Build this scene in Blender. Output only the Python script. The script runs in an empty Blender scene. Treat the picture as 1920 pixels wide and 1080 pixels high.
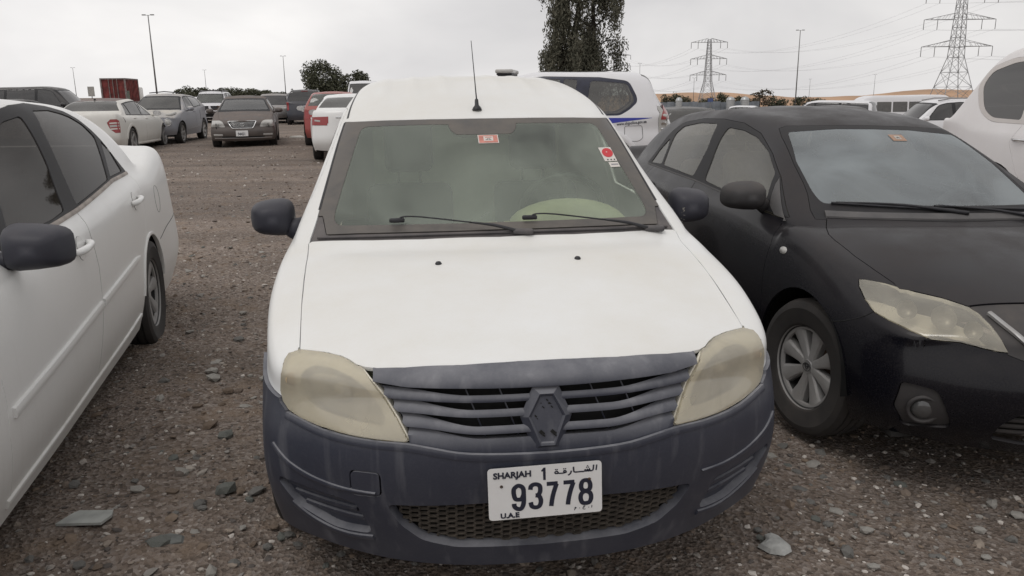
import bpy, bmesh, math, random
import numpy as np
from mathutils import Vector, Matrix
from mathutils.bvhtree import BVHTree
from mathutils.geometry import delaunay_2d_cdt
R = math.radians
SC = bpy.context.scene
COL = SC.collection

# ------------------------------------------------------------------ camera
CAM_H, CAM_PITCH, CAM_ROLL, CAM_F = 1.52, 13.8, 0.7, 1493.0 / 1920.0
cam_data = bpy.data.cameras.new('camera')
cam = bpy.data.objects.new('camera', cam_data)
COL.objects.link(cam)
cam_data.sensor_width = 36.0
cam_data.lens = 36.0 * CAM_F
cam_data.clip_start = 0.05
cam_data.clip_end = 6000
_p, _a = R(CAM_PITCH), R(CAM_ROLL)
_fw = Vector((0, math.cos(_p), -math.sin(_p)))
_r = Vector((1, 0, 0))
_u = _r.cross(_fw)
_R = _r * math.cos(_a) - _u * math.sin(_a)
_U = _u * math.cos(_a) + _r * math.sin(_a)
cam.matrix_world = Matrix(((_R.x, _U.x, -_fw.x, 0), (_R.y, _U.y, -_fw.y, 0), (_R.z, _U.z, -_fw.z, CAM_H), (0, 0, 0, 1)))
SC.camera = cam

# ------------------------------------------------------------------ sky and sun (overcast)
SUN_EL, SUN_AZ = 62.0, -140.0        # elevation; azimuth from straight ahead (+y), negative = left
world = bpy.data.worlds.new('World')
SC.world = world
world.use_nodes = True
wt = world.node_tree
wt.nodes.clear()
w_out = wt.nodes.new('ShaderNodeOutputWorld')
w_bg = wt.nodes.new('ShaderNodeBackground')
w_sky = wt.nodes.new('ShaderNodeTexSky')
w_sky.sky_type = 'NISHITA'
w_sky.sun_disc = False
w_sky.sun_elevation = R(SUN_EL)
w_sky.sun_rotation = R(SUN_AZ)
w_sky.dust_density = 4.0
w_tc = wt.nodes.new('ShaderNodeTexCoord')
w_map = wt.nodes.new('ShaderNodeMapping')
w_map.inputs['Scale'].default_value = (1.0, 1.0, 2.6)
w_n = wt.nodes.new('ShaderNodeTexNoise')
w_n.inputs['Scale'].default_value = 2.6
w_n.inputs['Detail'].default_value = 5.0
w_n.inputs['Roughness'].default_value = 0.5
w_n.inputs['Distortion'].default_value = 0.35
w_cr = wt.nodes.new('ShaderNodeValToRGB')
w_cr.color_ramp.elements[0].position = 0.28
w_cr.color_ramp.elements[0].color = (6.3, 6.2, 6.3, 1)
w_cr.color_ramp.elements[1].position = 0.72
w_cr.color_ramp.elements[1].color = (9.6, 9.4, 9.25, 1)
w_mix = wt.nodes.new('ShaderNodeMix')
w_mix.data_type = 'RGBA'
w_mix.inputs[0].default_value = 0.965      # cloud cover
wt.links.new(w_tc.outputs['Generated'], w_map.inputs['Vector'])
wt.links.new(w_map.outputs['Vector'], w_n.inputs['Vector'])
wt.links.new(w_n.outputs['Fac'], w_cr.inputs['Fac'])
wt.links.new(w_sky.outputs['Color'], w_mix.inputs[6])
wt.links.new(w_cr.outputs['Color'], w_mix.inputs[7])
w_sep = wt.nodes.new('ShaderNodeSeparateXYZ')          # cloud deck thins towards the sun's side (left)
w_mr = wt.nodes.new('ShaderNodeMapRange')
w_mr.inputs[1].default_value, w_mr.inputs[2].default_value, w_mr.inputs[3].default_value, w_mr.inputs[4].default_value = -1, 1, 1.10, 0.82
w_mul = wt.nodes.new('ShaderNodeMix')
w_mul.data_type = 'RGBA'
w_mul.blend_type = 'MULTIPLY'
w_mul.inputs[0].default_value = 1.0
wt.links.new(w_tc.outputs['Generated'], w_sep.inputs[0])
wt.links.new(w_sep.outputs[0], w_mr.inputs[0])
wt.links.new(w_mix.outputs[2], w_mul.inputs[6])
wt.links.new(w_mr.outputs[0], w_mul.inputs[7])
wt.links.new(w_mul.outputs[2], w_bg.inputs['Color'])
w_bg.inputs['Strength'].default_value = 0.105
wt.links.new(w_bg.outputs['Background'], w_out.inputs['Surface'])

sun_data = bpy.data.lights.new('sun', 'SUN')
sun_data.energy = 0.7
sun_data.angle = R(25)
sun_data.color = (1.0, 0.975, 0.94)
sun = bpy.data.objects.new('sun', sun_data)
COL.objects.link(sun)
_sd = Vector((math.sin(R(SUN_AZ)) * math.cos(R(SUN_EL)), math.cos(R(SUN_AZ)) * math.cos(R(SUN_EL)), math.sin(R(SUN_EL))))
sun.rotation_euler = _sd.to_track_quat('Z', 'Y').to_euler()
sun.location = (0, 0, 30)

SC.view_settings.view_transform = 'Standard'
SC.view_settings.look = 'None'
SC.view_settings.exposure = 0.0
SC.view_settings.gamma = 1.0
SC.view_settings.use_curve_mapping = False
# ------------------------------------------------------------------ objects
def link(name, data, parent=None):
    o = bpy.data.objects.new(name, data)
    COL.objects.link(o)
    if parent is not None:
        o.parent = parent
    return o

def tag(o, label=None, cat=None, group=None, kind=None):
    if label: o['label'] = label
    if cat: o['category'] = cat
    if group: o['group'] = group
    if kind: o['kind'] = kind
    return o

def empty(name, loc=(0, 0, 0), rz=0.0, parent=None):
    o = link(name, None, parent)
    o.location = loc
    o.rotation_euler = (0, 0, rz)
    o.empty_display_size = 0.2
    return o

def mesh_obj(name, verts, faces, mat, parent=None, smooth=True, normals=None, mats=None, fmat=None):
    me = bpy.data.meshes.new(name)
    me.from_pydata([tuple(v) for v in verts], [], [tuple(f) for f in faces])
    me.update()
    if mat is not None: me.materials.append(mat)
    if mats:
        for m in mats: me.materials.append(m)
    if fmat is not None: me.polygons.foreach_set('material_index', fmat)
    me.polygons.foreach_set('use_smooth', [bool(smooth)] * len(me.polygons))
    if normals is not None:
        me.normals_split_custom_set_from_vertices([tuple(n) for n in normals])
    return link(name, me, parent)

class MB:
    """collects simple shapes, then builds ONE mesh object"""
    def __init__(s): s.v = []; s.f = []
    def add(s, vs, fs):
        b = len(s.v); s.v += [tuple(v) for v in vs]; s.f += [tuple(i + b for i in f) for f in fs]; return s
    def box(s, c, d, rot=None, taper=1.0):
        hx, hy, hz = d[0] / 2, d[1] / 2, d[2] / 2
        vs = [Vector((sx * hx * (taper if sz > 0 else 1), sy * hy * (taper if sz > 0 else 1), sz * hz)) for sz in (-1, 1) for sy in (-1, 1) for sx in (-1, 1)]
        if rot is not None: vs = [rot @ v for v in vs]
        c = Vector(c)
        return s.add([v + c for v in vs], [(0, 2, 3, 1), (4, 5, 7, 6), (0, 1, 5, 4), (2, 6, 7, 3), (0, 4, 6, 2), (1, 3, 7, 5)])
    def rbox(s, c, d, r, n=3, rot=None):
        """box with rounded edges (superellipsoid-like rounding of radius r)"""
        hx, hy, hz = d[0] / 2, d[1] / 2, d[2] / 2
        r = min(r, hx, hy, hz)
        bm = bmesh.new(); bmesh.ops.create_cube(bm, size=1)
        for v in bm.verts: v.co = Vector((v.co.x * d[0], v.co.y * d[1], v.co.z * d[2]))
        bmesh.ops.bevel(bm, geom=bm.edges[:] + bm.verts[:], offset=r * 0.98, segments=n, profile=0.5, affect='EDGES')
        bm.verts.index_update(); c = Vector(c)
        s.add([(rot @ v.co if rot is not None else v.co) + c for v in bm.verts], [[v.index for v in f.verts] for f in bm.faces])
        bm.free(); return s
    def tube(s, pts, r, n=8, cap=True, scale=None):
        pts = [Vector(p) for p in pts]; m = len(pts); base = len(s.v); up = None
        rr = r if isinstance(r, (list, tuple)) else [r] * m
        for i, p in enumerate(pts):
            t = (pts[min(i + 1, m - 1)] - pts[max(i - 1, 0)]).normalized()
            if up is None:
                up = Vector((0, 0, 1)) if abs(t.z) < 0.9 else Vector((1, 0, 0))
            a = t.cross(up).normalized(); b = a.cross(t).normalized(); up = b
            for k in range(n):
                th = 2 * math.pi * k / n
                s.v.append(tuple(p + (a * math.cos(th) + b * math.sin(th) * (scale or 1)) * rr[i]))
        for i in range(m - 1):
            for k in range(n):
                k2 = (k + 1) % n
                s.f.append((base + i * n + k, base + i * n + k2, base + (i + 1) * n + k2, base + (i + 1) * n + k))
        if cap:
            s.f.append(tuple(base + k for k in range(n))[::-1]); s.f.append(tuple(base + (m - 1) * n + k for k in range(n)))
        return s
    def lathe(s, prof, n=32, axis='x', c=(0, 0, 0), close=False):
        """prof: (r, h) pairs, h along the axis"""
        base = len(s.v); m = len(prof); c = Vector(c)
        for (r, h) in prof:
            for k in range(n):
                th = 2 * math.pi * k / n; ca, sa = math.cos(th) * r, math.sin(th) * r
                p = {'x': (h, ca, sa), 'y': (sa, h, ca), 'z': (ca, sa, h)}[axis]
                s.v.append(tuple(Vector(p) + c))
        for i in range(m if close else m - 1):
            i2 = (i + 1) % m
            for k in range(n):
                k2 = (k + 1) % n
                s.f.append((base + i * n + k, base + i * n + k2, base + i2 * n + k2, base + i2 * n + k))
        return s
    def ngon(s, pts, off):
        """extruded polygon: pts (3D), off = extrusion vector"""
        off = Vector(off); n = len(pts); b = len(s.v)
        s.v += [tuple(p) for p in pts] + [tuple(Vector(p) + off) for p in pts]
        s.f.append(tuple(range(b, b + n))[::-1]); s.f.append(tuple(range(b + n, b + 2 * n)))
        for i in range(n):
            j = (i + 1) % n; s.f.append((b + i, b + j, b + n + j, b + n + i))
        return s
    def grid(s, P, flip=False):
        nr, nc = len(P), len(P[0]); b = len(s.v)
        for row in P: s.v += [tuple(p) for p in row]
        for i in range(nr - 1):
            for j in range(nc - 1):
                q = (b + i * nc + j, b + i * nc + j + 1, b + (i + 1) * nc + j + 1, b + (i + 1) * nc + j)
                s.f.append(q[::-1] if flip else q)
        return s
    def xform(s, M):
        s.v = [tuple(M @ Vector(v)) for v in s.v]; return s
    def build(s, name, mat, parent=None, smooth=True, sharp=None):
        o = mesh_obj(name, s.v, s.f, mat, parent, smooth)
        if smooth and sharp is not None:
            o.data.set_sharp_from_angle(angle=R(sharp))
        return o

def catmull(pts, n=6, closed=False):
    """smooth polyline through points of any dimension"""
    P = [np.array(p, float) for p in pts]; m = len(P); out = []
    for i in range(m if closed else m - 1):
        if closed: a, b, c, d = P[(i - 1) % m], P[i], P[(i + 1) % m], P[(i + 2) % m]
        else: a, b, c, d = P[max(i - 1, 0)], P[i], P[i + 1], P[min(i + 2, m - 1)]
        for k in range(n):
            t = k / n
            out.append(0.5 * ((2 * b) + (c - a) * t + (2 * a - 5 * b + 4 * c - d) * t * t + (3 * b - a - 3 * c + d) * t ** 3))
    if not closed: out.append(P[-1])
    return [tuple(float(x) for x in q) for q in out]

def rounded(pts, r=0.03, n=4):
    """round the corners of a 2D polygon; r is one radius or one per corner"""
    m = len(pts); out = []
    for i in range(m):
        p = np.array(pts[i], float); a = np.array(pts[i - 1], float) - p; b = np.array(pts[(i + 1) % m], float) - p
        ri = r[i] if isinstance(r, (list, tuple)) else r
        la, lb = np.linalg.norm(a), np.linalg.norm(b)
        d = min(ri, la * 0.45, lb * 0.45)
        if d < 1e-4: out.append(tuple(p)); continue
        A, B = p + a / la * d, p + b / lb * d
        for k in range(n + 1):
            t = k / n; out.append(tuple((1 - t) ** 2 * A + 2 * t * (1 - t) * p + t * t * B))
    return out

def offset_poly(pts, d):
    """shrink (d > 0) a 2D polygon"""
    P = np.array(pts, float); m = len(P)
    area = sum(P[i][0] * P[(i + 1) % m][1] - P[(i + 1) % m][0] * P[i][1] for i in range(m))
    sg = 1 if area > 0 else -1; out = []
    for i in range(m):
        t = P[(i + 1) % m] - P[i - 1]; t = t / (np.linalg.norm(t) + 1e-9)
        out.append(tuple(P[i] + sg * d * np.array([-t[1], t[0]])))
    return out

def lerp_list(tab, x):
    xs = [t[0] for t in tab]; ys = [t[1] for t in tab]
    return float(np.interp(x, xs, ys))

# ------------------------------------------------------------------ materials
def nodes(name):
    m = bpy.data.materials.new(name); m.use_nodes = True; nt = m.node_tree
    return m, nt, nt.nodes['Principled BSDF'], nt.nodes['Material Output']

def rgb(c): return (c[0], c[1], c[2], 1.0)

def mat_plain(name, col, rough=0.5, metal=0.0, var=0.0, scale=8.0, bump=0.0, bscale=60.0, spec=0.5, coat=0.0, col2=None, detail=4.0):
    m, nt, b, o = nodes(name)
    b.inputs['Base Color'].default_value = rgb(col); b.inputs['Roughness'].default_value = rough
    b.inputs['Metallic'].default_value = metal; b.inputs['Specular IOR Level'].default_value = spec; b.inputs['Coat Weight'].default_value = coat
    tc = nt.nodes.new('ShaderNodeTexCoord')
    if var or col2:
        n = nt.nodes.new('ShaderNodeTexNoise'); n.inputs['Scale'].default_value = scale; n.inputs['Detail'].default_value = detail
        nt.links.new(tc.outputs['Object'], n.inputs['Vector'])
        r = nt.nodes.new('ShaderNodeValToRGB'); r.color_ramp.elements[0].position = 0.35; r.color_ramp.elements[1].position = 0.65
        if col2: r.color_ramp.elements[0].color = rgb(col); r.color_ramp.elements[1].color = rgb(col2)
        else:
            r.color_ramp.elements[0].color = rgb([c * (1 - var) for c in col]); r.color_ramp.elements[1].color = rgb([min(1, c * (1 + var)) for c in col])
        nt.links.new(n.outputs['Fac'], r.inputs['Fac']); nt.links.new(r.outputs['Color'], b.inputs['Base Color'])
    if bump:
        n2 = nt.nodes.new('ShaderNodeTexNoise'); n2.inputs['Scale'].default_value = bscale; n2.inputs['Detail'].default_value = 3
        nt.links.new(tc.outputs['Object'], n2.inputs['Vector'])
        bp = nt.nodes.new('ShaderNodeBump'); bp.inputs['Strength'].default_value = bump; bp.inputs['Distance'].default_value = 0.01
        nt.links.new(n2.outputs['Fac'], bp.inputs['Height']); nt.links.new(bp.outputs['Normal'], b.inputs['Normal'])
    return m

def mat_dusty(name, col, dust=(0.36, 0.29, 0.22), up=0.5, side=0.1, low=0.0, rough=0.3, drough=0.9, metal=0.0, coat=0.3, scale=3.0, streak=0.0, lowz=0.6, spec=0.5, fleck=0.0):
    """paint or plastic under settled dust: more of it where the surface faces up, some splashed near the ground"""
    m, nt, b, o = nodes(name); L = nt.links
    tc = nt.nodes.new('ShaderNodeTexCoord'); geo = nt.nodes.new('ShaderNodeNewGeometry')
    sep = nt.nodes.new('ShaderNodeSeparateXYZ'); L.new(geo.outputs['Normal'], sep.inputs[0])
    upn = nt.nodes.new('ShaderNodeMapRange'); upn.inputs[1].default_value = 0.1; upn.inputs[2].default_value = 0.95; upn.inputs[3].default_value = side; upn.inputs[4].default_value = up
    L.new(sep.outputs[2], upn.inputs[0])
    n = nt.nodes.new('ShaderNodeTexNoise'); n.inputs['Scale'].default_value = scale; n.inputs['Detail'].default_value = 8; n.inputs['Roughness'].default_value = 0.65
    L.new(tc.outputs['Object'], n.inputs['Vector'])
    nr = nt.nodes.new('ShaderNodeMapRange'); nr.inputs[1].default_value = 0.3; nr.inputs[2].default_value = 0.7; nr.inputs[3].default_value = 0.35; nr.inputs[4].default_value = 1.45
    L.new(n.outputs['Fac'], nr.inputs[0])
    mul = nt.nodes.new('ShaderNodeMath'); mul.operation = 'MULTIPLY'; L.new(upn.outputs[0], mul.inputs[0]); L.new(nr.outputs[0], mul.inputs[1])
    fac = mul.outputs[0]
    if low:
        sp = nt.nodes.new('ShaderNodeSeparateXYZ'); L.new(tc.outputs['Object'], sp.inputs[0])
        lr = nt.nodes.new('ShaderNodeMapRange'); lr.inputs[1].default_value = lowz; lr.inputs[2].default_value = 0.15; lr.inputs[3].default_value = 0; lr.inputs[4].default_value = low
        L.new(sp.outputs[2], lr.inputs[0])
        m2 = nt.nodes.new('ShaderNodeMath'); m2.operation = 'MULTIPLY_ADD'; L.new(lr.outputs[0], m2.inputs[0]); L.new(nr.outputs[0], m2.inputs[1]); L.new(fac, m2.inputs[2]); fac = m2.outputs[0]
    if streak:
        mp = nt.nodes.new('ShaderNodeMapping'); mp.inputs['Scale'].default_value = (26, 26, 1.6); L.new(tc.outputs['Object'], mp.inputs[0])
        n3 = nt.nodes.new('ShaderNodeTexNoise'); n3.inputs['Scale'].default_value = 1.0; n3.inputs['Detail'].default_value = 4; L.new(mp.outputs[0], n3.inputs['Vector'])
        sr = nt.nodes.new('ShaderNodeMapRange'); sr.inputs[1].default_value = 0.55; sr.inputs[2].default_value = 0.75; sr.inputs[3].default_value = 0; sr.inputs[4].default_value = streak
        L.new(n3.outputs['Fac'], sr.inputs[0])
        m3 = nt.nodes.new('ShaderNodeMath'); m3.operation = 'ADD'; L.new(fac, m3.inputs[0]); L.new(sr.outputs[0], m3.inputs[1]); fac = m3.outputs[0]
    if fleck:
        n4 = nt.nodes.new('ShaderNodeTexNoise'); n4.inputs['Scale'].default_value = 150; n4.inputs['Detail'].default_value = 2; L.new(tc.outputs['Object'], n4.inputs['Vector'])
        fr = nt.nodes.new('ShaderNodeMapRange'); fr.inputs[1].default_value = 0.45; fr.inputs[2].default_value = 0.8; fr.inputs[3].default_value = -fleck * 0.3; fr.inputs[4].default_value = fleck
        L.new(n4.outputs['Fac'], fr.inputs[0])
        m4 = nt.nodes.new('ShaderNodeMath'); m4.operation = 'ADD'; L.new(fac, m4.inputs[0]); L.new(fr.outputs[0], m4.inputs[1]); fac = m4.outputs[0]
    cl = nt.nodes.new('ShaderNodeClamp'); L.new(fac, cl.inputs[0]); fac = cl.outputs[0]
    mx = nt.nodes.new('ShaderNodeMix'); mx.data_type = 'RGBA'; mx.inputs[6].default_value = rgb(col); mx.inputs[7].default_value = rgb(dust); L.new(fac, mx.inputs[0])
    L.new(mx.outputs[2], b.inputs['Base Color'])
    rr = nt.nodes.new('ShaderNodeMapRange'); rr.inputs[1].default_value = 0; rr.inputs[2].default_value = 0.6; rr.inputs[3].default_value = rough; rr.inputs[4].default_value = drough; L.new(fac, rr.inputs[0])
    L.new(rr.outputs[0], b.inputs['Roughness'])
    b.inputs['Metallic'].default_value = metal; b.inputs['Specular IOR Level'].default_value = spec
    if coat:
        ci = nt.nodes.new('ShaderNodeMapRange'); ci.inputs[1].default_value = 0; ci.inputs[2].default_value = 0.45; ci.inputs[3].default_value = coat; ci.inputs[4].default_value = 0; L.new(fac, ci.inputs[0])
        L.new(ci.outputs[0], b.inputs['Coat Weight']); b.inputs['Coat Roughness'].default_value = 0.08
    return m

def mat_glass(name, tint=(0.6, 0.7, 0.6), dust=0.3, dust_col=(0.4, 0.37, 0.3), gloss=0.05, scale=2.0, rough=0.02, lo=0.6, hi=1.3, rc=1.0):
    """thin pane: tinted see-through, mirror reflection by angle, film of dust"""
    m, nt, b, o = nodes(name); L = nt.links; nt.nodes.remove(b)
    tr = nt.nodes.new('ShaderNodeBsdfTransparent'); tr.inputs[0].default_value = rgb(tint)
    gl = nt.nodes.new('ShaderNodeBsdfGlossy'); gl.inputs['Roughness'].default_value = rough; gl.inputs[0].default_value = (rc, rc, rc, 1)
    lw = nt.nodes.new('ShaderNodeFresnel'); lw.inputs[0].default_value = 1.5
    fa = nt.nodes.new('ShaderNodeMath'); fa.operation = 'ADD'; fa.inputs[1].default_value = gloss; L.new(lw.outputs[0], fa.inputs[0])
    m1 = nt.nodes.new('ShaderNodeMixShader'); L.new(fa.outputs[0], m1.inputs[0]); L.new(tr.outputs[0], m1.inputs[1]); L.new(gl.outputs[0], m1.inputs[2])
    df = nt.nodes.new('ShaderNodeBsdfDiffuse'); df.inputs[0].default_value = rgb(dust_col)
    tl = nt.nodes.new('ShaderNodeBsdfTranslucent'); tl.inputs[0].default_value = rgb([c * 0.5 for c in dust_col])
    md = nt.nodes.new('ShaderNodeMixShader'); md.inputs[0].default_value = 0.25; L.new(df.outputs[0], md.inputs[1]); L.new(tl.outputs[0], md.inputs[2])
    tc = nt.nodes.new('ShaderNodeTexCoord'); n = nt.nodes.new('ShaderNodeTexNoise'); n.inputs['Scale'].default_value = scale; n.inputs['Detail'].default_value = 7; n.inputs['Distortion'].default_value = 0.6
    L.new(tc.outputs['Object'], n.inputs['Vector'])
    nr = nt.nodes.new('ShaderNodeMapRange'); nr.inputs[1].default_value = 0.3; nr.inputs[2].default_value = 0.7; nr.inputs[3].default_value = dust * lo; nr.inputs[4].default_value = dust * hi
    L.new(n.outputs['Fac'], nr.inputs[0])
    m2 = nt.nodes.new('ShaderNodeMixShader'); L.new(nr.outputs[0], m2.inputs[0]); L.new(m1.outputs[0], m2.inputs[1]); L.new(md.outputs[0], m2.inputs[2])
    L.new(m2.outputs[0], o.inputs['Surface'])
    return m
# ------------------------------------------------------------------ car bodies
TJ = (1.0, 0.86, 0.66, 0.44, 0.22, 0.0)     # lateral places of the columns on hood, nose and tail

TMP = bpy.data.scenes.new('workbench')          # scratch scene: modifiers are evaluated there, removed at the end
def evaluated(ob):
    vl = TMP.view_layers[0]; vl.update()
    return ob.evaluated_get(vl.depsgraph)

def subsurf(verts, faces, level, creases=None):
    me = bpy.data.meshes.new('cage'); me.from_pydata([tuple(v) for v in verts], [], faces)
    ob = bpy.data.objects.new('cage', me); TMP.collection.objects.link(ob)
    if creases:
        at = me.attributes.new('crease_edge', 'FLOAT', 'EDGE')
        ek = {tuple(sorted(e.vertices)): e.index for e in me.edges}
        for k, w in creases.items():
            if k in ek: at.data[ek[k]].value = w
    md = ob.modifiers.new('s', 'SUBSURF'); md.levels = level; md.render_levels = level; md.boundary_smooth = 'ALL'
    ev = evaluated(ob); m2 = ev.to_mesh()
    n = len(m2.vertices); V = np.empty(n * 3); m2.vertices.foreach_get('co', V)
    F = [tuple(p.vertices) for p in m2.polygons]
    ev.to_mesh_clear(); bpy.data.objects.remove(ob); bpy.data.meshes.remove(me)
    return V.reshape(-1, 3), F

class Body:
    """smooth car skin that can be cut into panels by 2D outlines"""
    def __init__(s, spec, level=3):
        s.spec = spec; st = spec['st']; NS = len(st)
        P = {}; half = []
        def put(key, x, y, z): P[key] = len(half); half.append([max(x, 0.0), y, z])
        rows = spec['rows']                       # (z or table, width factor or table) for rows 1..4 of the flank
        for i, q in enumerate(st):
            y, zc, zb, wb, zr, wr, bow = q[:7]
            kind = q[7] if len(q) > 7 else 'c'
            for j in range(6):
                if kind == 'h':                   # hood / deck: even spread
                    t = TJ[j]; x = wb * t; z = zc - (zc - zb) * t ** (q[8] if len(q) > 8 else 3)
                else:
                    if j == 0: x, z = wb, zb
                    elif j == 1: x = wb + (wr - wb) * 0.45 + 0.012; z = zb + (zr - zb) * 0.5
                    else:
                        t = (1.0, 0.7, 0.36, 0.0)[j - 2]; x = wr * t; z = zc - (zc - zr) * t ** (q[8] if len(q) > 8 else 2.6)
                yy = y + bow * (x / st[i][3]) ** 2
                if kind != 'h' and j == 0 and len(q) > 9: yy = q[9]
                if kind != 'h' and j == 1 and len(q) > 9: yy = (q[9] + y + bow * (wr / wb) ** 2) / 2
                put((i, j, 0), x, yy, z)
        for i, q in enumerate(st):
            c0 = half[P[(i, 0, 0)]]; y = c0[1]
            W = lerp_list(spec['plan'], y)
            for r in range(1, 5):
                zt, kt = rows[r - 1]
                z = lerp_list(zt, y) if isinstance(zt, (list, tuple)) else zt
                k = lerp_list(kt, y) if isinstance(kt, (list, tuple)) else kt
                put((i, 0, r), W * k, y, z)
        for end, i in (('front', 0), ('rear', NS - 1)):
            for r in range(1, 5):
                zc, zk, yc, yk, xk, pw = spec[end][r - 1]
                half[P[(i, 0, r)]] = [xk, yk, zk]
                for j in range(1, 6):
                    t = TJ[j]; put((i, j, r), xk * t, yc + (yk - yc) * t ** pw, zc + (zk - zc) * t ** 2)
        F = []
        def q4(a, b, c, d): F.append((P[a], P[b], P[c], P[d]))
        for i in range(NS - 1):
            for j in range(5): q4((i, j, 0), (i + 1, j, 0), (i + 1, j + 1, 0), (i, j + 1, 0))
            for r in range(4): q4((i, 0, r), (i, 0, r + 1), (i + 1, 0, r + 1), (i + 1, 0, r))
        for r in range(4):
            for j in range(5):
                q4((0, j, r), (0, j + 1, r), (0, j + 1, r + 1), (0, j, r + 1))
                q4((NS - 1, j, r), (NS - 1, j, r + 1), (NS - 1, j + 1, r + 1), (NS - 1, j + 1, r))
        for key, d in spec.get('move', {}).items():
            v = half[P[key]]; half[P[key]] = [v[0] + d[0], v[1] + d[1], v[2] + d[2]]
        n = len(half); mir = {}; V = [list(v) for v in half]
        for k in range(n):
            if half[k][0] > 1e-6: mir[k] = len(V); V.append([-half[k][0], half[k][1], half[k][2]])
            else: mir[k] = k
        F = F + [tuple(mir[i] for i in f)[::-1] for f in F]
        cr = {}
        for (a, b, w) in spec.get('creases', []):
            ia, ib = P[a], P[b]
            cr[tuple(sorted((ia, ib)))] = w; cr[tuple(sorted((mir[ia], mir[ib])))] = w
        T = np.array(V, float); C = T.copy()
        for _ in range(spec.get('iters', 3)):
            lim, _f = subsurf(C, F, 1, cr); C += 0.85 * (T - lim[:len(C)])
            C[[k for k in range(n) if mir[k] == k], 0] = 0
        Vh, Fh = subsurf(C, F, level, cr)
        if spec.get('displace'): Vh = spec['displace'](Vh)
        s.V = [Vector(v) for v in Vh]; s.F = Fh; s.lab = ['body'] * len(Fh)
        s.bvh = BVHTree.FromPolygons(s.V, s.F)
        nr = np.zeros((len(Vh), 3)); Fa = np.array(Fh)
        fn = np.cross(Vh[Fa[:, 2]] - Vh[Fa[:, 0]], Vh[Fa[:, 3]] - Vh[Fa[:, 1]])
        for k in range(4): np.add.at(nr, Fa[:, k], fn)
        nr /= np.linalg.norm(nr, axis=1)[:, None] + 1e-12
        s.N0 = [Vector(v) for v in nr]; s.F0 = Fh; s.V0 = list(s.V)
        q = Vh[Fa]; s.fmin = q.min(1); s.fmax = q.max(1); s.fcen = q.mean(1); s.fnor = fn / (np.linalg.norm(fn, axis=1)[:, None] + 1e-15)
    def _face_data(s, F):
        if not F: return (np.zeros((0, 3)),) * 4
        q = np.array([s.V[i] for f in F for i in (f if len(f) == 4 else (f[0], f[1], f[2], f[2]))], float).reshape(-1, 4, 3)
        n = np.cross(q[:, 2] - q[:, 0], q[:, 3] - q[:, 1]); n /= np.linalg.norm(n, axis=1)[:, None] + 1e-15
        return q.min(1), q.max(1), q.mean(1), n
    # --- looking up the smooth skin
    def normal_at(s, p):
        loc, n, fi, d = s.bvh.find_nearest(p)
        f = s.F0[fi]; w = [1.0 / ((s.V0[i] - p).length_squared + 1e-7) for i in f]
        v = Vector((0, 0, 0))
        for i, k in zip(f, w): v += s.N0[i] * k
        return v.normalized()
    def front(s, x, z, d=0.0):
        h = s.bvh.ray_cast(Vector((x, -3, z)), Vector((0, 1, 0)))
        if h[0] is None: h = s.bvh.find_nearest(Vector((x, 0.3, z)))
        return h[0] + s.normal_at(h[0]) * d
    def rear(s, x, z, d=0.0):
        h = s.bvh.ray_cast(Vector((x, 9, z)), Vector((0, -1, 0)))
        if h[0] is None: h = s.bvh.find_nearest(Vector((x, 4.3, z)))
        return h[0] + s.normal_at(h[0]) * d
    def side(s, sg, y, z, d=0.0):
        h = s.bvh.ray_cast(Vector((sg * 3, y, z)), Vector((-sg, 0, 0)))
        if h[0] is None: h = s.bvh.find_nearest(Vector((sg * 0.8, y, z)))
        return h[0] + s.normal_at(h[0]) * d
    def top(s, x, y, d=0.0):
        h = s.bvh.ray_cast(Vector((x, y, 4)), Vector((0, 0, -1)))
        if h[0] is None: h = s.bvh.find_nearest(Vector((x, y, 1)))
        return h[0] + s.normal_at(h[0]) * d
    # --- cutting
    def cut(s, view, poly, label, src=('body',), lim=None, minn=0.03):
        """view: 'front','rear','top','L' (x<0 flank),'R' (x>0 flank); poly: 2D outline in that view
        (front/rear: x,z; top: x,y; flanks: y,z). Faces inside it get the label."""
        ax = {'front': ((0, 2), 1, -1), 'rear': ((0, 2), 1, 1), 'top': ((0, 1), 2, 1), 'L': ((1, 2), 0, -1), 'R': ((1, 2), 0, 1)}[view]
        (a, b), c, sg = ax
        px = [p[0] for p in poly]; pz = [p[1] for p in poly]; x0, x1, z0, z1 = min(px), max(px), min(pz), max(pz)
        ok = np.array([l in src for l in s.lab])
        ok &= (s.fmax[:, a] >= x0) & (s.fmin[:, a] <= x1) & (s.fmax[:, b] >= z0) & (s.fmin[:, b] <= z1) & (s.fnor[:, c] * sg > minn)
        if view in 'LR': ok &= s.fcen[:, 0] * sg > 0
        cand = [int(i) for i in np.nonzero(ok)[0]]
        if lim: cand = [i for i in cand if lim(Vector(s.fcen[i]))]
        if not cand: return
        idx = {}; v2 = []; gl = []
        fl = []
        for fi in cand:
            loop = []
            for i in s.F[fi]:
                if i not in idx: idx[i] = len(v2); v2.append(Vector((s.V[i][a], s.V[i][b]))); gl.append(i)
                loop.append(idx[i])
            ar = sum(v2[loop[k]].x * v2[loop[(k + 1) % len(loop)]].y - v2[loop[(k + 1) % len(loop)]].x * v2[loop[k]].y for k in range(len(loop)))
            fl.append(loop if ar > 0 else loop[::-1])
        nb = len(v2); pl = [Vector(p) for p in poly]
        ar = sum(pl[k].x * pl[(k + 1) % len(pl)].y - pl[(k + 1) % len(pl)].x * pl[k].y for k in range(len(pl)))
        if ar < 0: pl = pl[::-1]
        v2 += pl; fl.append(list(range(nb, nb + len(pl)))); pid = len(fl) - 1
        ov, oe, of, ovi, oei, ofi = delaunay_2d_cdt(v2, [], fl, 1, 1e-6)
        new = {}
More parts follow.
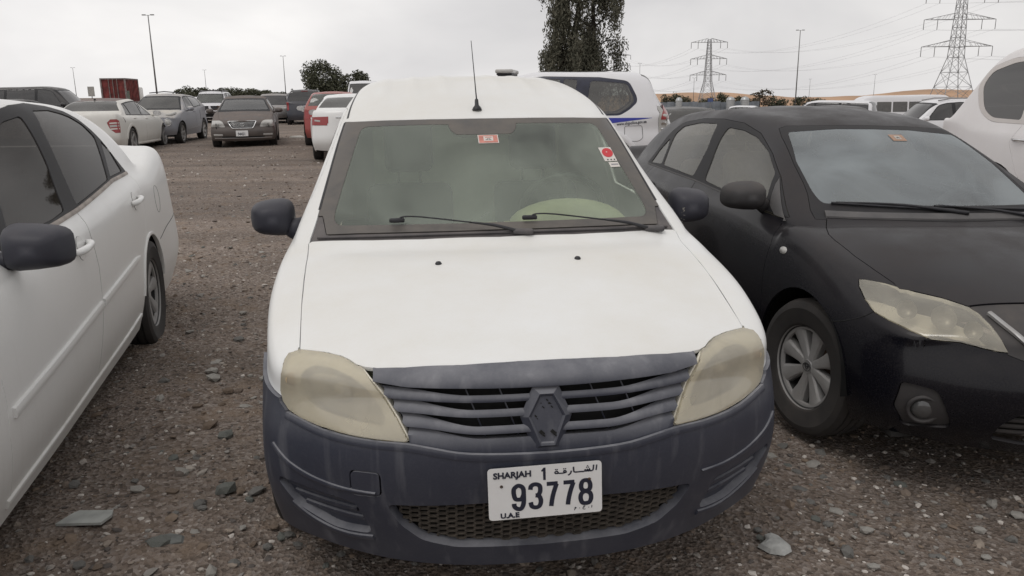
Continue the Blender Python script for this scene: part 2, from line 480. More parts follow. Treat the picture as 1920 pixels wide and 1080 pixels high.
        def lift(k, face):
            for o in ovi[k]:
                if o < nb: return gl[o]
            if k in new: return new[k]
            p = ov[k]; loop = [i for i in s.F[face]]; best = None
            for t in range(1, len(loop) - 1):
                A, B, Cc = s.V[loop[0]], s.V[loop[t]], s.V[loop[t + 1]]
                d = (B[a] - A[a]) * (Cc[b] - A[b]) - (Cc[a] - A[a]) * (B[b] - A[b])
                if abs(d) < 1e-14: continue
                u = ((p.x - A[a]) * (Cc[b] - A[b]) - (Cc[a] - A[a]) * (p.y - A[b])) / d
                v = ((B[a] - A[a]) * (p.y - A[b]) - (p.x - A[a]) * (B[b] - A[b])) / d
                e = max(0, -u) + max(0, -v) + max(0, u + v - 1)
                u = min(1, max(0, u)); v = min(1 - u, max(0, v))
                if best is None or e < best[0]: best = (e, A + (B - A) * u + (Cc - A) * v)
            if best is None: best = (0, s.V[loop[0]].copy())
            new[k] = len(s.V); s.V.append(best[1]); return new[k]
        keepF = []; keepL = []; cs = set(cand)
        touched = {}
        for t, ids in zip(of, ofi):
            src_f = [i for i in ids if i != pid]
            if not src_f: continue
            touched.setdefault(src_f[0], []).append((t, pid in ids))
        for li, tris in touched.items():
            fi = cand[li]
            ins = [x[1] for x in tris]
            if all(ins) and len(set(len(ovi[k]) > 0 and min(ovi[k]) < nb for t, _ in tris for k in t)) == 1 and all(any(o < nb for o in ovi[k]) for t, _ in tris for k in t):
                s.lab[fi] = label; cs.discard(fi); continue
            if not any(ins) and all(any(o < nb for o in ovi[k]) for t, _ in tris for k in t):
                cs.discard(fi); continue
            f0 = s.F[fi]; n0 = Vector((0, 0, 0))
            for k in range(len(f0)): n0 += s.V[f0[k]].cross(s.V[f0[(k + 1) % len(f0)]])
            for t, inside in tris:
                tri = [lift(k, fi) for k in t]
                if len(set(tri)) < 3: continue
                n1 = (s.V[tri[1]] - s.V[tri[0]]).cross(s.V[tri[2]] - s.V[tri[0]])
                if n1.dot(n0) < 0: tri = tri[::-1]
                keepF.append(tuple(tri)); keepL.append(label if inside else s.lab[fi])
        got = set(touched)
        for li, fi in enumerate(cand):
            if li not in got: cs.discard(fi)
        if not cs: return
        kp = [i for i in range(len(s.F)) if i not in cs]
        s.F = [s.F[i] for i in kp] + keepF; s.lab = [s.lab[i] for i in kp] + keepL
        nd = s._face_data(keepF)
        s.fmin, s.fmax, s.fcen, s.fnor = (np.concatenate([o_[kp], n_]) if len(n_) else o_[kp] for o_, n_ in zip((s.fmin, s.fmax, s.fcen, s.fnor), nd))
    def cut_dir(s, d, poly3, label, src=('body',), lim=None, minn=.12, near=.0):
        """cut along direction d with an outline given as 3D points lying near the skin"""
        w = -Vector(d).normalized(); u = w.cross(Vector((0, 0, 1))).normalized(); v = u.cross(w)
        # frame whose 'front' axis (-y) is the outward direction -> x = right seen from outside, z = up
        M = Matrix((u, w, v)); Mi = M.transposed()
        P2 = [((M @ Vector(p)).x, (M @ Vector(p)).z) for p in poly3]
        oV, ofm, ofx, ofc, ofn = s.V, s.fmin, s.fmax, s.fcen, s.fnor
        c3 = sum((Vector(p) for p in poly3), Vector()) / len(poly3); rad = max((Vector(p) - c3).length for p in poly3) + .12
        s.V = [M @ p for p in oV]; Mn = np.array(M)
        q = [s._face_data(s.F)]; s.fmin, s.fmax, s.fcen, s.fnor = q[0]
        nv = len(oV)
        cc = M @ c3
        s.cut('front', P2, label, src=src, lim=lambda c: (c - cc).length < rad and (lim is None or lim(Mi @ c)), minn=minn)
        s.V = oV + [Mi @ p for p in s.V[nv:]]
        s.fmin, s.fmax, s.fcen, s.fnor = s._face_data(s.F)
    def cut2(s, poly, label, src=('body',), lim=None, names=None):
        for v in ('L', 'R'): s.cut(v, poly, label + v, src=src if names is None else tuple(n + v for n in names) + tuple(src), lim=lim)
    def cutsym(s, view, poly, label, **k):
        s.cut(view, poly, label + 'R', **k); s.cut(view, [(-p[0], p[1]) for p in poly][::-1], label + 'L', **k)
    # --- taking a panel out
    def panel(s, label, name, mat, parent, gap=0.002, flange=0.014, off=0.0, walls=0.0, smooth=True):
        labs = label if isinstance(label, (tuple, list)) else (label,)
        fs = [f for f, l in zip(s.F, s.lab) if l in labs]
        if not fs: return None
        mp = {}; V = []; F = []; N = []; n0 = len(s.N0)
        for f in fs:
            q = []
            for i in f:
                if i not in mp: mp[i] = len(V); V.append(s.V[i].copy()); N.append(s.N0[i].copy() if i < n0 else s.normal_at(s.V[i]))
                q.append(mp[i])
            F.append(tuple(q))
        ed = {}
        for f in F:
            for k in range(len(f)): ed[(f[k], f[(k + 1) % len(f)])] = 1
        bd = [(a, b) for (a, b) in ed if (b, a) not in ed]
        inn = {}
        for a, b in bd:
            t = V[b] - V[a]
            if t.length < 1e-7: continue
            d = N[a].cross(t).normalized()
            for k in (a, b): inn.setdefault(k, []).append(d)
        for k, ds in inn.items():
            d = sum(ds, Vector((0, 0, 0)))
            if d.length > 1e-6: V[k] += d.normalized() * gap
        if off: V = [v + n * off for v, n in zip(V, N)]
        if flange or walls:
            dup = {}
            dep = flange
            for k, ds in inn.items():
                d = sum(ds, Vector((0, 0, 0)))
                d = -d.normalized() if d.length > 1e-6 else N[k]
                dup[k] = (len(V), len(V) + 1)
                V += [V[k].copy(), V[k] - N[k] * dep]; N += [(d + N[k] * 0.35).normalized(), d]
            for a, b in bd:
                if a in dup and b in dup: F.append((dup[b][0], dup[a][0], dup[a][1], dup[b][1]))
        return mesh_obj(name, V, F, mat, parent, smooth, normals=N)
    def drop(s, label):
        keep = [i for i, l in enumerate(s.lab) if l != label]
        s.F = [s.F[i] for i in keep]; s.lab = [s.lab[i] for i in keep]
        s.fmin, s.fmax, s.fcen, s.fnor = s.fmin[keep], s.fmax[keep], s.fcen[keep], s.fnor[keep]

def circle(cy, cz, r, a0=0, a1=360, n=28):
    return [(cy + r * math.cos(R(a0 + (a1 - a0) * k / n)), cz + r * math.sin(R(a0 + (a1 - a0) * k / n))) for k in range(n + (0 if abs(a1 - a0) >= 360 else 1))]

def arch_poly(cy, cz, r, zlow=-0.1, flat=1.0):
    """wheel-arch opening in the side view"""
    p = [(cy + r * math.cos(R(a)), cz + r * flat * math.sin(R(a))) for a in range(0, 181, 9)]
    return [(cy + r * 0.985, zlow)] + p + [(cy - r * 0.985, zlow)]
# ------------------------------------------------------------------ shared materials
M_TYRE = mat_dusty('tyre_rubber', (.018, .018, .019), dust=(.13, .11, .095), up=.35, side=.16, rough=.75, drough=.95, coat=0, scale=9)
M_BLACK = mat_plain('black_plastic', (.016, .016, .019), .5, var=.3, scale=20)
M_DARK = mat_plain('dark_cavity', (.012, .012, .012), .9)
M_UNDER = mat_plain('underbody', (.02, .019, .018), .95, var=.3)
M_RUBBER = mat_plain('rubber_seal', (.018, .018, .02), .6, var=.25, scale=30)
M_CHROME = mat_plain('chrome', (.62, .62, .62), .18, 1.0, var=.15, scale=20)
M_ALLOY = mat_dusty('alloy', (.42, .42, .42), dust=(.2, .17, .14), up=.3, side=.28, rough=.35, metal=.7, coat=.1, scale=12)
M_HUBCAP = mat_dusty('hubcap_silver', (.36, .36, .36), dust=(.22, .195, .17), up=.35, side=.28, rough=.4, metal=.3, coat=.1, scale=10)
M_RUSTDISC = mat_plain('brake_metal', (.09, .055, .035), .8, .3, var=.5, scale=25)
M_STEELWHEEL = mat_plain('steel_wheel', (.02, .02, .02), .6)
M_PLATE_W = mat_dusty('plate_white', (.72, .72, .72), dust=(.45, .4, .33), up=.2, side=.12, rough=.4, coat=.2, scale=14)
M_PLATE_INK = mat_plain('plate_ink', (.012, .014, .03), .5)
M_SEAT = mat_plain('seat_cloth', (.045, .045, .047), .95, var=.2, scale=30)
M_SEAT_BEIGE = mat_plain('seat_beige', (.30, .27, .20), .9, var=.15, scale=20)
M_RED = mat_glass('tail_red', (.35, .01, .012), dust=.35, dust_col=(.34, .03, .03), gloss=.03)
M_REDL = mat_dusty('red_lens', (.30, .012, .018), dust=(.3, .2, .17), up=.3, side=.12, rough=.15, coat=.4)
M_CLEAR = mat_glass('clear_lens', (.8, .8, .78), dust=.3, dust_col=(.5, .48, .42), gloss=.04)
M_REFL = mat_plain('lamp_reflector', (.55, .55, .53), .22, .8, var=.2, scale=25)
M_LAMPGREY = mat_dusty('lamp_grey', (.45, .45, .44), dust=(.4, .36, .3), up=.3, side=.2, rough=.15, coat=.5, scale=12)
M_ORANGE = mat_plain('orange_lens', (.5, .16, .02), .2)
M_TINT = mat_glass('tinted_glass', (.10, .10, .10), dust=.12, dust_col=(.32, .28, .24), gloss=.02)
M_TINT_D = mat_glass('tinted_glass_dusty', (.12, .12, .12), dust=.28, dust_col=(.34, .31, .28), gloss=.03)

# ------------------------------------------------------------------ lettering
def text_obj(name, s, size, mat, parent, M, align='CENTER', sx=1.0, depth=0.0012, bold=0.0):
    cu = bpy.data.curves.new(name, 'FONT'); cu.body = s; cu.size = size; cu.align_x = align; cu.align_y = 'CENTER'
    cu.extrude = depth; cu.offset = bold; cu.resolution_u = 3
    tmp = bpy.data.objects.new(name, cu); TMP.collection.objects.link(tmp)
    me = bpy.data.meshes.new_from_object(evaluated(tmp))
    bpy.data.objects.remove(tmp); bpy.data.curves.remove(cu)
    me.transform(Matrix.Diagonal((sx, 1, 1, 1))); me.transform(M)
    me.materials.clear(); me.materials.append(mat)
    return link(name, me, parent)

def frame_at(p, n, up=(0, 0, 1)):
    """matrix whose local xy plane lies on a surface with normal n (local +y up, +z out)"""
    z = Vector(n).normalized(); x = Vector(up).cross(z).normalized(); y = z.cross(x)
    return Matrix(((x.x, y.x, z.x, p[0]), (x.y, y.y, z.y, p[1]), (x.z, y.z, z.z, p[2]), (0, 0, 0, 1)))

# ------------------------------------------------------------------ wheels
def wheel(parent, loc, side, r=0.31, w=0.19, rim=0.2, style='cap7', steer=0.0, detail=1):
    """side = +1: outer face towards +x"""
    t = empty('wheel', loc, 0, parent)
    t.rotation_euler = (random.uniform(0, 6.28), 0, 0) if steer == 0 else (0, 0, steer)
    n = 56 if detail else 30
    sw = side
    hw = w / 2
    def P(prof): return [(a, b * sw) for a, b in prof]
    def fix(mb):
        if sw < 0: mb.f = [f[::-1] for f in mb.f]
        return mb
    prof = [(rim * .97, -hw * .85), (rim * 1.05, -hw * .95), (r * .86, -hw), (r * .955, -hw * .93)]
    if detail:
        for g in (-.62, -.2, .2, .62):
            prof += [(r * .995, hw * (g - .13)), (r * .995 - .008, hw * (g - .11)), (r * .995 - .008, hw * g), (r, hw * (g + .02))]
    else: prof += [(r, -hw * .7), (r, hw * .7)]
    prof += [(r * .955, hw * .93), (r * .90, hw * 1.0), (r * .86, hw * 1.02), (r * .85, hw * 1.0), (rim * 1.08, hw * .96), (rim * 1.03, hw * .88), (rim * .99, hw * .72)]
    ty = fix(MB().lathe(P(prof), n)); ty = ty.build('tyre', M_TYRE, t, True, 40)
    barrel = [(rim * 1.0, hw * .80), (rim * .97, hw * .72), (rim * .93, hw * .3), (rim * .90, -hw * .8)]
    if style == 'steel':
        mb = MB().lathe(P(barrel + [(rim * .3, -hw * .3)]), n)
        mb.lathe(P([(rim * .93, hw * .2), (rim * .7, hw * .05), (rim * .45, hw * .35), (rim * .3, hw * .3), (0.001, hw * .32)]), n)
        fix(mb).build('rim', M_STEELWHEEL, t, True, 40); return t
    mb = MB().lathe(P(barrel), n)
    mb.lathe(P([(rim * .90, -hw * .3), (rim * .2, -hw * .3), (0.001, -hw * .3)]), n)
    fix(mb).build('rim', M_STEELWHEEL if style.startswith('cap') else M_ALLOY, t, True, 40)
    if style.startswith('cap'):
        mb = MB().lathe(P([(rim * .62, hw * .05), (rim * .58, hw * .15), (rim * .3, hw * .15), (0.001, hw * .15)]), 20)
        fix(mb).build('brake_disc', M_RUSTDISC, t)
    k = int(''.join(c for c in style if c.isdigit()) or 5); bm = MB()
    m = M_HUBCAP if style.startswith('cap') else M_ALLOY
    dish = hw * (.72 if style.startswith('cap') else .80)
    wi, wo = (.115, .23) if k >= 7 else (.16, .27) if k == 6 else (.17, .22)
    for i in range(k):
        a = 2 * math.pi * i / k + .3
        ca, sa = math.cos(a), math.sin(a)
        secs = []
        for q, (rr, ww, h) in enumerate([(.16, wi, .82), (.35, wi * 1.02, .80), (.62, (wi + wo) / 2 * .92, .86), (.92, wo, .97), (1.0, wo * 1.06, 1.0)]):
            row = []
            for e, dz in ((-1, -.09), (-.75, 0), (0, .03), (.75, 0), (1, -.09)):
                yy = rr * rim * ca - e * ww * rim * sa; zz = rr * rim * sa + e * ww * rim * ca
                row.append((sw * (dish * h + dz * hw), yy, zz))
            secs.append(row)
        bm.grid(secs, flip=(sw < 0))
        back = [[(row[0][0] - sw * .03, row[0][1], row[0][2]), row[0]] for row in secs]
        bm.grid(back, flip=(sw < 0)); back = [[row[-1], (row[-1][0] - sw * .03, row[-1][1], row[-1][2])] for row in secs]
        bm.grid(back, flip=(sw < 0))
    rl = MB().lathe(P([(rim * .90, dish * .80), (rim * .91, dish * .97), (rim * .95, dish * 1.03), (rim * 1.0, dish * 1.02), (rim * 1.02, hw * .88)]), n)
    fix(rl); bm.add(rl.v, rl.f)
    hl = fix(MB().lathe(P([(rim * .19, dish * .6), (rim * .185, dish * .83), (rim * .165, dish * .88), (rim * .15, dish * .86), (0.001, dish * .87)]), 24)); bm.add(hl.v, hl.f)
    if style == 'cap8':
        em = MB()
        for (ey, ez, a_, b_) in ((0, 0, .026, .018), (0, .004, .009, .014), (0, .009, .019, .007)):
            em.tube([(sw * (dish * .88 + .003), ey + a_ * math.cos(t * math.pi / 10), ez + b_ * math.sin(t * math.pi / 10)) for t in range(21)], .0017, 5, cap=False)
        em.build('emblem', M_RUBBER, t)
    bm.build('wheel_cover' if style.startswith('cap') else 'spokes', m, t, True, 35)
    return t

def well(parent, body, cy, cz, r, hw, depth=0.30):
    """dark liner inside a wheel arch, one on each flank"""
    for sg in (-1, 1):
        mb = MB(); ar = range(0, 181, 10); rr = r + .012
        rows = [[(sg * (hw - d), cy + rr * math.cos(R(a)), max(.24, cz + rr * math.sin(R(a)))) for d in (0.02, .06, depth)] for a in ar]
        mb.grid(rows); mb.grid(rows, flip=True)
        mb.add([(sg * (hw - depth), cy + rr * math.cos(R(a)), max(.24, cz + rr * math.sin(R(a)))) for a in ar], [tuple(range(len(ar)))])
        mb.build('wheel_well', M_DARK, parent)

def seat(parent, x, y, z, mat, w=.50, head=True, back_h=.62, hr_w=.27, tall=.2):
    mb = MB()
    mb.rbox((x, y - .05, z + .10), (w, .52, .17), .06)
    rot = Matrix.Rotation(R(-17), 3, 'X')
    mb.rbox((x, y + .28, z + .16 + back_h / 2), (w * .94, .14, back_h), .06, rot=rot)
    s = mb.build('seat', mat, parent, True, 50)
    if head:
        hb = MB().rbox((x, y + .28 + .17 * (back_h / .62), z + .20 + back_h + tall / 2), (hr_w, .10, tall), .045, rot=rot)
        for e in (-1, 1): hb.tube([(x + e * .06, y + .40, z + back_h + .05), (x + e * .06, y + .45, z + back_h + .26)], .008, 6)
        hb.build('headrest', mat, s, True, 50)
    return s

def steering(parent, x, y, z, mat, r=.19, tilt=25):
    t = empty('steering_wheel', (x, y, z), 0, parent); t.rotation_euler = (R(tilt - 90), 0, 0)
    pts = [(r * math.cos(a * math.pi / 12), r * math.sin(a * math.pi / 12), 0) for a in range(25)]
    mb = MB().tube(pts, .016, 8, cap=False); mb.build('wheel_rim', mat, t)
    mb = MB().rbox((0, -.01, .01), (.15, .12, .06), .025)
    for a in (0, 180, 270): mb.tube([(.05 * math.cos(R(a)), .05 * math.sin(R(a)), 0), (r * math.cos(R(a)), r * math.sin(R(a)), 0)], .014, 6)
    mb.build('wheel_hub', mat, t)
    return t

def mirror_shell(parent, name, c, d, mat, sg, flat_in=0.0, yaw=0.0, rough_n=14, glass=True, pw=2.6):
    """door mirror: rounded shell, flat at the back (+y) where the mirror glass sits. c = centre, d = (width, depth, height)"""
    V, F = [], []; nu, nv = 20, 11
    rot = Matrix.Rotation(yaw, 3, 'Z')
    def sp(v, e): return math.copysign(abs(v) ** e, v)
    for i in range(nv + 1):
        ph = math.pi / 2 * i / nv           # 0 = rim at the back, 90 = nose of the shell
        for k in range(nu):
            th = 2 * math.pi * k / nu
            e = 2 / pw
            rr = math.cos(ph) ** .62
            x = sp(math.cos(th), e) * d[0] / 2 * rr; z = sp(math.sin(th), e) * d[2] / 2 * rr
            taper = 1 - .13 * (x * sg / (d[0] / 2))          # lower towards the outer end
            y = -math.sin(ph) * d[1]
            p = rot @ Vector((x, y, z * taper)) + Vector(c)
            V.append(p)
    for i in range(nv):
        for k in range(nu):
            k2 = (k + 1) % nu; F.append((i * nu + k, i * nu + k2, (i + 1) * nu + k2, (i + 1) * nu + k))
    F.append(tuple(nv * nu + k for k in range(nu)))
    o = mesh_obj(name, V, F, mat, parent, True)
    if glass:
        g = []
        for k in range(nu):
            th = 2 * math.pi * k / nu; x = sp(math.cos(th), 2 / pw) * d[0] / 2 * .95; z = sp(math.sin(th), 2 / pw) * d[2] / 2 * .95 * (1 - .13 * (x * sg / (d[0] / 2)))
            g.append(rot @ Vector((x, -.012, z)) + Vector(c))
        mesh_obj('mirror_glass', g, [tuple(range(nu))[::-1]], M_CHROME, o, False)
    return o

def strip(body, pts3, w, h, name, mat, parent, n=None):
    """flat-topped bar following 3D points lying on the skin"""
    mb = MB(); rows = []
    for i, p in enumerate(pts3):
        p = Vector(p); t = (Vector(pts3[min(i + 1, len(pts3) - 1)]) - Vector(pts3[max(i - 1, 0)])).normalized()
        nn = body.normal_at(p); b = nn.cross(t).normalized()
        ww = w[i] if isinstance(w, (list, tuple)) else w
        rows.append([p - b * ww / 2 - nn * .004, p - b * ww * .42 + nn * h * .8, p - b * ww * .15 + nn * h, p + b * ww * .15 + nn * h, p + b * ww * .42 + nn * h * .8, p + b * ww / 2 - nn * .004])
    mb.grid(rows)
    for r_, fl in ((rows[0], False), (rows[-1], True)): mb.add(r_, [tuple(range(6))[::-1] if not fl else tuple(range(6))])
    return mb.build(name, mat, parent, True, 45)

def seam(body, pts3, name, parent, r=.0022, mat=None):
    mb = MB().tube([Vector(p) + body.normal_at(Vector(p)) * .0004 for p in pts3], r, 5, cap=False)
    return mb.build(name, mat or M_DARK, parent)

def decal(body, cells, name, mat, parent, d=.002):
    """patch lying on the skin: cells = grid of 3D points already on it"""
    P = [[Vector(p) + body.normal_at(Vector(p)) * d for p in row] for row in cells]
    mb = MB().grid(P); return mb.build(name, mat, parent)
VAN_POSE = ((0.08, 2.013, 0.0), R(7.0))
VAN = dict(
    st=[(0.010, .800, .778, .745, 0, 0, .25, 'h', 3),
        (0.300, .868, .842, .775, 0, 0, .20, 'h', 3),
        (0.600, .922, .885, .797, 0, 0, .15, 'h', 3),
        (0.860, .955, .912, .810, 0, 0, .12, 'h', 3),
        (1.030, .972, .935, .815, .962, .740, .11, 'c', 2.2, 1.16),
        (1.430, 1.200, .955, .825, 1.165, .690, .10, 'c', 2.2, 1.55),
        (1.845, 1.432, .965, .830, 1.385, .640, .08, 'c', 2.4, 1.93),
        (2.20, 1.535, .970, .832, 1.470, .628, .02, 'c', 3.5, 2.2),
        (2.70, 1.605, .975, .834, 1.530, .615, .0, 'c', 4, 2.7),
        (3.30, 1.622, .980, .832, 1.545, .610, .0, 'c', 4, 3.3),
        (3.90, 1.612, .985, .828, 1.535, .605, .0, 'c', 4, 3.9),
        (4.30, 1.575, .985, .815, 1.500, .600, -.02, 'c', 4, 4.28),
        (4.37, 1.300, .985, .800, 1.280, .660, -.03, 'c', 3, 4.34),
        (4.42, 1.020, .975, .795, 1.000, .720, -.04, 'c', 3, 4.38),
        (4.44, .950, .940, .790, 0, 0, -.05, 'h', 3)],
    plan=[(0, .70), (.26, .758), (.5, .812), (.8, .852), (1.2, .866), (2.5, .869), (3.8, .862), (4.4, .80)],
    rows=[([(0, .69), (.3, .76), (.9, .82), (1.2, .85), (4.4, .88)], .985), (.60, 1.0), (.38, .995), (.20, .95)],
    front=[(.725, .700, -.015, .270, .752, 2.6), (.610, .590, -.045, .265, .772, 3.2), (.420, .420, -.020, .275, .782, 3.0), (.205, .235, .045, .330, .755, 2.6)],
    rear=[(.84, .84, 4.46, 4.40, .80, 3), (.60, .60, 4.47, 4.40, .82, 3), (.42, .42, 4.47, 4.40, .82, 3), (.25, .25, 4.42, 4.36, .78, 3)],
)

def van_displace(V):
    V = V.copy()
    roof = (V[:, 2] > 1.42) & (V[:, 1] > 1.9) & (np.abs(V[:, 0]) < .56)
    fade = np.clip((V[:, 1] - 1.95) / .3, 0, 1)
    rib = sum(np.exp(-((np.abs(V[:, 0]) - c) / .028) ** 2) for c in (.14, .30, .45))
    V[:, 2] += roof * fade * rib * .006
    # soft dents of a hard-used bumper
    return V
VAN['displace'] = van_displace

M_VAN = mat_dusty('van_white_paint', (.79, .80, .80), dust=(.58, .53, .43), up=.34, side=.06, low=.25, rough=.32, drough=.7, coat=.35, scale=1.7, fleck=.05)
M_BUMP = mat_dusty('grey_bumper_plastic', (.028, .032, .050), dust=(.27, .27, .285), up=.62, side=.05, low=.06, rough=.40, drough=.75, coat=.0, scale=5, streak=.20, fleck=.03, lowz=.45)
M_MIRROR = mat_dusty('mirror_plastic', (.030, .031, .042), dust=(.2, .18, .17), up=.14, side=.03, rough=.45, drough=.8, coat=0, scale=9, spec=.3)
M_LENS = mat_glass('aged_headlamp_lens', (.96, .92, .80), dust=.40, dust_col=(.78, .74, .635), gloss=.07, scale=5, rough=.05, lo=.7, hi=1.25)
M_VANGLASS = mat_glass('van_windscreen', (.86, .96, .82), dust=.23, dust_col=(.70, .78, .67), rc=.75, gloss=.0, scale=1.7, lo=.45, hi=1.5)
M_FRIT = mat_dusty('black_glass_border', (.022, .022, .022), dust=(.24, .21, .18), up=.42, side=.2, rough=.2, drough=.7, coat=.2, scale=6)
M_CLEARWIN = mat_glass('van_door_glass', (.8, .85, .78), dust=.2, dust_col=(.4, .4, .34), gloss=.02)
M_COWL = mat_dusty('cowl_plastic', (.030, .030, .036), dust=(.26, .23, .21), up=.35, side=.2, rough=.55, drough=.85, coat=0, scale=8)
M_DASH = mat_plain('beige_dashboard', (.50, .47, .33), .85, var=.12, scale=8)
M_VANIN = mat_plain('van_interior_grey', (.74, .76, .66), .9, var=.1)

def build_van():
    b = Body(VAN, 4)
    root = empty('panel_van', *VAN_POSE)
    tag(root, 'white panel van with dark grey bumper, yellowed headlamps and plate 93778', 'van')
    sym = lambda half: [(x, z) for x, z in half] + [(-x, z) for x, z in half[::-1] if abs(x) > 1e-6]
    hood = [(0, .040), (.10, .041), (.22, .048), (.283, .060), (.365, .074), (.440, .096), (.476, .114), (.500, .132), (.520, .158), (.545, .184), (.597, .222), (.640, .247), (.668, .262),
            (.676, .36), (.683, .44), (.696, .58), (.707, .72), (.720, .90), (.733, 1.115), (.722, 1.124), (.484, 1.078), (.30, 1.052), (.0, 1.038)]
    b.cut('top', sym(hood), 'hood', lim=lambda c: c.z > .72 and c.y < 1.3)
    lamp = [(.700, .797), (.674, .8035), (.664, .815), (.655, .83), (.597, .83), (.54, .83), (.515, .812), (.485, .797), (.470, .784), (.453, .765), (.424, .730), (.390, .680), (.362, .627), (.372, .620), (.447, .621), (.53, .623), (.61, .628), (.665, .637), (.700, .650), (.718, .670), (.724, .70), (.718, .745), (.709, .785)]
    b.cutsym('front', lamp, 'lamp', lim=lambda c: c.y < .40)
    bowl = rounded([(.664, .757), (.646, .778), (.620, .788), (.565, .787), (.515, .774), (.474, .745), (.444, .710), (.424, .680), (.430, .658), (.500, .660), (.56, .664), (.612, .670), (.652, .690), (.664, .722)], .01, 2)
    b.cut('front', bowl, 'bowlR', src=('lampR',)); b.cut('front', [(-x, z) for x, z in bowl], 'bowlL', src=('lampL',))
    # black surround of the windscreen, then clear pane, then the shade strip under the header
    ws = [(.735, .90), (.728, .975), (.711, 1.036), (.676, 1.204), (.652, 1.31), (.628, 1.394), (.45, 1.400), (.25, 1.403), (0, 1.404)]
    b.cut('front', sym(ws), 'frit', lim=lambda c: c.y > .98 and c.z > .95)
    low = [(.80, .90), (.80, .960), (.70, .988), (.55, .993), (.30, .997), (0, .999)]
    b.cut('front', sym(low), 'cowl', src=('frit',), lim=lambda c: c.y > .98)
    for sg in (1, -1):
        b.cut('front', [(sg * .74, .90), (sg * .655, .90), (sg * .668, .99), (sg * .690, 1.045), (sg * .74, 1.045)], 'cowl', src=('frit',), lim=lambda c: c.y > .98)
    pane = rounded([(-.652, 1.016), (-.30, 1.020), (0, 1.022), (.30, 1.020), (.652, 1.016), (.615, 1.15), (.548, 1.374), (.25, 1.381), (0, 1.382), (-.25, 1.381), (-.548, 1.374), (-.615, 1.15)], [.05, 0, 0, 0, .05, 0, .035, 0, 0, 0, .035, 0], 5)
    b.cut('front', pane, 'glass', src=('frit',), lim=lambda c: c.y > 1.0)
    b.cut('front', rounded([(-.172, 1.42), (-.135, 1.338), (.145, 1.338), (.182, 1.42)], [0, .03, .03, 0], 4), 'frit', src=('glass',))
    # side: doors, window, arch, cowl line
    dlo = rounded([(1.42, 1.005), (2.42, 1.025), (2.40, 1.43), (2.10, 1.42), (1.90, 1.345)], [.02, .03, .05, .03, .05])
    door = rounded([(1.22, .25), (2.50, .25), (2.52, 1.00), (2.50, 1.46), (2.08, 1.45), (1.86, 1.35), (1.33, 1.02), (1.20, .90)], .05)
    for v in 'LR':
        b.cut(v, arch_poly(.80, .30, .345), 'arch', lim=lambda c: abs(c.x) > .5)
        b.cut(v, arch_poly(3.70, .30, .345), 'arch', lim=lambda c: abs(c.x) > .5)
        b.cut(v, door, 'door' + v, lim=lambda c: abs(c.x) > .4)
        b.cut(v, dlo, 'dglass' + v, src=('door' + v,))
    b.drop('arch')
    # nose: bumper, grille, lower mouth
    bt = [(.86, .690), (.745, .679), (.717, .652), (.660, .634), (.598, .627), (.48, .622), (.371, .621), (.335, .617), (.247, .598), (.134, .588), (0, .587)]
    b.cut('front', sym(bt + [])[:len(bt)] + [(-x, z) for x, z in bt[::-1]][1:] + [(-.9, 0), (.9, 0)], 'bumper', lim=lambda c: c.y < .45, minn=.25)
    for v in 'LR':
        b.cut(v, [(-.2, .676), (.20, .676), (.26, .690), (.34, .697), (.60, .70), (.60, 0), (-.2, 0)], 'bumper', lim=lambda c: abs(c.x) > .70 and c.y < .6)
    b.cut('front', [(.55, .88), (-.55, .88), (-.36, .60), (-.2, .55), (.2, .55), (.36, .60)], 'grille', lim=lambda c: c.y < .30 and c.z > .57)
    b.cut('front', [(.45, .83), (.5, .90), (-.5, .90), (-.45, .83), (-.452, .765), (-.36, .7585), (-.2, .7605), (0, .761), (.2, .7605), (.36, .7585), (.452, .765)], 'band', src=('grille',))
    mouth = rounded([(-.428, .432), (-.16, .440), (.16, .440), (.428, .432), (.395, .365), (.335, .308), (.245, .284), (0, .279), (-.245, .284), (-.335, .308), (-.395, .365)], .02, 3)
    b.cut('front', mouth, 'mouth', src=('bumper',), lim=lambda c: c.y < .3)
    rec = rounded([(.515, .425), (.470, .315), (.58, .307), (.690, .360), (.738, .43), (.735, .447), (.65, .440)], [.02, .03, .03, .03, .01, .01, .03], 4)
    b.cutsym('front', rec, 'rec', src=('bumper',), lim=lambda c: c.y < .35)
    tow = rounded([(-.522, .452), (-.440, .458), (-.440, .535), (-.522, .532)], .018, 4)
    b.cut('front', tow, 'tow', src=('bumper',), lim=lambda c: c.y < .3)
    # ---- panels
    b.panel('body', 'body', M_VAN, root, gap=.002, flange=.022)
    hd = b.panel('hood', 'hood', M_VAN, root, gap=.0022, flange=.016, off=.001)
    for x in (-.247, .247):
        p = b.top(x, .742); n = b.normal_at(p); nz = MB().lathe([(.0115, 0), (.0115, .004), (.008, .009), (.001, .011)], 14, 'z')
        nz.xform(frame_at(p, n, (0, 1, 0))).build('washer_nozzle', M_BLACK, hd)
    for v in 'LR':
        d = b.panel('door' + v, 'door', M_VAN, root, gap=.0022, flange=.016)
        b.panel('dglass' + v, 'window', M_CLEARWIN, d, gap=.004, flange=0, off=-.006)
    b.panel('frit', 'windscreen_border', M_FRIT, root, gap=.001, flange=.012)
    b.panel('cowl', 'cowl_panel', M_COWL, root, gap=.002, flange=.02, off=-.004)
    ws_o = b.panel('glass', 'windscreen', M_VANGLASS, root, gap=0, flange=0, off=-.001)
    bump = b.panel('bumper', 'bumper', M_BUMP, root, gap=.0015, flange=.032, off=.012)
    b.panel('tow', 'tow_cover', M_BUMP, bump, gap=.003, flange=.012, off=.0125)
    b.panel('recL', 'corner_recess', M_BUMP, bump, gap=-.002, flange=0, off=-.012)
    b.panel('recR', 'corner_recess', M_BUMP, bump, gap=-.002, flange=0, off=-.012)
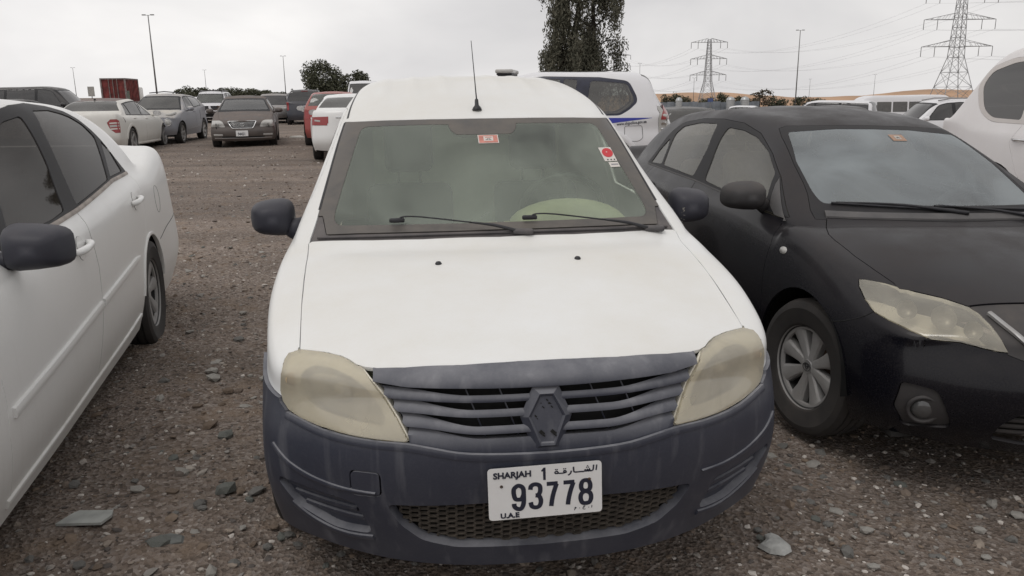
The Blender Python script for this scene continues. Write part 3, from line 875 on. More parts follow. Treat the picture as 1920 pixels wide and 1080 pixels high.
    for sg in (-1, 1):
        for k, (z0, x0, x1) in enumerate(((.412, .535, .725), (.380, .52, .705), (.348, .50, .675))):
            pts = [b.front(sg * (x0 + (x1 - x0) * t / 8), z0 + .012 * (t / 8) ** 2, -.012) for t in range(9)]
            strip(b, pts, .017, .008, 'rib', M_BUMP, bump)
        # raised lip under the recess
        pts = [b.front(sg * x, z, .012) for x, z in catmull([(.47, .300), (.54, .293), (.60, .302), (.66, .330), (.705, .368)], 4)]
        strip(b, pts, .020, .007, 'lip', M_BUMP, bump)
        # long crease where the bumper steps in towards the sill
        pts = [b.front(sg * x, z, .0115) for x, z in catmull([(.455, .470), (.55, .468), (.63, .478), (.70, .505), (.745, .545)], 5)]
        strip(b, pts, [.004 + .014 * min(1, k / 8) for k in range(len(pts))], .007, 'crease', M_BUMP, bump)
    # upper edge roll of the bumper
    pts = [b.front(x, z - .010, .010) for x, z in catmull([(-.70, .648), (-.598, .627), (-.48, .621), (-.371, .620), (-.30, .610), (-.2, .594), (0, .587), (.2, .594), (.30, .610), (.371, .620), (.48, .621), (.598, .627), (.70, .648)], 4)]
    strip(b, pts, .022, .006, 'top_edge', M_BUMP, bump)
    # honeycomb in the mouth
    mb = MB(); pitch, rowh = .0262, .0158
    mpoly = [Vector(p) for p in mouth]
    def inside(x, z):
        c = False
        for i in range(len(mpoly)):
            a, d = mpoly[i], mpoly[i - 1]
            if (a.y > z) != (d.y > z) and x < (d.x - a.x) * (z - a.y) / (d.y - a.y) + a.x: c = not c
        return c
    done = set()
    ha, hb, hh = .0168, .0088, .0188
    for ci in range(-20, 21):
        for rj in range(-1, 14):
            x = ci * (ha + hb); z = .272 + (rj + (ci % 2) / 2) * hh
            if not inside(x, z): continue
            hexp = [(x - ha, z), (x - hb, z - hh / 2), (x + hb, z - hh / 2), (x + ha, z), (x + hb, z + hh / 2), (x - hb, z + hh / 2)]
            for k in range(6):
                a, d = hexp[k], hexp[(k + 1) % 6]
                key = tuple(sorted((tuple(int(round(q * 400)) for q in a), tuple(int(round(q * 400)) for q in d))))
                if key in done: continue
                done.add(key)
                if not (inside(*a) and inside(*d)): continue
                pa, pd = b.front(a[0], a[1], -.010), b.front(d[0], d[1], -.010)
                u_ = Vector((0, 0, 1)); t_ = (pd - pa).normalized(); s_ = t_.cross(Vector((0, 1, 0))).normalized() * .0020
                bk = Vector((0, .012, 0)); q = [pa - s_, pd - s_, pd + s_, pa + s_]
                mb.add(q + [v + bk for v in q], [(0, 1, 2, 3), (3, 2, 1, 0), (0, 4, 5, 1), (2, 6, 7, 3)])
    M_MESH = mat_dusty('mouth_mesh', (.055, .050, .045), dust=(.24, .2, .16), up=.6, side=.35, rough=.7, coat=0, scale=20)
    mb.build('honeycomb', M_MESH, bump, False)
    MB().box((0, .16, .36), (1.0, .02, .26)).box((-.23, .12, .36), (.06, .06, .22)).box((.25, .13, .38), (.30, .03, .10)).build('radiator', M_UNDER, root, False)
    # grille: band, three louvre blades, lower frame, black behind
    g = b.panel('band', 'grille', M_BUMP, root, gap=.001, flange=.03, off=.006)
    def sm(t): t = max(0, min(1, t)); return t * t * (3 - 2 * t)
    ends = [(.437, .760), (.411, .728), (.387, .695), (.367, .660), (.352, .622)]
    spec = [((.742, .724), 0), ((.704, .685), 1), ((.662, .642), 2)]
    def blade(zc_top, zc_bot, i, name):
        rows = []
        xe = (ends[i][0] + ends[i + 1][0]) / 2
        for k in range(-24, 25):
            x = xe * k / 24; t = abs(k) / 24; e = sm((t - .45) / .5)
            zt = zc_top + (ends[i][1] - zc_top) * e - .006 * t * (1 - t); zb_ = zc_bot + (ends[i + 1][1] - zc_bot) * e - .006 * t * (1 - t)
            xa = x * (1 + (ends[i][0] / xe - 1) * 1); xb = x * (ends[i + 1][0] / xe)
            rows.append([b.front(xa, zt - .004, -.012), b.front(xa, zt, -.004 - .012 * e), b.front((xa + xb) / 2, zt * .7 + zb_ * .3, .002 - .006 * e), b.front((xa + xb) / 2, zt * .3 + zb_ * .7, .0045), b.front(xb, zb_, .004), b.front(xb, zb_, -.022)])
        return MB().grid(rows, flip=True).build(name, M_BUMP, g, True, 50)
    for (zt, zb_), i in spec: blade(zt, zb_, i, 'blade')
    rows = []
    for k in range(-24, 25):
        t = abs(k) / 24; e = sm((t - .45) / .5); x = .364 * k / 24
        zt = .628 + (.658 - .628) * e; zb_ = lerp_list([(0, .584), (.134, .585), (.247, .595), (.335, .614), (.371, .619)], abs(x)) - .004
        rows.append([b.front(x, zt, -.03), b.front(x, zt, -.002 - .01 * e), b.front(x, zt * .6 + zb_ * .4, .004), b.front(x * .985, zb_, .002), b.front(x * .985, zb_, -.02)])
    MB().grid(rows, flip=True).build('lower_frame', M_BUMP, g, True, 50)
    rows = [[b.front(x, z, -.055) for x in np.linspace(-.46, .46, 15)] for z in (.80, .74, .68, .61)]
    MB().grid(rows).build('grille_cavity', M_DARK, g)
    for x in (-.21, -.12, .13, .22):                              # twigs of wire behind the slots
        MB().tube([b.front(x, .755, -.02), b.front(x + .05, .63, -.02)], .0022, 5).build('strut', M_BUMP, g)
    # badge holder: raised bowl with an empty diamond, clip holes
    c0 = Vector((.004, 0, .676))
    def dia(s_, d, top=1.0):
        return [b.front(c0.x + x * s_, c0.z + z * s_, d) for x, z in ((-.017, .066), (.017, .066), (.047, .004), (.018, -.066), (-.018, -.066), (-.047, .004))]
    mb = MB(); o_ = [b.front(c0.x + x, c0.z + z, -.004) for x, z in ((-.036, .084), (.036, .084), (.070, .004), (.038, -.084), (-.038, -.084), (-.070, .004))]
    i_ = dia(1.06, .014); t_ = dia(.97, .0125); f_ = dia(.92, .009)
    for A, B_ in ((o_, i_), (i_, t_), (t_, f_)):
        n0 = len(mb.v); mb.v += [tuple(p) for p in A + B_]
        for k in range(6): mb.f.append((n0 + k, n0 + (k + 1) % 6, n0 + 6 + (k + 1) % 6, n0 + 6 + k)[::-1])
    n0 = len(mb.v); mb.v += [tuple(p) for p in f_]; mb.f.append(tuple(range(n0, n0 + 6))[::-1])
    bh = mb.build('badge_holder', M_BUMP, g, False)
    y0 = f_[0].y
    for hx, hz, s_ in ((-.013, .036, .007), (.010, .036, .007), (-.015, -.037, .009), (.016, -.037, .009), (.002, .049, .004), (-.030, .006, .004)):
        p = b.front(c0.x + hx, c0.z + hz, .0100)
        rt = Matrix.Rotation(R(45), 3, 'Y')
        MB().box(p, (s_ * 1.7, .003, s_), rot=rt).box(p + Vector((.004, -.002, -.006)), (s_, .006, s_ * .35), rot=rt).build('clip_hole', M_DARK, bh, False)
    # headlamps: yellowed lens over a pale housing, with the dull bowl sunk into it
    M_HOUS = mat_plain('lamp_housing', (.76, .725, .63), .4, var=.06, scale=10); M_BOWL = mat_plain('old_reflector', (.44, .41, .345), .35, .35, var=.18, scale=9)
    for v, sg in (('R', 1), ('L', -1)):
        hl = b.panel(('lamp' + v, 'bowl' + v), 'headlamp', M_LENS, root, gap=.003, flange=.02, off=.004)
        b.panel('lamp' + v, 'lamp_housing', M_HOUS, hl, gap=-.001, flange=.03, off=-.008)
        b.panel('bowl' + v, 'reflector', M_BOWL, hl, gap=-.002, flange=0, off=-.034)
        c = b.front(sg * .550, .722, -.016)
        MB().lathe([(.030, .012), (.030, .0), (.024, -.006), (.001, -.010)], 20, 'y').xform(Matrix.Translation(c)).build('bulb_cap', mat_plain('bulb_cap', (.50, .46, .38), .3, .4), hl)
        c = b.front(sg * .690, .738, -.006)
        MB().lathe([(.020, .008), (.017, -.002), (.001, -.004)], 16, 'y').xform(Matrix.Translation(c)).build('indicator_bulb', mat_plain('old_amber', (.55, .42, .25), .4), hl)
    return b, root, bump, ws_o
VB, VAN_ROOT, VAN_BUMPER, VAN_WS = build_van()
def plate_uae(parent, M, w=.305, h=.160):
    """white two-line number plate, local x right, y up, z out"""
    o = empty('number_plate', (0, 0, 0), 0, parent); o.matrix_local = M
    p = rounded([(-w / 2, -h / 2), (w / 2, -h / 2), (w / 2, h / 2), (-w / 2, h / 2)], .012, 5)
    mb = MB().ngon([(x, y, 0) for x, y in p], (0, 0, .0015)); mb.build('plate_sheet', M_PLATE_W, o, False)
    rim_ = [(x, y, .0015) for x, y in p] ; 
    T = lambda x, y: Matrix.Translation((x, y, .0018))
    text_obj('lettering', 'SHARJAH', .0255, M_PLATE_INK, o, T(-.088, .0565), sx=.98, bold=.0009)
    MB().add([(-.0055, .034, .0021), (.0015, .034, .0021), (.0015, .072, .0021), (-.0035, .072, .0021), (-.0105, .064, .0021), (-.0085, .059, .0021), (-.0055, .062, .0021)], [(0, 1, 2, 3, 6), (3, 4, 5, 6)]).build('lettering', M_PLATE_INK, o, False)
    text_obj('lettering', 'U.A.E', .021, M_PLATE_INK, o, T(-.098, -.068), sx=1.05, bold=.0008)
    # digits
    DG = {'9': [[(.9, .62), (.72, .42), (.5, .40), (.22, .44), (.1, .66), (.14, .88), (.5, 1), (.86, .88), (.9, .6), (.88, .25), (.7, .02), (.4, 0), (.14, .10), (.10, .24)]], '3': [[(.08, .78), (.16, .94), (.5, 1), (.84, .92), (.88, .70), (.74, .55), (.5, .52)], [(.5, .52), (.80, .47), (.92, .26), (.80, .06), (.5, 0), (.18, .06), (.08, .24)]],
          '7': [[(.05, .97), (.95, .97)], [(.86, .95), (.62, .60), (.46, .28), (.38, 0)]], '8': [[(.5, .53), (.2, .60), (.12, .78), (.24, .95), (.5, 1), (.76, .95), (.88, .78), (.80, .60), (.5, .53)], [(.5, .53), (.16, .44), (.06, .24), (.20, .04), (.5, 0), (.80, .04), (.94, .24), (.84, .44), (.5, .53)]]}
    for i, ch in enumerate('93778'):
        mb = MB()
        def stroke(pts, wd):
            pts = catmull(pts, 5) if len(pts) > 2 else pts
            pts = [(-.092 + i * .0455 + .003 + x * .033, -.049 + y * .072) for x, y in pts]; L_, R_ = [], []
            for k, q in enumerate(pts):
                a = np.array(pts[min(k + 1, len(pts) - 1)]) - np.array(pts[max(k - 1, 0)]); a = a / (np.linalg.norm(a) + 1e-9); nr = np.array([-a[1], a[0]]) * wd / 2
                L_.append((q[0] + nr[0], q[1] + nr[1], .0021 + k * 1e-5)); R_.append((q[0] - nr[0], q[1] - nr[1], .0021 + k * 1e-5))
            mb.grid([L_, R_], flip=True)
        for sk, pp in enumerate(DG[ch]): stroke(pp, .0125)
        mb.build('digit', M_PLATE_INK, o, False)
    # Arabic: drawn with broad strokes (right to left)
    mb = MB()
    def stroke(pts, wd=.0042, ox=0, oy=0, sc=1.0):
        pts = catmull([(x * sc + ox, y * sc + oy) for x, y in pts], 4) if len(pts) > 2 else [(x * sc + ox, y * sc + oy) for x, y in pts]
        L_, R_ = [], []
        for i, q in enumerate(pts):
            a = np.array(pts[min(i + 1, len(pts) - 1)]) - np.array(pts[max(i - 1, 0)]); a = a / (np.linalg.norm(a) + 1e-9); nrm = np.array([-a[1], a[0]]) * wd / 2
            L_.append((q[0] + nrm[0], q[1] + nrm[1], .0021)); R_.append((q[0] - nrm[0], q[1] - nrm[1], .0021))
        mb.grid([L_, R_], flip=True)
    def dot(x, y, s=.0034, ox=0, oy=0, sc=1.0): stroke([(x - s / 2 / sc, y), (x + s / 2 / sc, y)], s, ox, oy, sc)
    ox, oy = .0905, .0505
    A = dict(ox=ox, oy=oy)
    stroke([(.050, .018), (.048, .001)], .0040, **A)                                             # alef
    stroke([(.0415, .0185), (.040, .004), (.036, .0005), (.030, .0005)], .0042, **A)             # lam
    stroke([(.031, .0005), (.0300, .007), (.0285, .0008), (.0250, .0008), (.0245, .006), (.0225, .0008), (.0190, .0008), (.0185, .0055), (.0160, .0004), (.006, 0), (-.010, 0)], .0042, **A)   # sheen and its long tail
    dot(.0275, .0120, **A); dot(.0225, .0120, **A); dot(.0250, .0165, **A)
    stroke([(-.010, 0), (-.0125, .003), (-.0135, .0170)], .0044, **A)                            # alef
    stroke([(-.0195, .0055), (-.0210, -.001), (-.0250, -.0060), (-.0290, -.0070)], .0042, **A)   # ra
    stroke([(-.0330, .0005), (-.0345, .0060), (-.0385, .0075), (-.0400, .0040), (-.0370, .0015), (-.0345, .0020), (-.0400, 0), (-.0500, 0), (-.0540, .0008)], .0040, **A)   # qaf
    dot(-.0350, .0130, **A); dot(-.0400, .0130, **A)
    stroke([(-.0540, .0008), (-.0560, .0040), (-.0590, .0075), (-.0640, .0040), (-.0620, .0005), (-.0560, .0004), (-.0550, .0012)], .0040, **A)   # ta marbuta
    dot(-.0575, .0125, **A); dot(-.0620, .0125, **A)
    B_ = dict(ox=.098, oy=-.064)
    stroke([(.028, .007), (.027, -.001)], .0022, **B_); dot(.019, .001, .0022, **B_)
    stroke([(.010, .006), (.006, .0065), (.005, .004), (.008, .003), (.004, .002), (.003, -.002), (.007, -.004), (.010, -.003)], .0020, **B_); dot(-.006, .001, .0022, **B_)
    stroke([(-.015, .002), (-.017, .0045), (-.019, .0025), (-.016, .0015), (-.019, 0), (-.020, -.005)], .0020, **B_)
    mb.build('arabic_lettering', M_PLATE_INK, o, False)
    for x, y in ((-.118, .024), (.120, .026)):
        MB().lathe([(.0042, 0), (.0042, .002), (.001, .003)], 12, 'z', (x, y, .0015)).build('screw', M_RUSTDISC, o)
    return o

def build_van2():
    b, root = VB, VAN_ROOT
    p = b.front(-.006, .452); n = Vector((0, -1, -.05)).normalized()
    plate_uae(root, frame_at(Vector((-.006, -.072, .484)), (0, -1, .05)) @ Matrix.Rotation(R(0.8), 4, 'Z') @ Matrix.Diagonal((1, .92, 1, 1)), .308, .160)
    # underside, wheels
    MB().box((0, 2.5, .20), (1.40, 3.0, .02)).build('underbody', M_UNDER, root, False)
    well(root, b, .80, .30, .345, .845); well(root, b, 3.70, .30, .345, .845)
    for y in (.80, 3.70):
        for s in (-1, 1): wheel(root, (s * .745, y, .308), s, .308, .185, .19, 'steel', detail=0)
    # side mirrors
    for s, yw in ((-1, R(7)), (1, R(-7))):
        m = mirror_shell(root, 'door_mirror', (s * .930, 1.545, 1.008), (.186, .125, .155), M_MIRROR, s, yaw=yw, pw=3.2)
        MB().tube([(s * .80, 1.50, .955), (s * .845, 1.50, .962), (s * .875, 1.51, .975)], [.060, .045, .034], 12).build('mirror_arm', M_MIRROR, m)
        MB().tube(catmull([(s * .842, 1.478, .975), (s * .88, 1.452, .982), (s * .95, 1.440, .990), (s * 1.0, 1.468, .995)], 4), .0022, 5).build('shell_seam', M_DARK, m)
    fl = MB(); rg = random.Random(3)
    for k in range(16):                                     # scraped patch at the hinge of the driver's mirror
        c = Vector((.868 + rg.uniform(-.022, .016), 1.44 + rg.uniform(-.012, .012), .975 + rg.uniform(-.045, .045))); q = rg.uniform(.004, .011)
        fl.add([c + Vector((rg.uniform(-q, q), -.004, rg.uniform(-q, q))) for _ in range(3)], [(0, 1, 2), (2, 1, 0)])
    sc_ = fl.build('scrape_flakes', mat_plain('bare_pale_plastic', (.42, .40, .36), .8), root, False); sc_['kind'] = 'stuff'
    # wipers without blades
    for (x0, x1) in ((.075, -.385), (.615, .135)):
        pv = b.top(x0, 1.055 if abs(x0) < .3 else 1.10, .012); hd = b.front(x1, 1.020, .022)
        mid = pv.lerp(hd, .38) + Vector((0, -.006, .018)); m3 = pv.lerp(hd, .8) + Vector((0, -.012, .022))
        w = MB().tube(catmull([pv, pv.lerp(mid, .5) + Vector((0, 0, .006)), mid], 4), [.010, .010, .010, .009, .009, .008, .007, .006, .005], 8, scale=.7)
        w.tube(catmull([mid, m3, hd + Vector((.02, -.004, .012)), hd], 4), .0031, 7)
        wo = w.build('wiper', M_BLACK, root)
        MB().rbox(hd + Vector((-.005, 0, -.002)), (.060, .016, .018), .006).build('blade_clip', M_BLACK, wo)
        MB().rbox(pv + Vector((.02, 0, -.002)), (.08, .035, .022), .01, rot=Matrix.Rotation(R(-14), 3, 'Z')).build('wiper_cap', M_COWL, wo)
    pts = [b.top(x, 1.048 + .075 * (x / .7) ** 2 + .012, .004) for x in np.linspace(-.70, .70, 25)]
    MB().tube(pts, .0055, 6).build('cowl_seal', M_COWL, root)
    # aerial
    p = b.top(-.008, 1.865)
    a = MB().lathe([(.022, -.004), (.023, .004), (.018, .014), (.010, .024), (.0085, .05), (.006, .055)], 16, 'z')
    rot = Matrix.Rotation(R(-40), 4, 'X')
    a.xform(Matrix.Translation(p) @ Matrix.Rotation(R(-20), 4, 'X'))
    ao = a.build('aerial', M_BLACK, root)
    d = Vector((0, math.sin(R(42)), math.cos(R(42))))
    q = p + Vector((0, .012, .045)); MB().tube([q, q + d * .10, q + d * .385], [.0034, .0026, .0017], 6).build('mast', M_BLACK, ao)
    # roof gutters
    for s in (-1, 1):
        pts = [b.top(s * x, y, .0) for x, y in catmull([(.617, 1.93), (.606, 2.2), (.596, 2.7), (.590, 3.3), (.586, 3.9), (.58, 4.25)], 5)]
        strip(b, pts, .013, .0012, 'roof_gutter', M_RUBBER, root)
        pts = [b.front(s * x, z, .0) for x, z in catmull([(.706, 1.065), (.676, 1.204), (.652, 1.31), (.630, 1.39)], 5)]
        strip(b, pts, .012, .0015, 'pillar_seal', M_RUBBER, root)
    # stickers on the inside of the glass
    def patch(x0, x1, z0, z1, skew, name, mat, parent, d, nx=4, nz=3):
        rows = [[b.front(x0 + (x1 - x0) * i / nx + skew * (j / nz), z0 + (z1 - z0) * j / nz) for i in range(nx + 1)] for j in range(nz + 1)]
        return decal(b, rows, name, mat, parent, d)
    red = mat_plain('sticker_red', (.50, .20, .16), .6, var=.2, scale=60); wht = mat_plain('sticker_white', (.62, .58, .54), .6); cr = mat_plain('sticker_crimson', (.55, .03, .04), .5)
    st = patch(-.026, .066, 1.300, 1.334, 0, 'permit_sticker', wht, VAN_WS, .0015)
    patch(-.022, .062, 1.302, 1.332, 0, 'sticker_print', red, st, .0022)
    patch(-.001, .042, 1.309, 1.327, 0, 'sticker_print', wht, st, .0029)
    patch(.006, .036, 1.321, 1.324, 0, 'sticker_print', red, st, .0036)
    mb = MB()
    for s in (-1, 1):
        q = [b.front(.0205 + s * dx, 1.3125 + dz, .0037) for dx, dz in ((.001, .006), (.014, 0), (.002, .001))]
        mb.add(q, [(0, 1, 2), (2, 1, 0)])
    mb.build('falcon_mark', M_PLATE_INK, st, False)
    st = patch(.532, .592, 1.215, 1.270, -.012, 'round_seal_sticker', wht, VAN_WS, .0015)
    c0 = (.557, 1.248); ring = [b.front(c0[0] + .026 * math.cos(k * math.pi / 12), c0[1] + .018 * math.sin(k * math.pi / 12), .0026) for k in range(24)]
    MB().add(ring, [tuple(range(24)), tuple(range(24))[::-1]]).build('red_seal', cr, st, False)
    for k in range(5):
        if k % 2 == 0: patch(.545 + k * .008, .551 + k * .008, 1.218, 1.223, 0, 'sticker_print', M_PLATE_INK, st, .0024, 1, 1)
    patch(.550, .556, 1.2485, 1.2515, 0, 'sticker_print', wht, st, .0034, 1, 1)
    st = patch(.550, .596, 1.192, 1.211, -.004, 'serial_sticker', wht, VAN_WS, .0015)
    patch(.557, .590, 1.200, 1.204, -.001, 'sticker_print', mat_plain('faint_ink', (.25, .25, .27), .7), st, .0023)
    # cabin
    M_VANSEAT = mat_plain('black_seat_cloth', (.016, .018, .019), .95)
    MB().box((0, 2.0, .34), (1.44, 1.9, .04)).build('cabin_floor', M_VANIN, root, False)
    MB().box((0, 2.72, .93), (1.08, .03, 1.2)).build('bulkhead', M_VANIN, root, False)
    rows = []
    for y, z in ((1.13, .955), (1.30, .985), (1.48, .965), (1.56, .90), (1.57, .62)):
        rows.append([(x, y - .06 * (1 - abs(x) / .7), z - .03 * (abs(x) / .7) ** 3) for x in np.linspace(-.70, .70, 15)])
    ds = MB().grid(rows, flip=True); ds.grid(rows)
    dash = ds.build('dashboard', M_DASH, root)
    mb = MB(); hump = []
    for j in range(9):
        ph = j / 8 * math.pi; row = []
        for k in range(13):
            th = k / 12 * math.pi
            row.append((.345 + .245 * math.cos(th), 1.40 + .13 * math.cos(ph), .965 + .105 * math.sin(th) * math.sin(ph) ** .5))
        hump.append(row)
    mb.grid(hump); mb.build('instrument_hood', M_DASH, dash)
    for x in (-.02, .09): MB().rbox((x, 1.26, .985), (.09, .10, .022), .01).build('demister_vent', M_DASH, dash)
    steering(root, .36, 1.66, .985, M_BLACK, .19, 28)
    seat(root, -.34, 2.12, .27, M_VANSEAT, hr_w=.27, tall=.33); seat(root, .36, 2.12, .27, M_VANSEAT, hr_w=.27, tall=.33)
    MB().rbox((0, 1.78, 1.345), (.20, .03, .055), .014).tube([(0, 1.78, 1.36), (0, 1.80, 1.385)], .01, 6).build('rear_view_mirror', M_BLACK, root)
build_van2()
# ------------------------------------------------------------------ a general car from a handful of measures
def car_spec(L, W, nose, cowl, head, peak, rhead, blb, tail, belt, wbelt, wrail, kind='sedan', fz=(.62, .50, .34, .20), rz=(.80, .60, .42, .24),
             bowf=.20, bowr=-.12, crown=.035, wsbow=.10, roof_e=2.6, shoulder=.03, corner=.84, fy=(.0, -.02, .0, .05), sill=.20, noseW=None, tailW=None, taper=1.0, fplan=None, deckc=.03):
    """nose, cowl, head ... are (y, z) on the centre line; belt: table (y, z); wbelt: half width at the belt; wrail: half widths of the roof edge (header, middle, rear)"""
    hw = W / 2; bz = lambda y: lerp_list(belt, y)
    nW = noseW or hw * corner; tW = tailW or hw * .86
    st = []
    for t in (0, .33, .66, .9):
        y = nose[0] + (cowl[0] - nose[0]) * t; z = nose[1] + (cowl[1] - nose[1]) * (1 - (1 - t) ** 1.55)
        wb = nW + (wbelt - nW) * min(1, t * 1.6)
        st.append((y, z, z - crown - (0.01 if t == 0 else 0), wb, 0, 0, bowf * (1 - .35 * t), 'h', 3))
    zr = lambda z: z - .06
    st.append((cowl[0], cowl[1], bz(cowl[0] + wsbow) - .01, wbelt, min(cowl[1] - .008, bz(cowl[0] + wsbow) + .03), wbelt * .91, wsbow, 'c', 2.2, cowl[0] + wsbow + .05))
    m = ((cowl[0] + head[0]) / 2, (cowl[1] + head[1]) / 2 + .015)
    st.append((m[0], m[1], bz(m[0] + .1), wbelt * 1.005, m[1] - .035, (wbelt * .91 + wrail[0]) / 2 + .012, wsbow, 'c', 2.2, m[0] + .12))
    st.append((head[0], head[1], bz(head[0]), wbelt * 1.01, head[1] - .045, wrail[0], wsbow * .7, 'c', 2.4, head[0] + .08))
    ya = head[0] + (peak[0] - head[0]) * .55; st.append((ya, head[1] + (peak[1] - head[1]) * .78, bz(ya), wbelt * 1.01, head[1] + (peak[1] - head[1]) * .78 - .06, (wrail[0] + wrail[1]) / 2, .01, 'c', roof_e, ya))
    st.append((peak[0], peak[1], bz(peak[0]), wbelt * 1.012, peak[1] - .065, wrail[1], 0, 'c', roof_e, peak[0]))
    yb = (peak[0] + rhead[0]) / 2; zb_ = peak[1] + (rhead[1] - peak[1]) * .35
    st.append((yb, zb_, bz(yb), wbelt * 1.008, zb_ - .065, (wrail[1] + wrail[2]) / 2, 0, 'c', roof_e, yb))
    st.append((rhead[0], rhead[1], bz(rhead[0]), wbelt * .995, rhead[1] - .055, wrail[2], -.03, 'c', 2.6, rhead[0] - .03))
    m = ((rhead[0] + blb[0]) / 2, (rhead[1] + blb[1]) / 2 + .02)
    st.append((m[0], m[1], bz(m[0]), wbelt * .975, m[1] - .04, (wrail[2] + wbelt * .88) / 2, bowr * .5, 'c', 2.4, m[0] - .08 if kind == 'sedan' else m[0] - .05))
    st.append((blb[0], blb[1], bz(blb[0]) - .005, wbelt * .95, min(blb[1] - .01, bz(blb[0]) + .035), wbelt * .86, bowr * .7, 'c', 2.2, blb[0] - .08 if kind == 'sedan' else blb[0] - .06))
    if kind == 'sedan':
        y = (blb[0] + tail[0]) / 2; st.append((y, (blb[1] + tail[1]) / 2 + .008, (blb[1] + tail[1]) / 2 - deckc, (wbelt * .94 + tW) / 2, 0, 0, bowr * .6, 'h', 3))
    else:
        y = (blb[0] + tail[0]) / 2; st.append((y, (blb[1] + tail[1]) / 2, (blb[1] + tail[1]) / 2 - .02, wbelt * .95, 0, 0, bowr * .7, 'h', 3))
    st.append((tail[0], tail[1], tail[1] - deckc - .005, tW, 0, 0, bowr, 'h', 3))
    bzr = [(y, z - .105) for y, z in belt]; bzr = [(-1, nose[1] - .11), (nose[0] + bowf, nose[1] - .10)] + [q for q in bzr if cowl[0] < q[0] < blb[0]] + [(tail[0], tail[1] - .12), (9, tail[1] - .12)]
    plan = fplan or [(0, nW * .97), (nose[0] + bowf, nW * 1.02), (.55, hw * .955), (.95, hw * .985), (1.6, hw), (L * .65, hw), (L - .9, hw * .985), (L - .35, tW * 1.06), (L, tW)]
    ymx = L - .0
    rows = [(bzr, .985 * taper), ((nose[1] + sill) / 2 + .12, 1.0), ((nose[1] + sill) / 2 - .08, .993), (sill, .94)]
    front = [(fz[0], fz[0] - .01, nose[0] + fy[0] - .035, nose[0] + bowf + .015, nW * 1.03, 2.6), (fz[1], fz[1], nose[0] + fy[1] - .06, nose[0] + bowf + .02, nW * 1.065, 3.0),
             (fz[2], fz[2], nose[0] + fy[2] - .055, nose[0] + bowf + .03, nW * 1.075, 3.0), (fz[3], fz[3] + .02, nose[0] + fy[3] - .01, nose[0] + bowf + .08, nW * 1.03, 2.6)]
    ty = tail[0]
    rear = [(rz[0], rz[0], ty + .035, ty + bowr + .02, tW * 1.03, 3.0), (rz[1], rz[1], ty + .06, ty + bowr + .03, tW * 1.06, 3.2), (rz[2], rz[2], ty + .06, ty + bowr + .03, tW * 1.06, 3.2), (rz[3], rz[3] + .02, ty + .0, ty + bowr - .03, tW * 1.0, 3.0)]
    return dict(st=st, plan=plan, rows=rows, front=front, rear=rear, L=L, W=W, cowl=cowl, head=head, rhead=rhead, blb=blb, tail=tail, nose=nose, belt=belt, wbelt=wbelt, wrail=wrail, kind=kind)

def place(P, loc, yaw):
    """origin that puts the local point loc at world P"""
    c, s = math.cos(yaw), math.sin(yaw)
    return (P[0] - loc[0] * c + loc[1] * s, P[1] - loc[0] * s - loc[1] * c, P[2] - loc[2])

def tilt_root(root, deg):
    root.rotation_mode = 'XYZ'; root.rotation_euler = (0, R(deg), root.rotation_euler[2])

def symx(half): return [(x, z) for x, z in half] + [(-x, z) for x, z in half[::-1] if abs(x) > 1e-6]

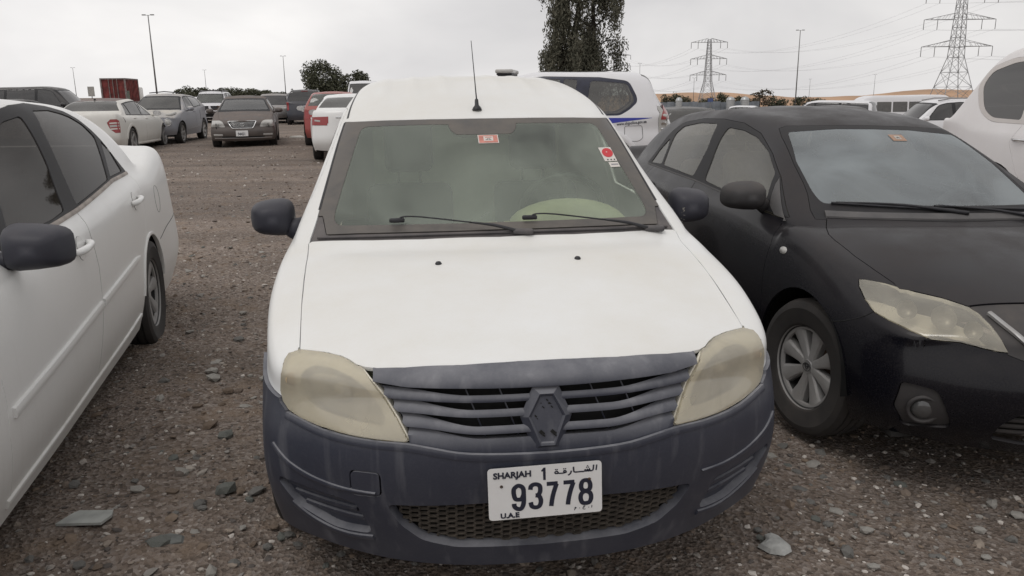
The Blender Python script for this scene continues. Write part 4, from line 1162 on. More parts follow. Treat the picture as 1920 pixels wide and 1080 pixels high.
def make_car(name, label, spec, origin, yaw, paint, o, group=None, level=3, cat='car', tilt=0):
    b = Body(spec, level); root = empty(name, origin, yaw); tag(root, label, cat, group)
    if tilt: tilt_root(root, tilt)
    g = o.get
    cw, hd, rh, bb = spec['cowl'], spec['head'], spec['rhead'], spec['blb']
    wb, wr = spec['wbelt'], spec['wrail']
    # hood
    hp = g('hood') or [(0, spec['nose'][0] + .03), (.3, spec['nose'][0] + .05), (wb * .70, spec['nose'][0] + .17), (wb * .80, spec['nose'][0] + .42), (wb * .86, cw[0] * .8), (wb * .87, cw[0] + .075), (wb * .5, cw[0] + .01), (0, cw[0] - .01)]
    if g('hood') is not False: b.cut('top', symx(hp), 'hood', lim=lambda c: c.z > .55 and c.y < cw[0] + .3)
    # lamps first, so that other cuts leave them whole
    for (v, poly, nm) in g('lamps', []):
        if v in ('front', 'rear'): b.cutsym(v, poly, nm, lim=(lambda c: c.y < .75) if v == 'front' else (lambda c: c.y > spec['L'] - .42), minn=.22)
        else:
            for q in 'LR': b.cut(q, poly, nm + q, lim=lambda c: abs(c.x) > .25, minn=.30)
    # windscreen: black border, pane
    wl = wb * .90; zt = hd[1] - .012; zl = cw[1] + .012
    wsp = g('ws') or [(wl, zl - .03), (wl - .005, zl), (wr[0] + .018, zt - .035), (wr[0] - .03, zt - .006), (wr[0] * .5, zt + .004), (0, zt + .006)]
    if wsp is not False:
        b.cut('front', symx(wsp), 'frit', lim=lambda c: c.y > cw[0] - .05 and c.y < hd[0] + .5 and c.z > cw[1] - .06)
        pane = g('pane') or rounded(symx([(wl - .06, zl + .03), (wr[0] - .028, zt - .045), (wr[0] * .5, zt - .035), (0, zt - .032)])[:4] + [(-x, z) for x, z in [(wr[0] * .5, zt - .035), (wr[0] - .028, zt - .045), (wl - .06, zl + .03)]], .03, 3)
        b.cut('front', pane, 'ws', src=('frit',))
    # rear window
    if g('bl', True) is not False:
        zt2, zl2 = rh[1] - .02, bb[1] + .025; w1, w0 = wr[2] - .02, wb * .84
        blp = g('bl') if isinstance(g('bl'), list) else [(w0, zl2), (w1, zt2 - .03), (w1 - .05, zt2), (w1 * .5, zt2 + .008), (0, zt2 + .01)]
        b.cut('rear', symx(blp), 'bl', lim=lambda c: c.y > rh[0] - .12)
    # flanks
    for q in 'LR':
        for (cy, cz, r) in g('arches', []): b.cut(q, arch_poly(cy, cz, r), 'arch', lim=lambda c: abs(c.x) > .45, src=('body', 'bumper'))
        if g('dlo'):
            b.cut(q, g('dlo'), 'dlo' + q, lim=lambda c: abs(c.x) > .3)
            for k, wp in enumerate(g('panes', [])): b.cut(q, wp, 'pane%d' % k + q, src=('dlo' + q,))
        for k, dp in enumerate(g('doors', [])): b.cut(q, dp, 'door%d' % k + q, lim=lambda c: abs(c.x) > .4)
    b.drop('arch')
    for (v, poly, nm, lim) in g('cuts', []):
        if not isinstance(v, str): b.cut_dir(v, poly, nm, lim=lim, src=('body', 'hood') if g('cut_hood') else ('body',))
        elif v == 'LR':
            for q in 'LR': b.cut(q, poly, nm, lim=lim)
        else: b.cut(v, poly, nm, lim=lim, src=('body', 'hood') if g('cut_hood') else ('body',))
    for (v, poly, nm, src, lim) in g('subcuts', []): b.cut(v, poly, nm, src=src, lim=lim)
    pm = paint
    b.panel('body', 'body', pm, root, gap=.0018, flange=.016)
    b.panel('hood', 'hood', g('hood_paint', pm), root, gap=.002, flange=.014)
    b.panel('frit', 'windscreen_border', g('frit_mat', M_RUBBER), root, gap=.001, flange=.01)
    gm = g('glass', M_TINT_D)
    b.panel('ws', 'windscreen', g('ws_mat', gm), root, gap=0, flange=0, off=-.001)
    b.panel('bl', 'rear_window', g('bl_mat', gm), root, gap=.001, flange=0, off=-.002)
    P = dict(b=b, root=root)
    for q in 'LR':
        for k in range(len(g('doors', []))): P['door%d' % k + q] = b.panel('door%d' % k + q, 'door', pm, root, gap=.002, flange=.014)
        fr = b.panel('dlo' + q, 'window_frame', g('dlo_mat', M_RUBBER), root, gap=.001, flange=.012)
        for k in range(len(g('panes', []))): b.panel('pane%d' % k + q, 'window', gm, fr or root, gap=.001, flange=0, off=-.004)
    for (nm, pname, mat, off) in g('lamp_parts', []):
        for q in 'LR':
            P[nm + q] = b.panel(nm + q, pname, mat, root, gap=.002, flange=.018, off=off)
    for (nm, pname, mat, off) in g('cut_parts', []): P[nm] = b.panel(nm, pname, mat, root, gap=.0015, flange=.02, off=off)
    L = spec['L']
    fl = max(.16, min(.24, spec['rows'][3][0] if not isinstance(spec['rows'][3][0], list) else .2))
    MB().box((0, L / 2, fl + .01), (spec['W'] * .80, L - .7, .02)).build('underbody', M_UNDER, root, False)
    for (cy, cz, r) in g('arches', []): well(root, b, cy, cz, r, spec['W'] / 2 - .012)
    tr, tw, rm, sty = g('wheel', (.315, .195, .2, 'cap6'))
    for k, (cy, cz, r) in enumerate(g('arches', [])):
        for s in (-1, 1):
            wheel(root, (s * (spec['W'] / 2 - tw / 2 - g('inset', .035)), cy, tr), s, tr, tw, rm, sty, steer=g('steer', 0) if k == 0 else 0, detail=1 if level > 2 else 0)
    if g('mirror'):
        (mx, my, mz), md, mm = g('mirror')
        for s in (-1, 1):
            m = mirror_shell(root, 'door_mirror', (s * mx, my, mz), md, mm, s, yaw=s * R(-6), pw=g('mirror_pw', 3.0))
            MB().tube([(s * (wb - .02), my - .03, mz - md[2] * .38), (s * (mx - md[0] * .30), my - .03, mz - md[2] * .18)], [.04, .028], 8).build('mirror_arm', mm, m)
    if g('cabin', True):
        MB().box((0, (cw[0] + bb[0]) / 2 + .15, .36), (wb * 1.7, bb[0] - cw[0] - .35, .03)).build('cabin_floor', M_SEAT, root, False)
        rows = [[(x, y, z) for x in (-wb * .86, -wb * .4, 0, wb * .4, wb * .86)] for y, z in ((cw[0] + .12, cw[1] - .05), (cw[0] + .40, cw[1] - .03), (cw[0] + .50, cw[1] - .12), (cw[0] + .52, .5))]
        MB().grid(rows).grid(rows, flip=True).build('dashboard', g('dash', M_BLACK), root)
        sm_ = g('seat_mat', M_SEAT)
        for sx in (-.36, .36): seat(root, sx, hd[0] + .25, g('seat_z', .42), sm_)
        if g('rear_seat', True):
            MB().rbox((0, hd[0] + 1.25, .78), (wb * 1.55, .16, .62), .06, rot=Matrix.Rotation(R(-18), 3, 'X')).build('rear_bench', sm_, root)
    return P

def dlo_default(spec, yb, front=.34, drop=.075, low=.015, rear_low=None, rear_top=None, rise=0.0):
    cw, hd, rh, bb = spec['cowl'], spec['head'], spec['rhead'], spec['blb']; bz = lambda y: lerp_list(spec['belt'], y)
    y0 = cw[0] + front; y1 = rear_low or bb[0] - .28; y2 = rear_top or rh[0] - .05
    pk = max(q[1] for q in spec['st']); py = [q[0] for q in spec['st'] if q[1] == pk][0]
    top = lambda y: float(np.interp(y, [q[0] for q in spec['st'][6:11]], [q[4] for q in spec['st'][6:11]])) - drop + .06
    p = [(y0, bz(y0) + low), (y1, bz(y1) + low), (y2, top(y2) - .02), ((y2 + py) / 2, top((y2 + py) / 2)), (py, top(py)), ((hd[0] + py) / 2, top((hd[0] + py) / 2)), (hd[0] + .12, top(hd[0] + .12) - .02)]
    return rounded(p, [.03, .04, .06, 0, 0, 0, .10], 4)

def split_dlo(poly, cuts, inset=.022, gap=.03):
    """split a window outline at the given lines (y at bottom, y at top) into panes"""
    P = offset_poly(poly, inset); zs = [p[1] for p in P]; z0, z1 = min(zs), max(zs)
    def clip(pts, yb, yt, keep_less):
        out = []; f = lambda p: (p[0] - (yb + (yt - yb) * (p[1] - z0) / (z1 - z0))) * (1 if keep_less else -1)
        for i in range(len(pts)):
            a, b = pts[i], pts[(i + 1) % len(pts)]; fa, fb = f(a), f(b)
            if fa <= 0: out.append(a)
            if fa * fb < 0: t = fa / (fa - fb); out.append((a[0] + (b[0] - a[0]) * t, a[1] + (b[1] - a[1]) * t))
        return out
    res = []; edges = [None] + list(cuts) + [None]
    for k in range(len(edges) - 1):
        q = P
        if edges[k] is not None: q = clip(q, edges[k][0] + gap, edges[k][1] + gap, False)
        if edges[k + 1] is not None: q = clip(q, edges[k + 1][0] - gap, edges[k + 1][1] - gap, True)
        if len(q) > 2: res.append(q)
    return res
COR_POSE = ((2.25, 2.70, -.065), R(7.3), 1.9)
COR = car_spec(4.54, 1.76, (.10, .70), (1.12, .955), (1.95, 1.385), (2.65, 1.478), (3.50, 1.425), (4.08, 1.13), (4.47, 1.09),
               [(0, .78), (1.2, .900), (1.5, .935), (2.1, .965), (2.6, .985), (3.4, 1.01), (4.0, 1.02), (4.5, 1.0)], .80, (.555, .60, .575), bowf=.26)
CAM_POSE = ((-2.12, .93, .045), R(14.2), 0.2)
CAMRY = car_spec(4.805, 1.795, (.10, .72), (1.18, 1.0), (1.98, 1.42), (2.6, 1.505), (3.5, 1.455), (4.15, 1.17), (4.74, 1.13),
               [(0, .80), (1.2, .95), (1.6, .975), (2.4, .99), (3.6, 1.03), (4.2, 1.05), (4.8, 1.05)], .83, (.575, .63, .61), bowf=.24, tailW=.835)
#BUILD
M_COR = mat_dusty('dusty_black_paint', (.006, .006, .009), dust=(.085, .074, .070), up=.30, side=.004, low=.02, rough=.24, drough=.7, spec=.18, coat=.22, scale=4, fleck=.08, streak=.02)
M_CAMRY = mat_dusty('camry_white_paint', (.78, .78, .77), dust=(.42, .39, .34), up=.16, side=.07, low=.30, rough=.3, drough=.7, coat=.35, scale=2.6, fleck=.04, streak=.06)
M_CORGLASS = mat_glass('black_sedan_glass', (.76, .82, .80), dust=.42, dust_col=(.47, .52, .54), gloss=.04, scale=2.2, lo=.5, hi=1.4)  # bluish film: real dust, with sky reflection put into its colour
M_CORSIDE = mat_glass('black_sedan_side_glass', (.66, .68, .60), dust=.34, dust_col=(.33, .32, .28), gloss=.03, scale=2.5)
M_CORLENS = mat_glass('cloudy_lens', (.95, .93, .86), dust=.36, dust_col=(.78, .73, .60), gloss=.06, scale=6, rough=.1, lo=.7, hi=1.15)
M_CORPLASTIC = mat_dusty('worn_black_plastic', (.020, .020, .023), dust=(.12, .105, .095), up=.5, side=.18, rough=.5, coat=0, scale=9)
M_SAIL = mat_dusty('grey_sail', (.05, .05, .052), dust=(.16, .15, .145), up=.5, side=.45, rough=.6, coat=0, scale=7)
M_CAMGLASS = mat_glass('white_sedan_tint', (.12, .112, .105), dust=.13, dust_col=(.26, .225, .195), gloss=.0, scale=1.6, lo=.6, hi=1.3, rc=.55)
M_CAMFRAME = mat_dusty('black_window_frame', (.015, .015, .017), dust=(.10, .09, .085), up=.15, side=.05, rough=.5, coat=0, scale=8, spec=.25)

def build_corolla():
    lamp = [(.749, .640), (.73, .625), (.673, .572), (.60, .482), (.525, .402), (.470, .328), (.456, .283), (.452, .218), (.448, .16), (.435, .128), (.462, .140), (.507, .166), (.572, .210), (.657, .262), (.709, .316), (.750, .400), (.770, .469), (.772, .545), (.764, .606)]
    lamp3 = [(.749, .638, .783), (.73, .623, .785), (.673, .571, .781), (.60, .479, .766), (.525, .401, .757), (.470, .327, .741), (.456, .283, .726), (.452, .218, .698), (.450, .16, .662), (.435, .134, .619), (.462, .146, .619), (.507, .172, .625), (.572, .216, .636), (.657, .267, .633), (.705, .321, .653), (.746, .404, .673), (.768, .469, .688), (.771, .545, .726), (.764, .606, .761)]
    lampf = [(.70, .775), (.60, .762), (.525, .752), (.470, .737), (.458, .722), (.454, .698), (.452, .662), (.438, .621), (.462, .619), (.507, .624), (.572, .634), (.660, .633), (.709, .651), (.750, .671), (.768, .688), (.770, .726), (.762, .758)]
    hood = [(0, .285), (.15, .290), (.264, .302), (.408, .328), (.450, .334), (.470, .336), (.525, .408), (.600, .488), (.640, .518), (.642, .56), (.665, .66), (.688, .787), (.696, .955), (.690, 1.02), (.660, 1.10), (.605, 1.205), (.436, 1.167), (.187, 1.122), (0, 1.11)]
    dlo = rounded([(1.27, .948), (1.60, .956), (2.03, .982), (2.485, 1.006), (3.57, 1.027), (3.49, 1.13), (3.41, 1.27), (3.27, 1.34), (2.9, 1.378), (2.54, 1.386), (2.29, 1.37), (2.05, 1.32), (1.79, 1.223), (1.56, 1.115)], [.01, 0, 0, 0, .02, .03, .06, .05, 0, 0, 0, 0, 0, 0], 3)
    panes = [rounded(p, r, 4) for p, r in (([(2.555, 1.024), (3.20, 1.042), (3.24, 1.135), (3.285, 1.255), (3.20, 1.315), (2.9, 1.350), (2.575, 1.357), (2.525, 1.2)], .03),
             ([(3.245, 1.044), (3.49, 1.038), (3.44, 1.13), (3.345, 1.222), (3.285, 1.16)], .015), ([(1.53, 1.005), (2.05, .995), (2.366, 1.018), (2.385, 1.116), (2.420, 1.265), (2.415, 1.340), (2.23, 1.329), (2.05, 1.297), (1.834, 1.229), (1.62, 1.13)], .03))]
    doors = [[(1.26, .28), (1.258, .53), (1.27, .68), (1.255, .82), (1.30, .925), (1.30, .940), (1.60, .952), (2.03, .978), (2.475, 1.001), (2.47, .95), (2.49, .7), (2.49, .28)],
             [(2.502, .28), (2.502, .7), (2.482, .95), (2.487, 1.002), (3.36, 1.018), (3.42, .95), (3.38, .78), (3.20, .52), (3.0, .28)]]
    o = dict(hood=hood, lamps=[('top', None, None)], dlo=dlo, panes=panes, doors=doors, arches=[(.885, .315, .365), (3.50, .315, .36)],
             wheel=(.317, .195, .19, 'cap8'), steer=R(9), inset=.04, mirror=((.905, 1.545, 1.025), (.235, .13, .145), M_CORPLASTIC), glass=M_CORSIDE, ws_mat=M_CORGLASS, bl_mat=M_CORSIDE, dlo_mat=M_CAMFRAME,
             frit_mat=M_CAMFRAME, seat_mat=M_SEAT_BEIGE, dash=M_SEAT_BEIGE,
             ws=[(.66, .95), (.655, .985), (.620, 1.05), (.607, 1.091), (.59, 1.182), (.548, 1.308), (.522, 1.352), (.48, 1.366), (.207, 1.376), (0, 1.378)],
             pane=rounded([(-.58, 1.015), (.58, 1.015), (.590, 1.06), (.570, 1.195), (.503, 1.335), (.22, 1.357), (0, 1.360), (-.22, 1.357), (-.503, 1.335), (-.570, 1.195), (-.590, 1.06)], [.03, .03, .02, 0, .02, 0, 0, 0, .02, 0, .02], 3),
             cuts=[('front', symx([(.470, .79), (.46, .72), (.455, .69), (.45, .65), (.437, .612), (.33, .575), (.18, .560), (0, .556)][::1]) + [], 'grille', lambda c: c.y < .36 and c.z > .54),
                   ('front', rounded([(.440, .275), (.445, .345), (.395, .402), (.2, .415), (-.2, .415), (-.395, .402), (-.445, .345), (-.440, .275), (-.33, .255), (.33, .255)], .02), 'mouth', lambda c: c.y < .4),
                   ('front', rounded([(.735, .460), (.640, .448), (.570, .300), (.690, .268), (.745, .35)], .02), 'fogR', lambda c: c.y < .5), ('front', rounded([(-.735, .460), (-.640, .448), (-.570, .300), (-.690, .268), (-.745, .35)], .02), 'fogL', lambda c: c.y < .5)],
             cut_parts=[('grille', 'grille', M_CORPLASTIC, -.006), ('fogR', 'fog_lamp_bezel', M_CORPLASTIC, -.012), ('fogL', 'fog_lamp_bezel', M_CORPLASTIC, -.012)])
    o['lamps'] = []
    b0 = o['cuts']; o['cuts'] = [((.45, -.62, .64), lamp3, 'lampR', None), ((-.45, -.62, .64), [(-x, y, z) for x, y, z in lamp3], 'lampL', None)] + b0
    o['subcuts'] = [(q, [(1.27, .93), (1.345, .922), (1.48, .985), (1.575, 1.120)], 'sail' + q, ('dlo' + q, 'body'), None) for q in 'LR']
    P = make_car('black_sedan', 'dusty black sedan with cloudy headlamps beside the white panel van', COR, COR_POSE[0], COR_POSE[1], M_COR, o, level=3, tilt=COR_POSE[2])
    b, root = P['b'], P['root']
    for q in 'LR': b.panel('sail' + q, 'mirror_sail', M_SAIL, root, gap=.002, flange=.01)
    
    rows = [[b.front(x, z, -.05) for x in np.linspace(-.45, .45, 11)] for z in (.42, .34, .25)]
    MB().grid(rows).build('mouth_cavity', M_DARK, root)
    for z in (.385, .352, .319, .286):
        strip(b, [b.front(x, z, -.03) for x in np.linspace(-.43, .43, 15)], .014, .008, 'mouth_slat', M_CORPLASTIC, root)
    for sg in (-1, 1):
        hl = b.panel('lamp' + ('R' if sg > 0 else 'L'), 'headlamp', M_CORLENS, root, gap=.002, flange=.02, off=.002)
        b.panel('lamp' + ('R' if sg > 0 else 'L'), 'lamp_housing', mat_plain('cloudy_housing', (.74, .69, .57), .4, var=.08), hl, gap=.005, flange=0, off=-.10)
        for (x, y, r) in ((.56, .345, .050), (.655, .44, .040), (.50, .25, .036)):
            p = b.top(sg * x, y, -.040); n = (b.normal_at(p) + Vector((0, -1.2, 0))).normalized()
            MB().lathe([(r, .012), (r * .92, .0), (r * .6, -.016), (r * .2, -.022), (.001, -.02)], 22, 'z').xform(frame_at(p, n)).build('reflector', mat_plain('dull_reflector', (.30, .28, .24), .3, .4, var=.2, scale=18), hl)
        # silver grille bar, fog lamp, seams, side marker
        pts = [b.front(sg * x, z, .004) for x, z in catmull([(.425, .730), (.405, .690), (.36, .645), (.25, .610), (.02, .598)], 5)]
        strip(b, pts, .020, .008, 'grille_bar', M_ALLOY, P['grille'])
        p = b.front(sg * .662, .352, -.012); n = (b.normal_at(p) + Vector((0, -.5, 0))).normalized()
        fb = P['fog' + ('R' if sg > 0 else 'L')]
        MB().lathe([(.062, -.004), (.058, .008), (.048, .004), (.043, -.012)], 24, 'z').xform(frame_at(p, n)).build('fog_ring', M_CORPLASTIC, fb)
        MB().lathe([(.043, -.008), (.036, .004), (.018, .010), (.001, .012)], 24, 'z').xform(frame_at(p, n)).build('fog_lamp', mat_plain('dim_fog_glass', (.10, .10, .10), .12, .3), fb)
        seam(b, [b.side(sg, y, z) for y, z in catmull([(.645, .60), (.57, .625), (.50, .662), (.475, .690)], 4)], 'bumper_seam', root)
        p = b.side(sg, 1.125, .814); n = b.normal_at(p)
        MB().lathe([(.022, -.003), (.020, .005), (.001, .009)], 18, 'z').xform(frame_at(p, n) @ Matrix.Diagonal((1.35, .85, 1, 1))).build('side_marker', M_LAMPGREY, root)
        for (y, z, d) in ((2.33, .865, 'door0'), (3.26, .90, 'door1')):
            pts = [b.side(sg, y - .09 + .18 * t / 6, z + .012 * t / 6, .018 if 0 < t < 6 else .002) for t in range(7)]
            MB().tube(pts, [.010, .013, .014, .014, .014, .013, .010], 8).build('door_handle', M_COR, P[d + ('R' if sg > 0 else 'L')])
        strip(b, [b.side(sg, y, lerp_list([(1.5, .948), (2.03, .978), (2.485, 1.003), (3.57, 1.024)], y), .0) for y in np.linspace(1.55, 3.55, 24)], .010, .004, 'belt_trim', M_SAIL, root)
    # wipers, washer strip, sticker, roof aerial is out of view
    for (x0, x1, zz) in ((.10, -.52, 1.012), (.58, -.02, 1.008)):
        pv = b.top(x0, 1.16, .016); tip = b.front(x1, zz, .012); mid = pv.lerp(tip, .5) + Vector((0, 0, .014))
        w = MB().tube(catmull([pv, mid, tip], 6), [.011, .011, .010, .009, .008, .0075, .007, .006, .006, .005, .005, .005, .005], 7).build('wiper', M_BLACK, root)
        MB().tube([b.front(x1 + (x0 - x1) * t / 8 * .95 - .02, zz - .018 * t / 8, .008) for t in range(9)], .007, 6).build('wiper_blade', M_BLACK, w)
    pts = [b.top(x, 1.118 + .085 * (x / .6) ** 2 + .03, .004) for x in np.linspace(-.60, .60, 21)]
    strip(b, pts, .055, .004, 'cowl_panel', M_SAIL, root)
    rd = mat_plain('permit_buff', (.38, .24, .17), .7); ow = mat_plain('permit_pale', (.45, .42, .38), .7)
    def patch(x0, x1, z0, z1, nm, mat, par, d):
        return decal(b, [[b.front(x0 + (x1 - x0) * i / 3, z0 + (z1 - z0) * j / 2) for i in range(4)] for j in range(3)], nm, mat, par, d)
    st = patch(.045, .130, 1.302, 1.332, 'permit_sticker', rd, root, .002); patch(.070, .105, 1.309, 1.326, 'sticker_print', ow, st, .003)
    mb = MB()
    for s in (-1, 1): mb.add([b.front(.0875 + s * dx, 1.313 + dz, .0038) for dx, dz in ((.001, .008), (.012, 0), (.002, .001))], [(0, 1, 2), (2, 1, 0)])
    mb.build('falcon_mark', M_PLATE_INK, st, False)
    MB().rbox((0, 1.93, 1.325), (.22, .03, .055), .015).build('rear_view_mirror', M_BLACK, root)
    steering(root, .36, 1.56, .92, M_SEAT, .185, 26)
    return P

def build_camry():
    dlo = rounded([(1.50, .985), (2.09, .993), (2.40, 1.003), (3.19, 1.053), (3.62, 1.055), (3.55, 1.145), (3.49, 1.25), (3.44, 1.305), (3.36, 1.365), (3.25, 1.410), (3.05, 1.44), (2.75, 1.457), (2.5, 1.45), (2.25, 1.42), (2.02, 1.36), (1.80, 1.24)], [.02, 0, 0, 0, .02] + [0] * 10 + [.1], 3)
    panes = [rounded(p, r, 4) for p, r in (([(2.435, 1.020), (3.135, 1.064), (3.405, 1.268), (3.35, 1.338), (3.24, 1.380), (3.14, 1.400), (2.96, 1.421), (2.66, 1.423), (2.56, 1.34), (2.505, 1.226)], .025),
             ([(3.205, 1.070), (3.525, 1.072), (3.53, 1.19), (3.47, 1.245)], .012), ([(1.62, 1.008), (2.09, 1.008), (2.265, 1.020), (2.325, 1.12), (2.38, 1.2), (2.43, 1.32), (2.465, 1.405), (2.3, 1.386), (2.1, 1.33), (1.90, 1.24)], .025))]
    doors = [[(1.15, .27), (1.14, .48), (1.16, .58), (1.15, .75), (1.24, .96), (1.50, .98), (2.09, .988), (2.378, .998), (2.386, .95), (2.376, .888), (2.385, .83), (2.400, .746), (2.365, .58), (2.26, .40), (2.22, .27)],
             [(2.222, .27), (2.262, .40), (2.367, .58), (2.402, .746), (2.387, .83), (2.378, .888), (2.388, .95), (2.380, .999), (3.19, 1.048), (3.63, 1.05), (3.645, 1.0), (3.63, .93), (3.622, .83), (3.57, .74), (3.43, .59), (3.32, .47), (3.18, .33), (3.16, .27)]]
    o = dict(dlo=dlo, panes=panes, doors=doors, arches=[(.66, .32, .355), (3.655, .315, .362)], wheel=(.325, .20, .198, 'cap7'), inset=.012,
             mirror_pw=4.2, mirror=((.945, 1.505, 1.000), (.215, .12, .150), M_MIRROR), glass=M_CAMGLASS, dlo_mat=M_CAMFRAME, frit_mat=M_RUBBER,
             lamps=[('front', [(.45, .72), (.76, .74), (.74, .60), (.48, .60)], 'lamp'), ('rear', [(.45, .98), (.82, .98), (.82, .80), (.50, .80)], 'tail')], lamp_parts=[('lamp', 'headlamp', M_CLEAR, 0), ('tail', 'tail_lamp', M_REDL, .002)])
    P = make_car('white_sedan', 'white sedan with black door mirror and tinted windows, nearest car at the left edge', CAMRY, CAM_POSE[0], CAM_POSE[1], M_CAMRY, o, level=3, tilt=CAM_POSE[2])
    b, root = P['b'], P['root']
    for sg in (-1, 1):
        q = 'R' if sg > 0 else 'L'
        for (y, z, d) in ((2.19, .868, 'door0'), (3.385, .915, 'door1')):
            cup = [[b.side(sg, y + .052 * math.cos(a * math.pi / 8) * e, z + .050 * math.sin(a * math.pi / 8) * e) for a in range(17)] for e in (1.0, .55, .05)]
            decal(b, cup, 'handle_cup', M_CAMRY, P[d + q], .0015)
            seam(b, [b.side(sg, y + .052 * math.cos(a * math.pi / 8), z + .050 * math.sin(a * math.pi / 8)) for a in range(17)], 'cup_edge', P[d + q], .0012, M_RUBBER)
            pts = [b.side(sg, y - .10 + .20 * t / 8, z - .004 + .010 * t / 8, (.004, .022, .030, .032, .032, .032, .030, .022, .004)[t]) for t in range(9)]
            MB().tube(pts, [.013, .016, .016, .015, .014, .014, .016, .017, .015], 9).build('door_handle', M_CAMRY, P[d + q])
        for d, y0, y1 in (('door0', 1.19, 2.345), ('door1', 2.375, 3.24)):
            n = 18; pts = [b.side(sg, y, lerp_list([(1.19, .533), (2.34, .585), (3.25, .628)], y)) for y in np.linspace(y0, y1, n)]
            wd = [.036] * n
            if d == 'door1': wd[-1] = .012; wd[-2] = .024
            strip(b, pts, wd, .012, 'side_moulding', M_CAMRY, P[d + q])
        strip(b, [b.side(sg, y, lerp_list([(1.1, .262), (2.0, .275), (2.8, .285), (3.2, .30)], y)) for y in np.linspace(1.12, 3.22, 24)], .03, .010, 'sill_moulding', M_CAMRY, root)
        strip(b, [b.side(sg, y, lerp_list([(1.5, .984), (2.09, .991), (2.40, 1.001), (3.19, 1.051), (3.62, 1.053)], y)) for y in np.linspace(1.55, 3.60, 26)], .022, .007, 'belt_trim', mat_plain('worn_belt_trim', (.30, .26, .23), .5, .2, var=.25, scale=15), root)
        lid = [(4.06 + .075 * math.cos(a * math.pi / 10), .845 + .085 * math.sin(a * math.pi / 10)) for a in range(21)]
        if sg > 0: seam(b, [b.side(sg, y, z) for y, z in lid], 'fuel_flap_edge', root, .0012, M_SAIL)
        seam(b, [b.side(sg, y, z) for y, z in catmull([(3.98, .60), (4.2, .63), (4.45, .66), (4.70, .70)], 4)], 'bumper_seam', root)
        strip(b, [b.side(sg, 3.655 + .372 * math.cos(R(a)), .315 + .372 * math.sin(R(a))) for a in range(8, 173, 8)], .020, .008, 'arch_lip', M_CAMRY, root)
    return P
PC = build_corolla()
PK = build_camry()
def paint(name, col, dust=(.36, .31, .26), up=.28, side=.10, **k): return mat_dusty(name, col, dust=dust, up=up, side=side, low=k.pop('low', .2), **k)
M_W1 = paint('white_paint_dusty', (.72, .71, .67)); M_W2 = paint('white_paint', (.74, .74, .76), up=.12, side=.05)
M_GREYB = paint('grey_blue_metallic', (.26, .27, .31), up=.75, side=.16, dust=(.50, .47, .43), rough=.3)
M_BROWN = paint('grey_brown_paint', (.060, .052, .050), up=.60, side=.22, dust=(.20, .165, .145), rough=.35)
M_REDP = paint('red_paint', (.30, .022, .020), up=.3, side=.10); M_NAVY = paint('navy_paint', (.020, .024, .040), up=.4, side=.10, dust=(.2, .18, .16))
M_DKGREY = paint('dark_grey_paint', (.022, .022, .025), up=.28, side=.08, dust=(.2, .18, .16)); M_SILVER = paint('silver_paint', (.24, .24, .25), up=.4, side=.2)
M_CREAM = paint('cream_paint', (.60, .56, .47), up=.2, side=.1)
M_GL_MID = mat_glass('mid_glass', (.16, .17, .17), dust=.30, dust_col=(.30, .29, .27), gloss=.05)
M_GL_GREEN = mat_glass('greenish_glass', (.35, .42, .38), dust=.32, dust_col=(.34, .35, .32), gloss=.05)
M_GL_DARK = mat_glass('dark_glass', (.07, .07, .075), dust=.14, dust_col=(.26, .24, .23), gloss=.05)
M_GL_PRADO = mat_glass('police_suv_glass', (.45, .47, .44), dust=.16, dust_col=(.30, .28, .26), gloss=.05)
PARKED = 'cars parked in the rows behind'

def handles(P, ys, mat, dx=.10):
    b = P['b']
    for sg in (-1, 1):
        for k, (y, z) in enumerate(ys):
            d = P.get('door%d%s' % (k, 'R' if sg > 0 else 'L')) or P['root']
            pts = [b.side(sg, y - dx + 2 * dx * t / 4, z, (.003, .020, .024, .020, .003)[t]) for t in range(5)]
            MB().tube(pts, .012, 6).build('door_handle', mat, d)

def doors_default(spec, yf, yb, yr, zlow=.28, ra=None):
    bz = lambda y: lerp_list(spec['belt'], y) + .008
    f = [(yf, zlow), (yf, bz(yf) - .02), (yb - .004, bz(yb)), (yb - .004, zlow)]
    r = [(yb + .004, zlow), (yb + .004, bz(yb)), (yr + .10, bz(yr)), (yr + .12, bz(yr) - .12), (yr - .02, .62), (yr - .20, zlow + .1), (yr - .22, zlow)]
    return [f, r]

